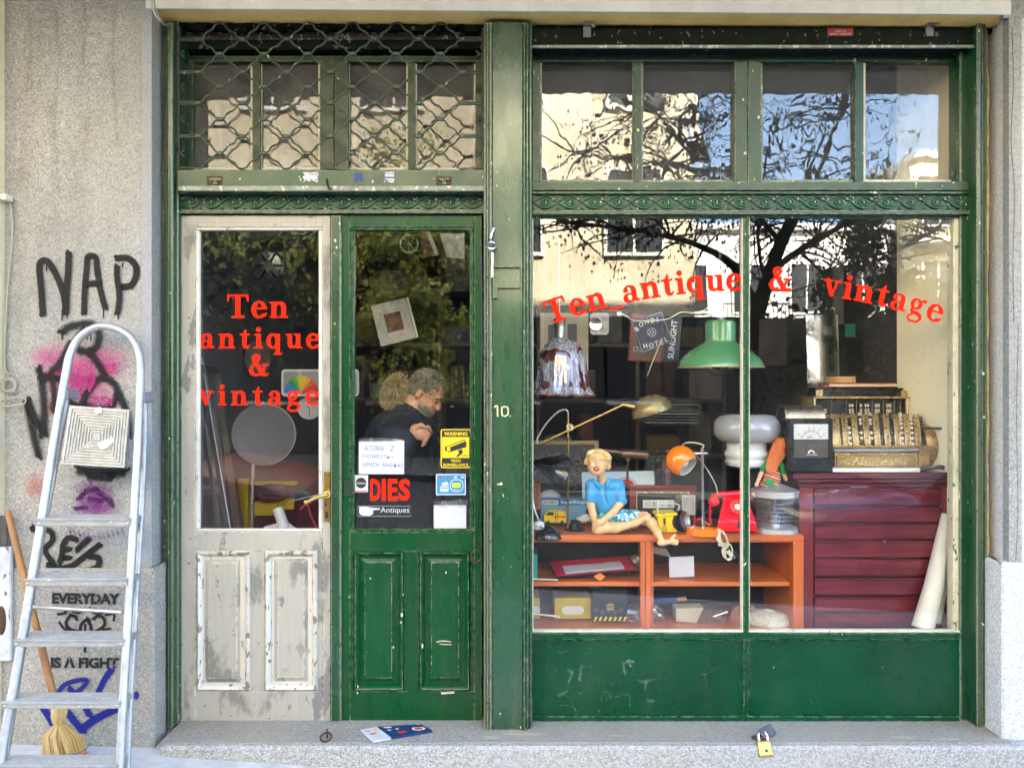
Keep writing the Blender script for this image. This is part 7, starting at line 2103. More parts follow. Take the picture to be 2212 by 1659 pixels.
# green factory pendant
fp = thing('factory_pendant', 'green enamel factory pendant lamp hanging right of centre in the window', 'lamp', W(1553, 800, .22))
GRE = flat('green_enamel', (.075, .24, .10), .16, coat=.5)
s = sc(YP); cc_ = W(1556, 789, YP)
def z_(py): return (789 - py) * s
mb = MB(); mb.lathe([(91 * s, z_(794)), (90 * s, z_(787)), (80 * s, z_(772)), (62 * s, z_(756)), (42 * s, z_(744)), (33 * s, z_(738)), (32.5 * s, z_(735)), (32.5 * s, z_(697)), (30 * s, z_(693)), (.0005, z_(692))], Matrix.Translation(cc_), 48); mb.build('shade', GRE, fp, smooth=True, auto=30)
mb = MB(); mb.lathe([(90.5 * s, z_(794.5)), (88 * s, z_(787)), (78 * s, z_(774)), (60 * s, z_(758)), (30 * s, z_(748)), (.0005, z_(747))], Matrix.Translation(cc_), 48); mb.build('shade_lining', WHITE, fp, smooth=True)
mb = MB(); mb.tube([cc_ + Vector((91 * s * math.cos(a), 91 * s * math.sin(a), z_(794))) for a in [2 * PI * k / 48 for k in range(48)]], .0022, 5, closed=True); mb.build('rim', flat('ochre_rim', (.45, .28, .06), .4), fp)
mb = MB(); mb.ball(cc_ + Vector((0, 0, z_(784))), (.055, .055, .032), 20, 10); mb.build('bulb_glass', flat('dark_bulb', (.05, .05, .05), .2), fp, smooth=True)
mb = MB(); mb.tube([cc_ + Vector((.072 * math.cos(a), 0, z_(782) - .062 * math.sin(a))) for a in [PI * k / 12 for k in range(13)]], .002, 5); mb.build('guard_wire', BLACK, fp)
mb = MB(); mb.lathe([(.0005, z_(692)), (.013, z_(692)), (.017, z_(684)), (.017, z_(670)), (.010, z_(664)), (.0005, z_(663))], Matrix.Translation(cc_), 16); mb.build('cap', STEEL, fp, smooth=True)
mb = MB(); mb.tube([W(1553 + 9.5 * math.cos(a), 654 + 9 * math.sin(a), YP) for a in [2 * PI * k / 20 for k in range(20)]], .0032, 7, closed=True); mb.build('hanging_ring', BRASS, fp)
mb = MB(); mb.tube([W(1553, 645, YP), W(1556, 500, YP), W(1557, 340, YP)], .0014, 5); mb.build('hanging_wire', STEEL, fp)
mb = MB(); mb.tube(smoothpath([W(1343, 678, YP), W(1355, 684, YP), W(1370, 693, YP), (W(1400, 693, YP)), W(1442, 689, YP), W(1471, 675, YP), W(1500, 676, YP), W(1520, 671, YP), W(1540, 656, YP), W(1553, 654, YP)], 5), .0028, 6)
o = mb.build('lamp_flex', CORD, None); tag(o, 'cream flex with a white connector running from the green pendant across the window', 'cord')
mb = MB(); mb.pbox(1333, 674, 1343, 682, YP - .005, .01, .002); mb.build('connector', WHITE, o)
mb = MB(); mb.tube([W(1333, 677, YP), W(1310, 672, YP), W(1240, 640, .4)], .001, 4); mb.build('thin_wire', BLACK, o)
# ------------------------------------------------------------------ signs, boards and boxes deeper in the window
def board(name, lab, cat, pts, Y, m, dep=.006, group=None):
    mb = MB(); mb.pprism(pts, Y, dep); o = mb.build(name, m, None); tag(o, lab, cat, group); return o
def R4(a, b, c, d): return [(a, b), (c, b), (c, d), (a, d)]
TAN = flat('tan_card', (.32, .28, .20), .7); OFFW = flat('off_white_card', (.50, .48, .42), .7)
pb = board('poster_board', 'tan poster board with dark photographs behind the glass pendant', 'board', R4(1167, 676, 1271, 801), .55, TAN)
for r_ in ((1184, 702, 1219, 750), (1226, 700, 1246, 745)):
    mb = MB(); mb.pprism(R4(*r_), .546, .003); mb.build('photo_print', flat('dark_photo', (.06, .06, .06), .5), pb)
NV = flat('navy_enamel', (.008, .022, .055), .3)
bh = thing('hotel_sign', 'tilted square navy enamel hotel sign with white letters hanging in the window', 'sign', W(1408, 766, .35))
YHS = .36
sq = [(1361, 695), (1430, 671), (1455, 738), (1387, 765)]
mb = MB(); mb.pprism(sq, YHS, .004); mb.build('plate', NV, bh)
mb = MB(); cx_, cy_ = 1408, 717; iq = [(cx_ + (x - cx_) * .93, cy_ + (y - cy_) * .93) for x, y in sq]
mb.tube([W(x, y, YHS - .001) for x, y in iq], .0012, 4, closed=True); mb.build('border_line', flat('sign_white', (.62, .62, .58), .5), bh)
SW = MATS['sign_white']
for ch_, x, y, a in (('B', 1376, 711, .55), ('O', 1385, 701, .42), ('N', 1397, 695, .3), ('D', 1410, 692, .22), ('I', 1420, 691, .15)):
    txt('letter', ch_, x, y, 10, YHS - .0012, SW, bh, rot=a, bold=.02)
for ch_, x, y, a in (('H', 1394, 747, .2), ('O', 1407, 746, .2), ('T', 1418, 742, .25), ('E', 1429, 739, .3), ('L', 1439, 733, .35)):
    txt('letter', ch_, x, y, 10, YHS - .0012, SW, bh, rot=a, bold=.02)
mb = MB(); mb.tube([W(1408 + 9 * math.cos(a), 718 + 9 * math.sin(a), YHS - .001) for a in [2 * PI * k / 20 for k in range(20)]], .0014, 4, closed=True)
mb.tube([W(1408 + 3.5 * math.cos(a), 718 + 3.5 * math.sin(a), YHS - .001) for a in [2 * PI * k / 12 for k in range(12)]], .0012, 4, closed=True)
for k in range(5): mb.tube([W(1408 + 3.5 * math.cos(k * 1.257), 718 + 3.5 * math.sin(k * 1.257), YHS - .001), W(1408 + 9 * math.cos(k * 1.257), 718 + 9 * math.sin(k * 1.257), YHS - .001)], .001, 4)
e_ = mb.build('wheel_emblem', SW, bh)
mb = MB(); mb.tube([W(1430, 730, .33), W(1398, 812, .33)], .0022, 6); o = mb.build('leaning_stick', flat('pale_stick', (.5, .46, .34), .5), None); tag(o, 'thin pale rod standing below the navy hotel sign', 'rod')
sb = thing('soap_box', 'large sunlight soap advertising box with red border behind the hotel sign', 'box', W(1420, 786, .6))
YSB = .55
ppm('front', [(1364, 676), (1441, 690), (1433, 783), (1356, 779)], YSB, .01, flat('box_buff', (.20, .13, .08), .6), sb)
for q_ in ([(1364, 676), (1441, 690), (1441, 693.5), (1364, 679.5)], [(1356, 775.5), (1433, 779.5), (1433, 783), (1356, 779)], [(1364, 676), (1367.5, 676.6), (1359.5, 779), (1356, 779)], [(1437.5, 689.4), (1441, 690), (1433, 783), (1429.5, 782.8)]): ppm('border', q_, YSB - .003, .002, flat('border_red', (.30, .03, .02), .6), sb)
txt('lettering', 'T', 1452 - 0, 712, 15, YSB - .001, SW, sb, 13, bold=.03) if False else txt('lettering', 'NT', 1430, 710, 15, YSB - .004, SW, sb, 24, bold=.03)
txt('lettering', 'STILL', 1382, 755, 12, YSB - .004, SW, sb, 30)
ppm('side', [(1441, 690), (1474, 682), (1466, 780), (1433, 783)], YSB + .004, .01, flat('box_dark_side', (.04, .05, .06), .6), sb)
txt('lettering', 'SUNLIGHT', 1453, 733, 13, YSB + .002, SW, sb, 84, rot=R(84), bold=.02)
ph = thing('wall_clock_radio', 'cream plastic case with a round glass dial hanging left of the hotel sign', 'case', W(1295, 724, .4))
mb = MB(); mb.pprism(rrect(1276, 676, 1315, 723, 6), .40, .03); mb.build('case', flat('cream_case', (.34, .33, .28), .4), ph); mb = MB(); mb.lathe([(.0005, 0), (.03, .002), (.033, .006)], TRS(W(1287, 700, .398), rx=R(90)), 24); mb.build('dial', CHROME, ph)
mb = MB(); mb.pprism(rrect(1300, 682, 1312, 695, 3), .397, .003); mb.pprism(rrect(1300, 708, 1312, 718, 2), .397, .003); mb.build('button', flat('grey_button', (.25, .25, .24), .4), ph)
# tin sign behind the boy
ts = thing('tin_sign', 'pale blue tin advertising sign with a red circle behind the boy figurine', 'sign', W(1335, 1090, .5))
YTS = .36
ppm('plate', [(1257, 1020), (1413, 1017), (1415, 1090), (1258, 1100)], YTS, .003, mat('pale_sky_tin', (.34, .48, .58), .35, col2=(.60, .64, .60), vs=5, var=.05), ts)
for r_, mm, y in ((25, BLK, .0005), (23.5, WHITE, .001), (21.5, flat('sign_red', (.50, .012, .012), .4), .0015)):
    mb = MB(); mb.pprism([(1353 + r_ * math.cos(a), 1056 + r_ * math.sin(a)) for a in [2 * PI * k / 36 for k in range(36)]], YTS - y, .0004); mb.build('roundel', mm, ts)
txt('lettering', 'LUCKY', 1353, 1050, 10, YTS - .002, BLK, ts, 36, bold=.03); txt('lettering', 'STRIKE', 1354, 1066, 9, YTS - .002, BLK, ts, 34, bold=.03)
# telescope
te = thing('telescope', 'dark brass telescope on a thin stand behind the boy figurine', 'telescope', W(1356, 1110, .3))
TB = mat('telescope_bronze', (.16, .10, .06), .35, .8, vs=20, var=.2)
mb = MB(); mb.tube([W(1306, 974, .30), W(1334, 976.5, .30), W(1335, 977, .30), W(1341, 978, .30), W(1342, 979, .30), W(1397, 983, .30), W(1398, 983, .30), W(1402, 983, .30)], [.010, .011, .015, .015, .021, .023, .013, .010], 20); mb.build('tube', TB, te, smooth=True)
mb = MB(); mb.tube([W(1356, 990, .30), W(1355, 1060, .30)], .0055, 10); mb.tube([W(1355, 1055, .30), W(1353, 1112, .30)], .010, 10); mb.build('stand', TB, te, smooth=True)
mb = MB(); mb.pbox(1352, 985, 1361, 996, .285, .03, .002); mb.build('yoke', TB, te)
for k in (-1, 1):
    mb = MB(); mb.tube([W(1353, 1108, .30), W(1353 + k * 26, 1146, .28)], .005, 8); mb.build('leg', TB, te)
mb = MB(); mb.tube([W(1394, 990, .3), W(1393, 1016, .3)], .0015, 4); mb.build('chain', STEEL, te)
# toy box, van, car
tb = thing('toy_car_box', 'blue boxed toy set carton with white lettering left of the boy figurine', 'box', W(1217, 1130, .33))
mb = MB(); mb.pbox(1168, 1078, 1266, 1131, .33, .06, .001); mb.build('carton', mat('toy_box_blue', (.10, .26, .40), .5, col2=(.22, .36, .46), vs=6, var=.05), tb)
mb = MB(); mb.pprism(R4(1168.5, 1079, 1265.5, 1091.5), .3294, .0005); mb.build('print', flat('print_blue', (.03, .20, .48), .4), tb)
mb = MB(); mb.pprism(rrect(1171, 1080.5, 1206, 1090, 2.5), .3285, .0005); mb.build('print', WHITE, tb)
txt('print', 'MATCHBOX', 1188.5, 1085, 5, .328, BLK, tb, 31, shear=.15, bold=.02); txt('print', 'SuperKings', 1238, 1085, 8.5, .3285, WHITE, tb, 54, bold=.03)
tv = thing('toy_van', 'small yellow toy van with black windows and red stripe', 'toy van', W(1199, 1131, .27))
mb = MB(); mb.pprism([(1176, 1128), (1176, 1112), (1184, 1104), (1218, 1104), (1223, 1110), (1223, 1128)], .265, .045); mb.build('body', flat('toy_yellow', (.72, .52, .01), .3), tv)
mb = MB(); mb.pprism([(1178, 1113), (1185, 1106), (1196, 1106), (1196, 1113)], .264, .001); mb.build('window', BLK, tv); mb = MB(); mb.pprism(R4(1197, 1115, 1222, 1118), .264, .001); mb.build('stripe', RED, tv)
for x in (1184, 1214):
    mb = MB(); mb.tube([W(x, 1128, .262), W(x, 1128, .275)], .0085, 12); mb.build('wheel', BLACK, tv)
mb = MB()
for x in (1199.5, 1205): mb.tube([W(x, 1103, .262), W(x, 1127, .262)], .0008, 4)
for y in range(1106, 1127, 4): mb.tube([W(1199.5, y, .262), W(1205, y, .262)], .0007, 4)
mb.build('ladder', BLACK, tv)
tc = thing('toy_car', 'small white toy car beside the blue carton', 'toy car', W(1262, 1128, .26))
mb = MB(); mb.pprism([(1246, 1127), (1247, 1120), (1254, 1118), (1260, 1112), (1270, 1112), (1275, 1119), (1276, 1127)], .28, .035); mb.build('body', WHITE, tc)
for x in (1252, 1270):
    mb = MB(); mb.tube([W(x, 1127, .278), W(x, 1127, .285)], .006, 10); mb.build('wheel', BLACK, tc)
# dried flower picture
df = thing('dried_flower_picture', 'gold framed dried flower picture behind the black desk lamp', 'picture', W(1220, 1080, .5))
frame(df, 1132, 952, 1293, 1080, 8, .46, mat('old_gilt', (.24, .18, .09), .4, .5), .02); ppm('panel', R4(1139, 959, 1286, 1074), .47, .004, flat('dark_linen', (.05, .05, .05), .8), df)
mb = MB(); r = random.Random(12)
for i in range(90):
    x, y = 1165 + r.random() * 105, 975 + r.random() * 75; q_ = [W(x, y, .466)]
    for k in range(3): x += r.uniform(-9, 9); y += r.uniform(-8, 8); q_.append(W(x, y, .464 - r.random() * .01))
    mb.tube(q_, .0013, 3)
o_ = mb.build('dried_flowers', flat('dry_stalk', (.26, .20, .13), .8), df); o_['kind'] = 'stuff'
wg = thing('white_gauge', 'white gauge face with fine black marks on its rim under the black lamp shade', 'gauge', W(1190, 1078, .4))
mb = MB(); mb.pprism([(1188 + 24 * math.cos(a), 1078 - 20 * math.sin(a)) for a in [PI * k / 20 for k in range(21)]], .40, .01); mb.build('face', WHITE, wg)
for k in range(15):
    a = PI * (k + .5) / 15; mb = MB(); mb.tube([W(1188 + 18 * math.cos(a), 1077 - 15 * math.sin(a), .399), W(1188 + 23 * math.cos(a), 1077 - 19 * math.sin(a), .399)], .0012, 4); mb.build('mark', BLK, wg)
wb = thing('small_wooden_box', 'small brown wooden box at the left edge of the display', 'box', W(1158, 1130, .25))
mb = MB(); mb.pbox(1140, 1042, 1168, 1100, .26, .1, .002); mb.build('box_body', BW, wb); mb = MB(); mb.pbox(1143, 1046, 1163, 1096, .258, .004, .001); mb.build('box_front', mat_wood('red_brown_wood', (.25, .08, .03), (.15, .05, .02), .4), wb)
# couple statuette
st2 = thing('statuette', 'small dark statuette of a couple standing behind the counter dial', 'statuette', W(1432, 1048, .33))
BRZ = mat('dark_bronze', (.045, .038, .035), .3, .5, vs=20, var=.2)
for dx, m_, nm in ((-10, BRZ, 'man_figure'), (9, mat('brown_bronze', (.16, .09, .06), .4, .3, vs=20), 'woman_figure')):
    S = Sculpt(W(1405, 1055, .28), W(1465, 960, .40), .0025)
    x = 1432 + dx
    S.ell(W(x, 976, .34), (.0085, .009, .011), .003); S.cap(W(x, 984, .34), W(x, 990, .34), .005, .007, .004); S.cap(W(x - 4, 994, .34), W(x + 4, 994, .34), .010, .010, .006)
    S.cap(W(x, 996, .34), W(x, 1020, .34), .015, .012, .008); S.cap(W(x, 1018, .34), W(x, 1047, .34), .015, .020 if dx > 0 else .014, .006)
    S.cap(W(x - 8, 994, .34), W(x - 11, 1010, .335), .006, .005, .003); S.cap(W(x - 11, 1010, .335), W(x - 3, 1022, .325), .005, .004, .003)
    S.cap(W(x + 8, 994, .34), W(x + 10, 1010, .335), .006, .005, .003); S.cap(W(x + 10, 1010, .335), W(x + 5, 1021, .325), .005, .004, .003)
    S.build(nm, m_, st2)
# mirror and boards behind the register
mm_a, mm_b = W(1741, 680, .75), W(1810, 885, .75)
mb = MB(); mb.box(-.5 * (mm_b.x - mm_a.x), 0, 0, .5 * (mm_b.x - mm_a.x), .006, mm_a.z - mm_b.z, 0, M=TRS(((mm_a.x + mm_b.x) / 2, .72, mm_b.z), rx=R(-3.6)))
mr = mb.build('mirror', flat('mirror_silver', (.85, .85, .85), .02, 1.0), None); tag(mr, 'tall narrow mirror leaning back behind the register and reflecting the street', 'mirror')
for k, (q_, Y, m_, lab, cat) in enumerate((
    (R4(1858, 672, 1960, 800), 1.1, TAN, 'faded framed print right of the mirror', 'picture'),
    (R4(1640, 690, 1700, 790), 1.6, flat('dim_print', (.06, .05, .05), .6), 'dim framed print between the green pendant and the mirror', 'picture'),
    (R4(1800, 560, 1822, 700), .9, flat('grey_post', (.12, .12, .12), .7), 'grey upright post above the mirror', 'post'),
    (R4(1826, 700, 1848, 728), .85, flat('teal_card', (.02, .20, .16), .6), 'small teal card hanging above the register', 'card'),
    (R4(1395, 985, 1520, 1090), .62, flat('grey_green_case', (.035, .045, .035), .6), 'dark grey green case standing behind the orange ball lamp', 'case'),
    )):
    board('picture' if cat == 'picture' else cat.replace(' ', '_') + ('_board' if cat in ('case', 'card') else ''), lab, cat, q_, Y, m_, .02)
gr_ = thing('magazine_rack', 'black wire rack holding a stack of records behind the brass shade', 'rack', W(1460, 940, .5))
for k in range(9):
    mb = MB(); mb.pbox(1385 + k, 860 + k * 6.5, 1508 + (k % 3), 862.2 + k * 6.5, .50, .2, .001); mb.build('record_sleeve', flat('sleeve_%d' % (k % 3), ((.03, .03, .03), (.08, .08, .08), (.16, .15, .12))[k % 3], .4), gr_)
mb = MB(); mb.tube([W(1380, 935, .5), W(1380, 920, .5), W(1513, 915, .5), W(1513, 870, .5)], .0025, 5); mb.build('rack_wire', BLACK, gr_)

# ------------------------------------------------------------------ things inside the orange cabinet
rp = thing('red_framed_print', 'grey print in a red mount lying tilted on the cabinet shelf', 'picture', W(1280, 1245, .2))
q_ = [(1184, 1213), (1357, 1201), (1376, 1229), (1199, 1245)]
yy_ = [.30, .30, .17, .17]
def quad3(pp, ys, m, name, par, lift=0):
    mb = MB(); v = [W(a, b, y) + Vector((0, 0, lift)) for (a, b), y in zip(pp, ys)]; mb.add(v + [p - Vector((0, 0, .006)) for p in v], [(0, 1, 2, 3)[::-1], (3, 2, 6, 7), (0, 3, 7, 4), (1, 5, 6, 2), (4, 5, 1, 0), (4, 7, 6, 5)]); return mb.build(name, m, par)
def inset(pp, f): 
    cx = sum(p[0] for p in pp) / 4; cy = sum(p[1] for p in pp) / 4
    return [(cx + (a - cx) * f, cy + (b - cy) * f) for a, b in pp]
quad3(q_, yy_, flat('black_frame', (.02, .02, .025), .3), 'frame', rp); quad3(inset(q_, .96), yy_, flat('crimson_mount', (.34, .01, .035), .5), 'mount', rp, .002); quad3(inset(q_, .72), yy_, flat('grey_print', (.22, .23, .24), .4), 'print', rp, .004)
dk = thing('record_stack', 'stack of black discs with an orange diamond label on the cabinet shelf', 'discs', W(1290, 1258, .22))
for k in range(6):
    mb = MB(); mb.lathe([(.0005, 0), (.10 - .003 * (k % 2), 0), (.10 - .003 * (k % 2), .002), (.0005, .002)], Matrix.Translation(W(1284 + (k % 3) * 3, 1258, .25) + Vector((0, 0, .0035 * k))), 32); mb.build('disc', BLE, dk, smooth=True)
ppm('diamond_label', [(1282, 1245), (1296, 1237), (1308, 1245), (1296, 1255)], .14, .002, flat('diamond_orange', (.75, .18, .02), .4), dk)
board('teal_box', 'upright teal box at the left end of the upper cabinet shelf', 'box', R4(1143, 1197, 1161, 1259), .2, flat('teal_box_card', (.03, .28, .24), .5), .12)
mb = MB(); mb.tube([W(1148, 1250, .13), W(1205, 1252.5, .12)], .004, 6); o = mb.build('white_stick', flat('cream_stick', (.66, .60, .42), .5), None); tag(o, 'cream wooden stick lying on the upper cabinet shelf at the left', 'stick')
mb = MB(); mb.tube([W(1148, 1325, .13), W(1210, 1332, .12)], .004, 6); o = mb.build('white_stick', MATS['cream_stick'], None); tag(o, 'cream wooden stick before the yellow tissue boxes on the cabinet floor', 'stick')
YBX = mat('mustard_card', (.38, .28, .015), .6, var=.05)
for a, b, lab in ((1198, 1277, 'mustard yellow tissue box with a white oval on the cabinet floor'), (1120, 1166, 'mustard yellow tissue box cut off by the pillar at the left')):
    t = thing('tissue_box', lab, 'box', W((a + b) / 2, 1340, .3), 'mustard tissue boxes in the cabinet')
    mb = MB(); mb.pbox(a, 1291, b, 1337, .24, .16, .002); mb.build('carton', YBX, t)
    mb = MB(); mb.pprism(rrect((a + b) / 2 - 24, 1309, (a + b) / 2 + 24, 1327, 8.5), .2392, .0006); mb.build('oval_label', OFFW, t)
hz = thing('striped_case', 'black case with a gold badge and a yellow hazard striped edge in the cabinet', 'case', W(1318, 1342, .25))
mb = MB(); mb.pbox(1280, 1273, 1355, 1342, .20, .18, .003); mb.build('case_body', flat('case_black', (.012, .013, .015), .35), hz)
HY = flat('hazard_yellow', (.60, .42, .02), .5)
for k in range(7):
    x = 1282 + k * 10.6; ppm('hazard_stripe', [(x + 4, 1332), (x + 9, 1332), (x + 5, 1341), (x, 1341)], .1990, .001, HY, hz)
for k in range(5):
    x = 1288 + k * 13.5; y = 1318 + (k % 2) * 4; ppm('check', [(x, y - 7), (x + 6.5, y), (x, y + 7), (x - 6.5, y)], .1992, .0006, flat('check_grey', (.05, .05, .055), .5), hz)
ppm('badge', [(1312, 1303), (1325, 1303), (1327, 1310), (1325, 1318), (1312, 1318), (1310, 1310)], .1985, .001, flat('badge_gold', (.30, .22, .08), .4, .5), hz)
txt('lettering', 'BLASTER', 1318.5, 1310.5, 4, .197, BLK, hz, 14, bold=.02)
def blob(name, lab, cat, px, py, Y, rx, ry, rz_, m, seed, amp=.25):
    r = random.Random(seed); mb = MB(); n, mm = 18, 10; c_ = W(px, py, Y)
    vs = [];fs = []
    for i in range(n):
        for j in range(mm + 1):
            a = 2 * PI * i / n; b = PI * j / mm; k = 1 + r.uniform(-amp, amp) * math.sin(b)
            vs.append(c_ + Vector((rx * k * math.cos(a) * math.sin(b), ry * k * math.sin(a) * math.sin(b), rz_ * k * math.cos(b))))
    for i in range(n):
        for j in range(mm):
            a = i * (mm + 1) + j; b = ((i + 1) % n) * (mm + 1) + j; fs.append((a, a + 1, b + 1, b))
    mb.add(vs, fs); o = mb.build(name, m, None); tag(o, lab, cat); return o
BAG = mat_glass('clear_plastic_bag', 3.5, .05, .28, 0, filmcol=(.42, .40, .30), rough=.1)
blob('plastic_bag', 'crumpled clear plastic bag beside the striped case in the cabinet', 'bag', 1385, 1325, .28, .10, .08, .055, BAG, 3); blob('plastic_bag', 'clear plastic bag stuffed at the right end of the tilted print', 'bag', 1372, 1218, .3, .035, .05, .045, BAG, 5)
board('white_card', 'white folded card standing on the shelf behind the figurine foot', 'card', [(1445, 1203), (1499, 1201), (1500, 1245), (1446, 1247)], .20, PAPER, .001)
board('card_stack', 'loose pile of pale papers behind the white folded card', 'papers', [(1405, 1180), (1440, 1185), (1450, 1203), (1410, 1195)], .4, OFFW, .05)
bb = thing('paperback', 'blue and orange paperback lying behind the beige dispenser', 'book', W(1450, 1300, .3))
ppm('cover', [(1408, 1294), (1482, 1288), (1484, 1297), (1440, 1303), (1408, 1301)], .28, .10, flat('book_blue', (.02, .06, .22), .4), bb); ppm('cover_print', [(1462, 1290), (1482, 1288.5), (1484, 1296.5), (1464, 1298)], .2792, .0006, flat('book_orange', (.48, .20, .08), .5), bb)
td = thing('tape_dispenser', 'beige and brown wooden dispenser with a metal lever on the cabinet floor', 'dispenser', W(1512, 1350, .22))
ppm('beige_side', [(1460, 1314), (1520, 1313), (1505, 1345), (1461, 1342)], .215, .08, flat('beige_plastic', (.40, .36, .25), .5), td)
mb = MB(); mb.pprism([(1521, 1316), (1566, 1318), (1567, 1344), (1540, 1351), (1507, 1347)], .20, .10); mb.build('wooden_body', mat_wood('dark_brown_wood', (.14, .08, .04), (.07, .035, .02), .4), td); mb = MB(); mb.tube([W(1540, 1332, .19), W(1572, 1321, .19)], .006, 8); mb.build('lever', STEEL, td); mb = MB(); mb.pbox(1545, 1326, 1560, 1338, .19, .012, .002); mb.build('lever_block', STEEL, td)
mb = MB(); mb.pprism([(1578, 1336)] + [(1610 - 33 * math.cos(a), 1336 - 32 * math.sin(a)) for a in [PI * k / 16 for k in range(1, 16)]] + [(1643, 1336)], .30, .02); o = mb.build('wooden_half_disc', mat_wood('pale_orange_wood', (.36, .15, .06), (.26, .10, .04), .5), None); tag(o, 'half round wooden disc standing behind the stone ring', 'disc')
s = sc(.22); mb = MB(); mb.lathe([(9 * s, 30 * s), (14 * s, 38 * s), (34 * s, 35 * s), (45 * s, 24 * s), (47 * s, 14 * s), (44 * s, 4 * s), (36 * s, 0), (10 * s, 0), (9 * s, 30 * s)], Matrix.Translation(W(1661, 1357, .23)), 44)
o = mb.build('stone_ring', mat_plaster('pale_stone_ring', (.42, .37, .25), (.52, .47, .34), (.62, .57, .45), 90, .3, .1), None, smooth=True, auto=60); tag(o, 'pale round stone ring with a small hole on the cabinet floor', 'stone')

# ------------------------------------------------------------------ behind the grey door
hcx = thing('hubcap', 'chrome hubcap hanging high behind the grey door glass', 'hubcap', W(579, 610, .8))
mb = MB(); s = sc(.8); mb.lathe([(.0005, -.012), (9 * s, -.012), (12 * s, -.02), (30 * s, -.014), (35 * s, 0)], TRS(W(579, 574, .8), rx=R(90)) @ Matrix.Diagonal((1, 1, -1, 1)), 36); mb.build('plate', mat('dull_chrome', (.35, .38, .40), .3, .9, vs=8, var=.2), hcx, smooth=True)
for k in range(6):
    a = k * PI / 3; mb = MB(); mb.tube([W(579 + 11 * math.cos(a), 574 + 11 * math.sin(a), .775), W(579 + 33 * math.cos(a), 574 + 33 * math.sin(a), .785)], .006, 5); mb.build('spoke', BLACK, hcx)
rd = thing('round_sign', 'matt grey round disc sign on a thin grey pole behind the grey door glass', 'sign', W(553, 1140, .3))
mb = MB(); s = sc(.22); mb.tube([W(571, 938, .22), W(571, 938, .226)], 67 * s, 64); mb.build('disc', flat('matt_grey_disc', (.07, .067, .067), .6), rd)
mb = MB(); mb.tube([W(571 + 66.5 * math.cos(a), 938 + 66.5 * math.sin(a), .219) for a in [2 * PI * k / 64 for k in range(64)]], .0012, 4, closed=True); mb.build('disc_rim', flat('light_rim', (.35, .35, .35), .4), rd)
mb = MB(); mb.tube([W(547, 1003, .24), W(542, 1180, .24)], .009, 10); mb.build('pole', STEEL, rd, smooth=True)
cw = thing('colour_wheel_sign', 'white framed sign with a rainbow fan behind the grey door glass', 'sign', W(660, 856, .6))
mb = MB(); mb.pprism(rrect(608, 798, 775, 856, 8), .55, .02); mb.build('sign_board', flat('sign_board_white', (.50, .50, .48), .4), cw); mb = MB(); mb.pprism(rrect(612, 802, 771, 852, 6), .549, .0005); mb.build('face', flat('sign_face', (.22, .22, .22), .5), cw)
for k, c_ in enumerate(((.01, .10, .5), (.01, .2, .4), (.01, .22, .10), (.10, .32, .03), (.45, .40, .02), (.62, .42, .02), (.58, .25, .02), (.50, .10, .02), (.48, .03, .02), (.35, .01, .02))):
    a0 = PI - PI * k / 10; a1 = PI - PI * (k + 1) / 10
    mb = MB(); mb.pprism([(651, 848), (651 + 37 * math.cos(a0), 848 - 36 * math.sin(a0)), (651 + 37 * math.cos(a1), 848 - 36 * math.sin(a1))], .548, .0005); mb.build('fan_sector', flat('fan_%d' % k, c_, .5), cw)
ck = thing('wall_clock', 'small white round clock under the rainbow sign', 'clock', W(668, 906, .6))
mb = MB(); mb.tube([W(668, 881, .60), W(668, 881, .62)], 25 * sc(.6), 36); mb.build('face', flat('clock_face', (.34, .34, .32), .5), ck)
for k in range(12):
    a = k * PI / 6; txt('numeral', str(12 if k == 0 else k), 668 + 19 * math.sin(a), 881 - 19 * math.cos(a), 4, .599, BLK, ck)
mb = MB(); mb.tube([W(668, 881, .597), W(669, 899, .597)], .0014, 4); mb.build('hand', BLK, ck); mb = MB(); mb.tube([W(668, 881, .597), W(657, 876, .597)], .0016, 4); mb.build('hand', BLK, ck)
os_ = thing('oval_sign', 'dim oval tin sign on the wall behind the red ampersand', 'sign', W(556, 810, 1.2))
mb = MB(); mb.pprism([(556 + 28 * math.cos(a), 774 + 38 * math.sin(a)) for a in [2 * PI * k / 30 for k in range(30)]], 1.2, .01); mb.build('plate', flat('dim_tin', (.16, .14, .12), .5), os_); txt('lettering', 'TEXACO', 572, 761, 8, 1.198, flat('dull_red', (.2, .02, .02), .6), os_, 24)
OLDW = mat_wood('old_grey_plank', (.14, .11, .09), (.06, .045, .04), .7, 'z', 8)
for q_, lab in (([(431, 750), (452, 760), (500, 1150), (432, 1150)], 'old grey plank leaning at the left behind the grey door glass'), ([(455, 790), (474, 813), (523, 1150), (502, 1150)], 'second old plank leaning just right of the widest one')):
    board('plank', lab, 'plank', q_, .30 if q_[0][0] < 440 else .33, OLDW, .03)
mb = MB(); mb.tube([W(434, 770, .27), W(499, 1150, .2)], .0022, 5); o = mb.build('white_rod', flat('white_rod_paint', (.6, .62, .66), .4), None); tag(o, 'thin white rod leaning in front of the old planks', 'rod')
mb = MB(); mb.pprism([(425, 786), (466, 792), (464, 808), (425, 806)], .24, .03); o = mb.build('black_clamp', flat('clamp_black', (.02, .02, .025), .4), None); tag(o, 'black bracket clamped to the top of the old planks', 'bracket')
yk = thing('yellow_case', 'yellow metal folding case frame low behind the grey door glass', 'case', W(570, 1150, .5))
YM_ = flat('dull_yellow', (.34, .27, .01), .45)
for r_ in ((507, 1033, 536, 1150), (537, 1040, 640, 1048), (549, 1084, 598, 1114), (600, 1076, 634, 1100), (537, 1098, 548, 1120)):
    mb = MB(); mb.pbox(*r_, .5, .03, .002); mb.build('frame_piece', YM_, yk)
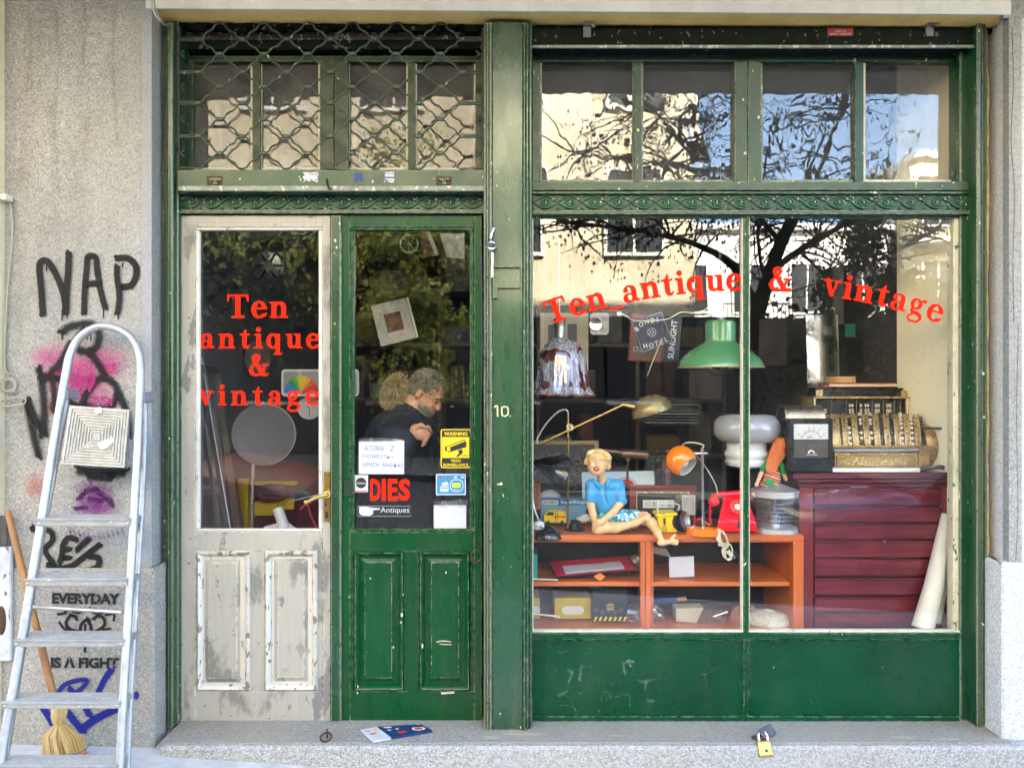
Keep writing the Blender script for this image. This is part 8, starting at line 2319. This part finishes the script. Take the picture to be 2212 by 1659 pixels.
blob('dark_bag', 'dark crumpled bag resting in the yellow case frame', 'bag', 585, 1064, .48, .09, .05, .045, flat('dark_bag_fabric', (.04, .04, .05), .6), 8, .12)
for k, (x0, y0, x1, y1, r_) in enumerate(((600, 1100, 618, 1150, .025), (575, 1144, 606, 1136, .018), (610, 1130, 640, 1152, .02))):
    mb = MB(); mb.tube([W(x0, y0, .3), W(x1, y1, .26)], r_, 16); o = mb.build('white_tube', flat('tube_white', (.50, .54, .58), .4), None, smooth=True, auto=50); tag(o, ('upright white plastic tube at the bottom of the grey door glass', 'short white tube lying left of the upright one', 'white tube end lying right of the upright one')[k], 'tube')
mb = MB(); mb.tube(smoothpath([W(650, 1100, .35), W(664, 1090, .35), (W(672, 1115, .35)), W(682, 1135, .35), W(688, 1150, .35)], 5), .006, 8); o = mb.build('red_cable', flat('red_rubber', (.25, .02, .03), .4), None); tag(o, 'curling dark red cable at the lower right of the grey door glass', 'cable')
mb = MB(); mb.tube([W(620, 1086, .4), W(660, 1075, .4), W(687, 1070, .4)], .003, 6); o = mb.build('thin_rod', STEEL, None); tag(o, 'thin steel rod beside the dark bag', 'rod')

# ------------------------------------------------------------------ behind the green door
tf = thing('tilted_frame', 'white framed dark red picture hanging tilted behind the green door glass', 'picture', W(851, 745, .7))
q_ = [(801, 661), (879, 643), (901, 729), (823, 749)]
ppm('mount', q_, .70, .012, flat('mount_grey', (.36, .35, .33), .5), tf); ppm('picture', inset(q_, .45), .697, .002, flat('dark_red_art', (.10, .018, .016), .5), tf)
mb = MB(); mb.tube([W(879, 643, .69), W(901, 729, .69)], .008, 6); mb.build('frame_edge', OFFW, tf)
dw = thing('wheel_poster', 'wire wheel trim hanging at the top of the green door glass', 'wheel', W(883, 546, .9))
mb = MB(); mb.tube([W(883 + 19 * math.cos(a), 527 + 19 * math.sin(a), .9) for a in [2 * PI * k / 28 for k in range(28)]], .006, 6, closed=True); mb.build('rim', STEEL, dw)
for k in range(8):
    a = k * PI / 4; mb = MB(); mb.tube([W(883, 527, .9), W(883 + 19 * math.cos(a), 527 + 19 * math.sin(a), .9)], .002, 4); mb.build('spoke', STEEL, dw)
rp2 = thing('red_pennant', 'dark red triangular pennant with a pale edge strip at the top of the green door', 'panel', W(925, 560, .8))
ppm('panel_face', [(905, 500), (925, 500), (944, 552), (915, 556)], .8, .01, flat('dark_red_panel', (.10, .012, .012), .5), rp2); ppm('edge_strip', [(920, 500), (928, 500), (948, 549), (941, 553)], .79, .01, OFFW, rp2)
board('pinned_paper', 'white paper sheets pinned at the top right of the green door glass', 'paper', [(950, 505), (1003, 505), (1003, 560), (965, 556)], .8, OFFW, .002)
# ---------------- the man in the fur trimmed parka
YP_ = .46
sm = sc(YP_)
man = thing('person', 'bearded man in a navy parka with a fur hood looking down at his raised hand', 'person', (W(868, 900, YP_).x, YP_, DZ))
hp = W(921, 848, YP_)
SKM = mat('man_skin', (.60, .33, .22), .5, col2=(.44, .20, .13), vs=22, var=.12, bump=.25, bs=160)
HMm = TRS(hp + Vector((.0, 0, -.004)), ry=R(37), rz=R(-14), s=.88)
lo = Vector((hp.x - .50, YP_ - .32, DZ)); hi = Vector((hp.x + .30, YP_ + .34, hp.z + .2))
S = Sculpt(lo, hi, .0058)
def H(v): return v
S.ell((-.012, 0, .035), (.098, .076, .085), .01, M=HMm); S.ell((.032, 0, -.035), (.062, .056, .078), .02, M=HMm)
S.cap((.060, -.02, -.098), (.060, .02, -.098), .022, .022, .012, M=HMm)
S.cap((.088, 0, .008), (.106, 0, -.024), .010, .014, .008, M=HMm)
S.cap((.080, -.034, .024), (.080, .034, .024), .014, .014, .008, M=HMm)
for sy in (-1, 1):
    S.ell((.086, sy * .034, .002), (.016, .016, .010), .006, '-', M=HMm); S.ell((.078, sy * .031, .002), (.011, .012, .010), .004, M=HMm)
    S.ell((-.012, sy * .076, -.010), (.017, .012, .028), .004, M=HMm); S.ell((-.008, sy * .087, -.010), (.009, .006, .016), .004, '-', M=HMm)
S.ell((.090, 0, -.060), (.012, .024, .012), .005, M=HMm)
S.cap(HMm @ Vector((-.03, 0, -.06)), hp + Vector((-.11, 0, -.16)), .060, .068, .02)
sh = hp + Vector((-.14, 0, -.22))
pel = Vector((hp.x - .16, YP_, .98))
S.cap(sh, sh.lerp(pel, .5), .13, .125, .05); S.cap(sh.lerp(pel, .5), pel, .125, .135, .05); S.cap(sh + Vector((0, -.13, 0)), sh + Vector((0, .13, 0)), .07, .07, .05)
hand = W(905, 933, YP_ - .20)
el = Vector((hp.x - .12, YP_ - .21, hand.z - .16))
S.chain([sh + Vector((-.01, -.17, 0)), el], [.055, .045], .03); S.chain([el, hand + Vector((-.05, .01, -.03))], [.043, .028], .02)
hand2 = Vector((hp.x + .08, YP_ + .04, hand.z - .06)); el2 = Vector((hp.x - .06, YP_ + .2, hand.z - .2))
S.chain([sh + Vector((.0, .17, 0)), el2, hand2], [.055, .043, .028], .02)
# near hand, fingers curled towards +x holding a pen
S.ell(hand, (.046, .022, .036), .008, rot=Matrix.Rotation(R(35), 4, 'Y'))
for k in range(4):
    b0 = hand + Vector((.012 - .007 * k, -.014 + .008 * k, .026 - .017 * k)); b1 = b0 + Vector((.036 - .003 * k, -.008, -.004)); b2 = b1 + Vector((.010, .004, -.024)); b3 = b2 + Vector((-.014, .008, -.012))
    S.chain([hand + Vector((-.01, 0, 0)).lerp(b0 - hand, .6), b0, b1, b2, b3], [.011, .0105, .0098, .009, .008], .003)
S.chain([hand + Vector((-.02, -.012, .018)), hand + Vector((.012, -.026, .034)), hand + Vector((.042, -.024, .022))], [.013, .0115, .009], .004)
S.ell(hand2 + Vector((.03, 0, 0)), (.04, .025, .03), .01)
for k in range(4): S.cap(hand2 + Vector((.05, -.015 + .01 * k, .01)), hand2 + Vector((.075, -.012 + .01 * k, -.02)), .009, .008, .002)
for sy in (-.09, .09):
    kn = Vector((pel.x + .03, YP_ + sy, .55)); ft = Vector((pel.x - .01, YP_ + sy, DZ + .07))
    S.chain([pel + Vector((0, sy, -.02)), kn, ft], [.085, .058, .042], .03); S.cap(ft + Vector((0, 0, -.03)), ft + Vector((.14, 0, -.042)), .038, .030, .02)
S.build('body', SKM, man)
hl = hp - Vector((.22, .2, .22)); hh_ = hp + Vector((.2, .2, .2))
S = Sculpt(hl, hh_, .0045)
S.ell((-.016, 0, .040), (.101, .080, .088), .01, M=HMm); S.ell((-.045, 0, -.005), (.068, .076, .075), .02, M=HMm)
S.ell((.092, 0, -.01), (.092, .11, .102), .012, '-', M=HMm); S.ell((0, -.085, -.02), (.030, .03, .036), .006, '-', M=HMm); S.ell((0, .085, -.02), (.030, .03, .036), .006, '-', M=HMm)
S.build('hair', mat('short_grey_hair', (.20, .165, .13), .9, col2=(.05, .04, .032), vs=130, var=.4, bump=1.5, bs=260), man)
S = Sculpt(hl, hh_, .0045)
S.ell((.035, 0, -.055), (.064, .060, .064), .02, M=HMm); S.cap((.062, -.02, -.102), (.062, .02, -.102), .026, .026, .012, M=HMm)
S.ell((.070, 0, .02), (.10, .12, .060), .008, '-', M=HMm); S.ell((.098, 0, -.062), (.018, .020, .008), .004, '-', M=HMm); S.cap((.105, 0, -.03), (.12, 0, -.04), .02, .02, .006, '-', M=HMm)
S.build('beard', mat('grey_beard', (.40, .34, .30), .9, col2=(.16, .12, .10), vs=120, var=.4, bump=1.5, bs=260), man)
for sy in (-1, 1):
    mb = MB(); mb.tube([HMm @ Vector((.092, sy * .014, .026)), HMm @ Vector((.092, sy * .034, .032)), HMm @ Vector((.078, sy * .052, .022))], .0045, 6); mb.build('eyebrow', flat('dark_brow', (.05, .04, .03), .8), man)
    mb = MB(); mb.tube([HMm @ Vector((.090, sy * .020, .003)), HMm @ Vector((.0895, sy * .034, .001)), HMm @ Vector((.082, sy * .044, .003))], .002, 5); mb.build('eyelid', flat('lid_shade', (.10, .05, .04), .8), man)
NVY = mat('navy_parka', (.012, .016, .028), .7, col2=(.006, .008, .014), vs=10, var=.2, bump=.5, bs=18)
S = Sculpt(lo - Vector((.05, .05, 0)), hi + Vector((.05, .05, 0)), .008)
S.cap(sh + Vector((.0, 0, -.02)), sh.lerp(pel, .5), .165, .165, .06); S.cap(sh.lerp(pel, .5), pel + Vector((0, 0, -.12)), .165, .185, .06); S.cap(sh + Vector((0, -.15, 0)), sh + Vector((0, .15, 0)), .09, .09, .05)
S.cap(sh + Vector((-.01, -.17, 0)), el, .082, .070, .03); S.cap(el, hand + Vector((-.055, .012, -.035)), .068, .046, .02)
S.cap(sh + Vector((0, .17, 0)), el2, .08, .068, .03); S.cap(el2, hand2 - Vector((.01, 0, .01)), .065, .045, .02)
S.cap(hp + Vector((-.10, 0, -.12)), hp + Vector((-.02, 0, -.19)), .085, .075, .03)
for k in range(7): S.cap(el.lerp(hand, .1 + k * .11) + Vector((-.05, -.06, -.02)), el.lerp(hand, .14 + k * .11) + Vector((.05, -.06, .03)), .012, .008, .012, '-')
S.build('parka', NVY, man)
S = Sculpt(Vector((pel.x - .25, YP_ - .25, DZ)), Vector((pel.x + .25, YP_ + .25, 1.05)), .01)
for sy in (-.09, .09):
    kn = Vector((pel.x + .03, YP_ + sy, .55)); ft = Vector((pel.x - .01, YP_ + sy, DZ + .09)); S.cap(pel + Vector((0, sy, -.02)), kn, .105, .08, .03); S.cap(kn, ft, .08, .065, .02)
S.build('trousers', flat('dark_trousers', (.02, .02, .022), .8), man)
HAIRM = leafmat('hair_strands', (.05, .042, .035), (.28, .25, .22)); HAIRM.node_tree.nodes['Principled BSDF'].inputs['Roughness'].default_value = .8
r = random.Random(41)
def strands(name, n, fn, ln_):
    mb = MB()
    for i in range(n):
        p, d = fn(); p = HMm @ p; d = (HMm.to_3x3() @ d).normalized()
        d = (d + Vector((-.5, 0, -.45)) + Vector((r.uniform(-.5, .5), r.uniform(-.5, .5), r.uniform(-.5, .5)))).normalized()
        mb.tube([p, p + d * ln_ * r.uniform(.6, 1.2)], [.0015, .0005], 3, cap=False)
    o = mb.build(name, HAIRM, man); o['kind'] = 'stuff'
def fh():
    while True:
        d = Vector((r.gauss(0, 1), r.gauss(0, 1), r.gauss(0, 1))).normalized()
        p = Vector((-.016 + d.x * .101, d.y * .081, .038 + d.z * .089))
        if p.x < .062 and p.z > -.045 and not (abs(p.y) > .05 and -.03 < p.x < .03 and p.z < .02) and not (p.x > .02 and p.z < .03): return p, d
def fb():
    while True:
        d = Vector((r.gauss(0, 1), r.gauss(0, 1), r.gauss(0, 1))).normalized()
        p = Vector((.035 + d.x * .066, d.y * .060, -.058 + d.z * .062))
        if p.z < -.045 and p.x > .0: return p, d + Vector((.4, 0, -.6))
strands('hair_strands', 1500, fh, .014); strands('beard_strands', 700, fb, .013)
mb = MB(); r = random.Random(31)
hc_ = W(853, 845, YP_ - .02); RT = Matrix.Rotation(R(18), 3, 'Y')
for i in range(1900):
    d = Vector((r.gauss(0, 1), r.gauss(0, 1), r.gauss(0, 1))).normalized()
    if d.y > .5: continue
    p = hc_ + RT @ Vector((d.x * .050, d.y * .060, d.z * .080)) * r.uniform(.8, 1.02); n_ = ((RT @ d) + Vector((r.uniform(-.5, .5), r.uniform(-.4, .3), r.uniform(-.7, .2)))).normalized()
    q1 = p + n_ * .014; q2 = p + n_ * .026 + Vector((r.uniform(-.008, .008), 0, r.uniform(-.014, .002)))
    mb.tube([p, q1, q2], [.0024, .0018, .0005], 3, cap=False)
mb.ball(hc_, (.046, .055, .074), 16, 10, Matrix.Rotation(R(18), 4, 'Y'))
o_ = mb.build('fur_hood', leafmat('fur', (.20, .14, .06), (.50, .38, .20)), man); o_['kind'] = 'stuff'
pen = MB(); pen.tube([hand + Vector((.02, -.03, .05)), hand + Vector((.075, -.03, -.02)), hand + Vector((.12, -.02, -.09))], .0035, 6); o = pen.build('reading_cord', BLACK, None); tag(o, 'dark cord held in the raised hand of the bearded man', 'cord')

# ------------------------------------------------------------------ dim room behind
WD = mat_wood('dark_shelf_wood', (.10, .06, .035), (.05, .03, .02), .5, 'x')
shf = thing('shelf_unit', 'tall dark wooden shelf unit along the back wall of the shop', 'shelf', (-.2, 3.2, DZ))
for k in range(6):
    mb = MB(); mb.box(-1.4, 2.9, .5 + k * .45, 1.7, 3.3, .53 + k * .45); mb.build('shelf_board', WD, shf)
for x in (-1.42, -.6, .2, 1.0, 1.7):
    mb = MB(); mb.box(x, 2.89, DZ, x + .03, 3.31, 2.8); mb.build('shelf_side', WD, shf)
r = random.Random(77)
cols_ = [('red', (.22, .03, .02)), ('ochre', (.28, .20, .06)), ('grey', (.18, .18, .18)), ('blue', (.03, .08, .18)), ('green', (.04, .12, .05)), ('cream', (.36, .33, .26)), ('brown', (.14, .07, .04)), ('white', (.42, .42, .40))]
shelfn = ['lowest', 'second', 'third', 'fourth', 'fifth', 'sixth']
for k in range(6):
    x = -1.35
    j = 0
    while x < 1.6:
        w = r.uniform(.10, .28); h = r.uniform(.12, .36); nm, c_ = cols_[(k * 3 + j) % 8]
        if any(abs(x + w / 2 - sx) < w / 2 + .04 for sx in (-.585, .215, 1.015)): x += .06; continue
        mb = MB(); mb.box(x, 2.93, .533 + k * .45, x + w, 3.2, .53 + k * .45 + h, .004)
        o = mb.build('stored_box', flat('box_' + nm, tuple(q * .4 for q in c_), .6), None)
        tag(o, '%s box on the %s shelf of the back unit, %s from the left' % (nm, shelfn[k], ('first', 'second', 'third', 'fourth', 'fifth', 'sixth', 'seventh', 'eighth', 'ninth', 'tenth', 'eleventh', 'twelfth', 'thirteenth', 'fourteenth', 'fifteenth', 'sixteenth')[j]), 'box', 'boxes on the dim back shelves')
        x += w + r.uniform(.03, .14); j += 1
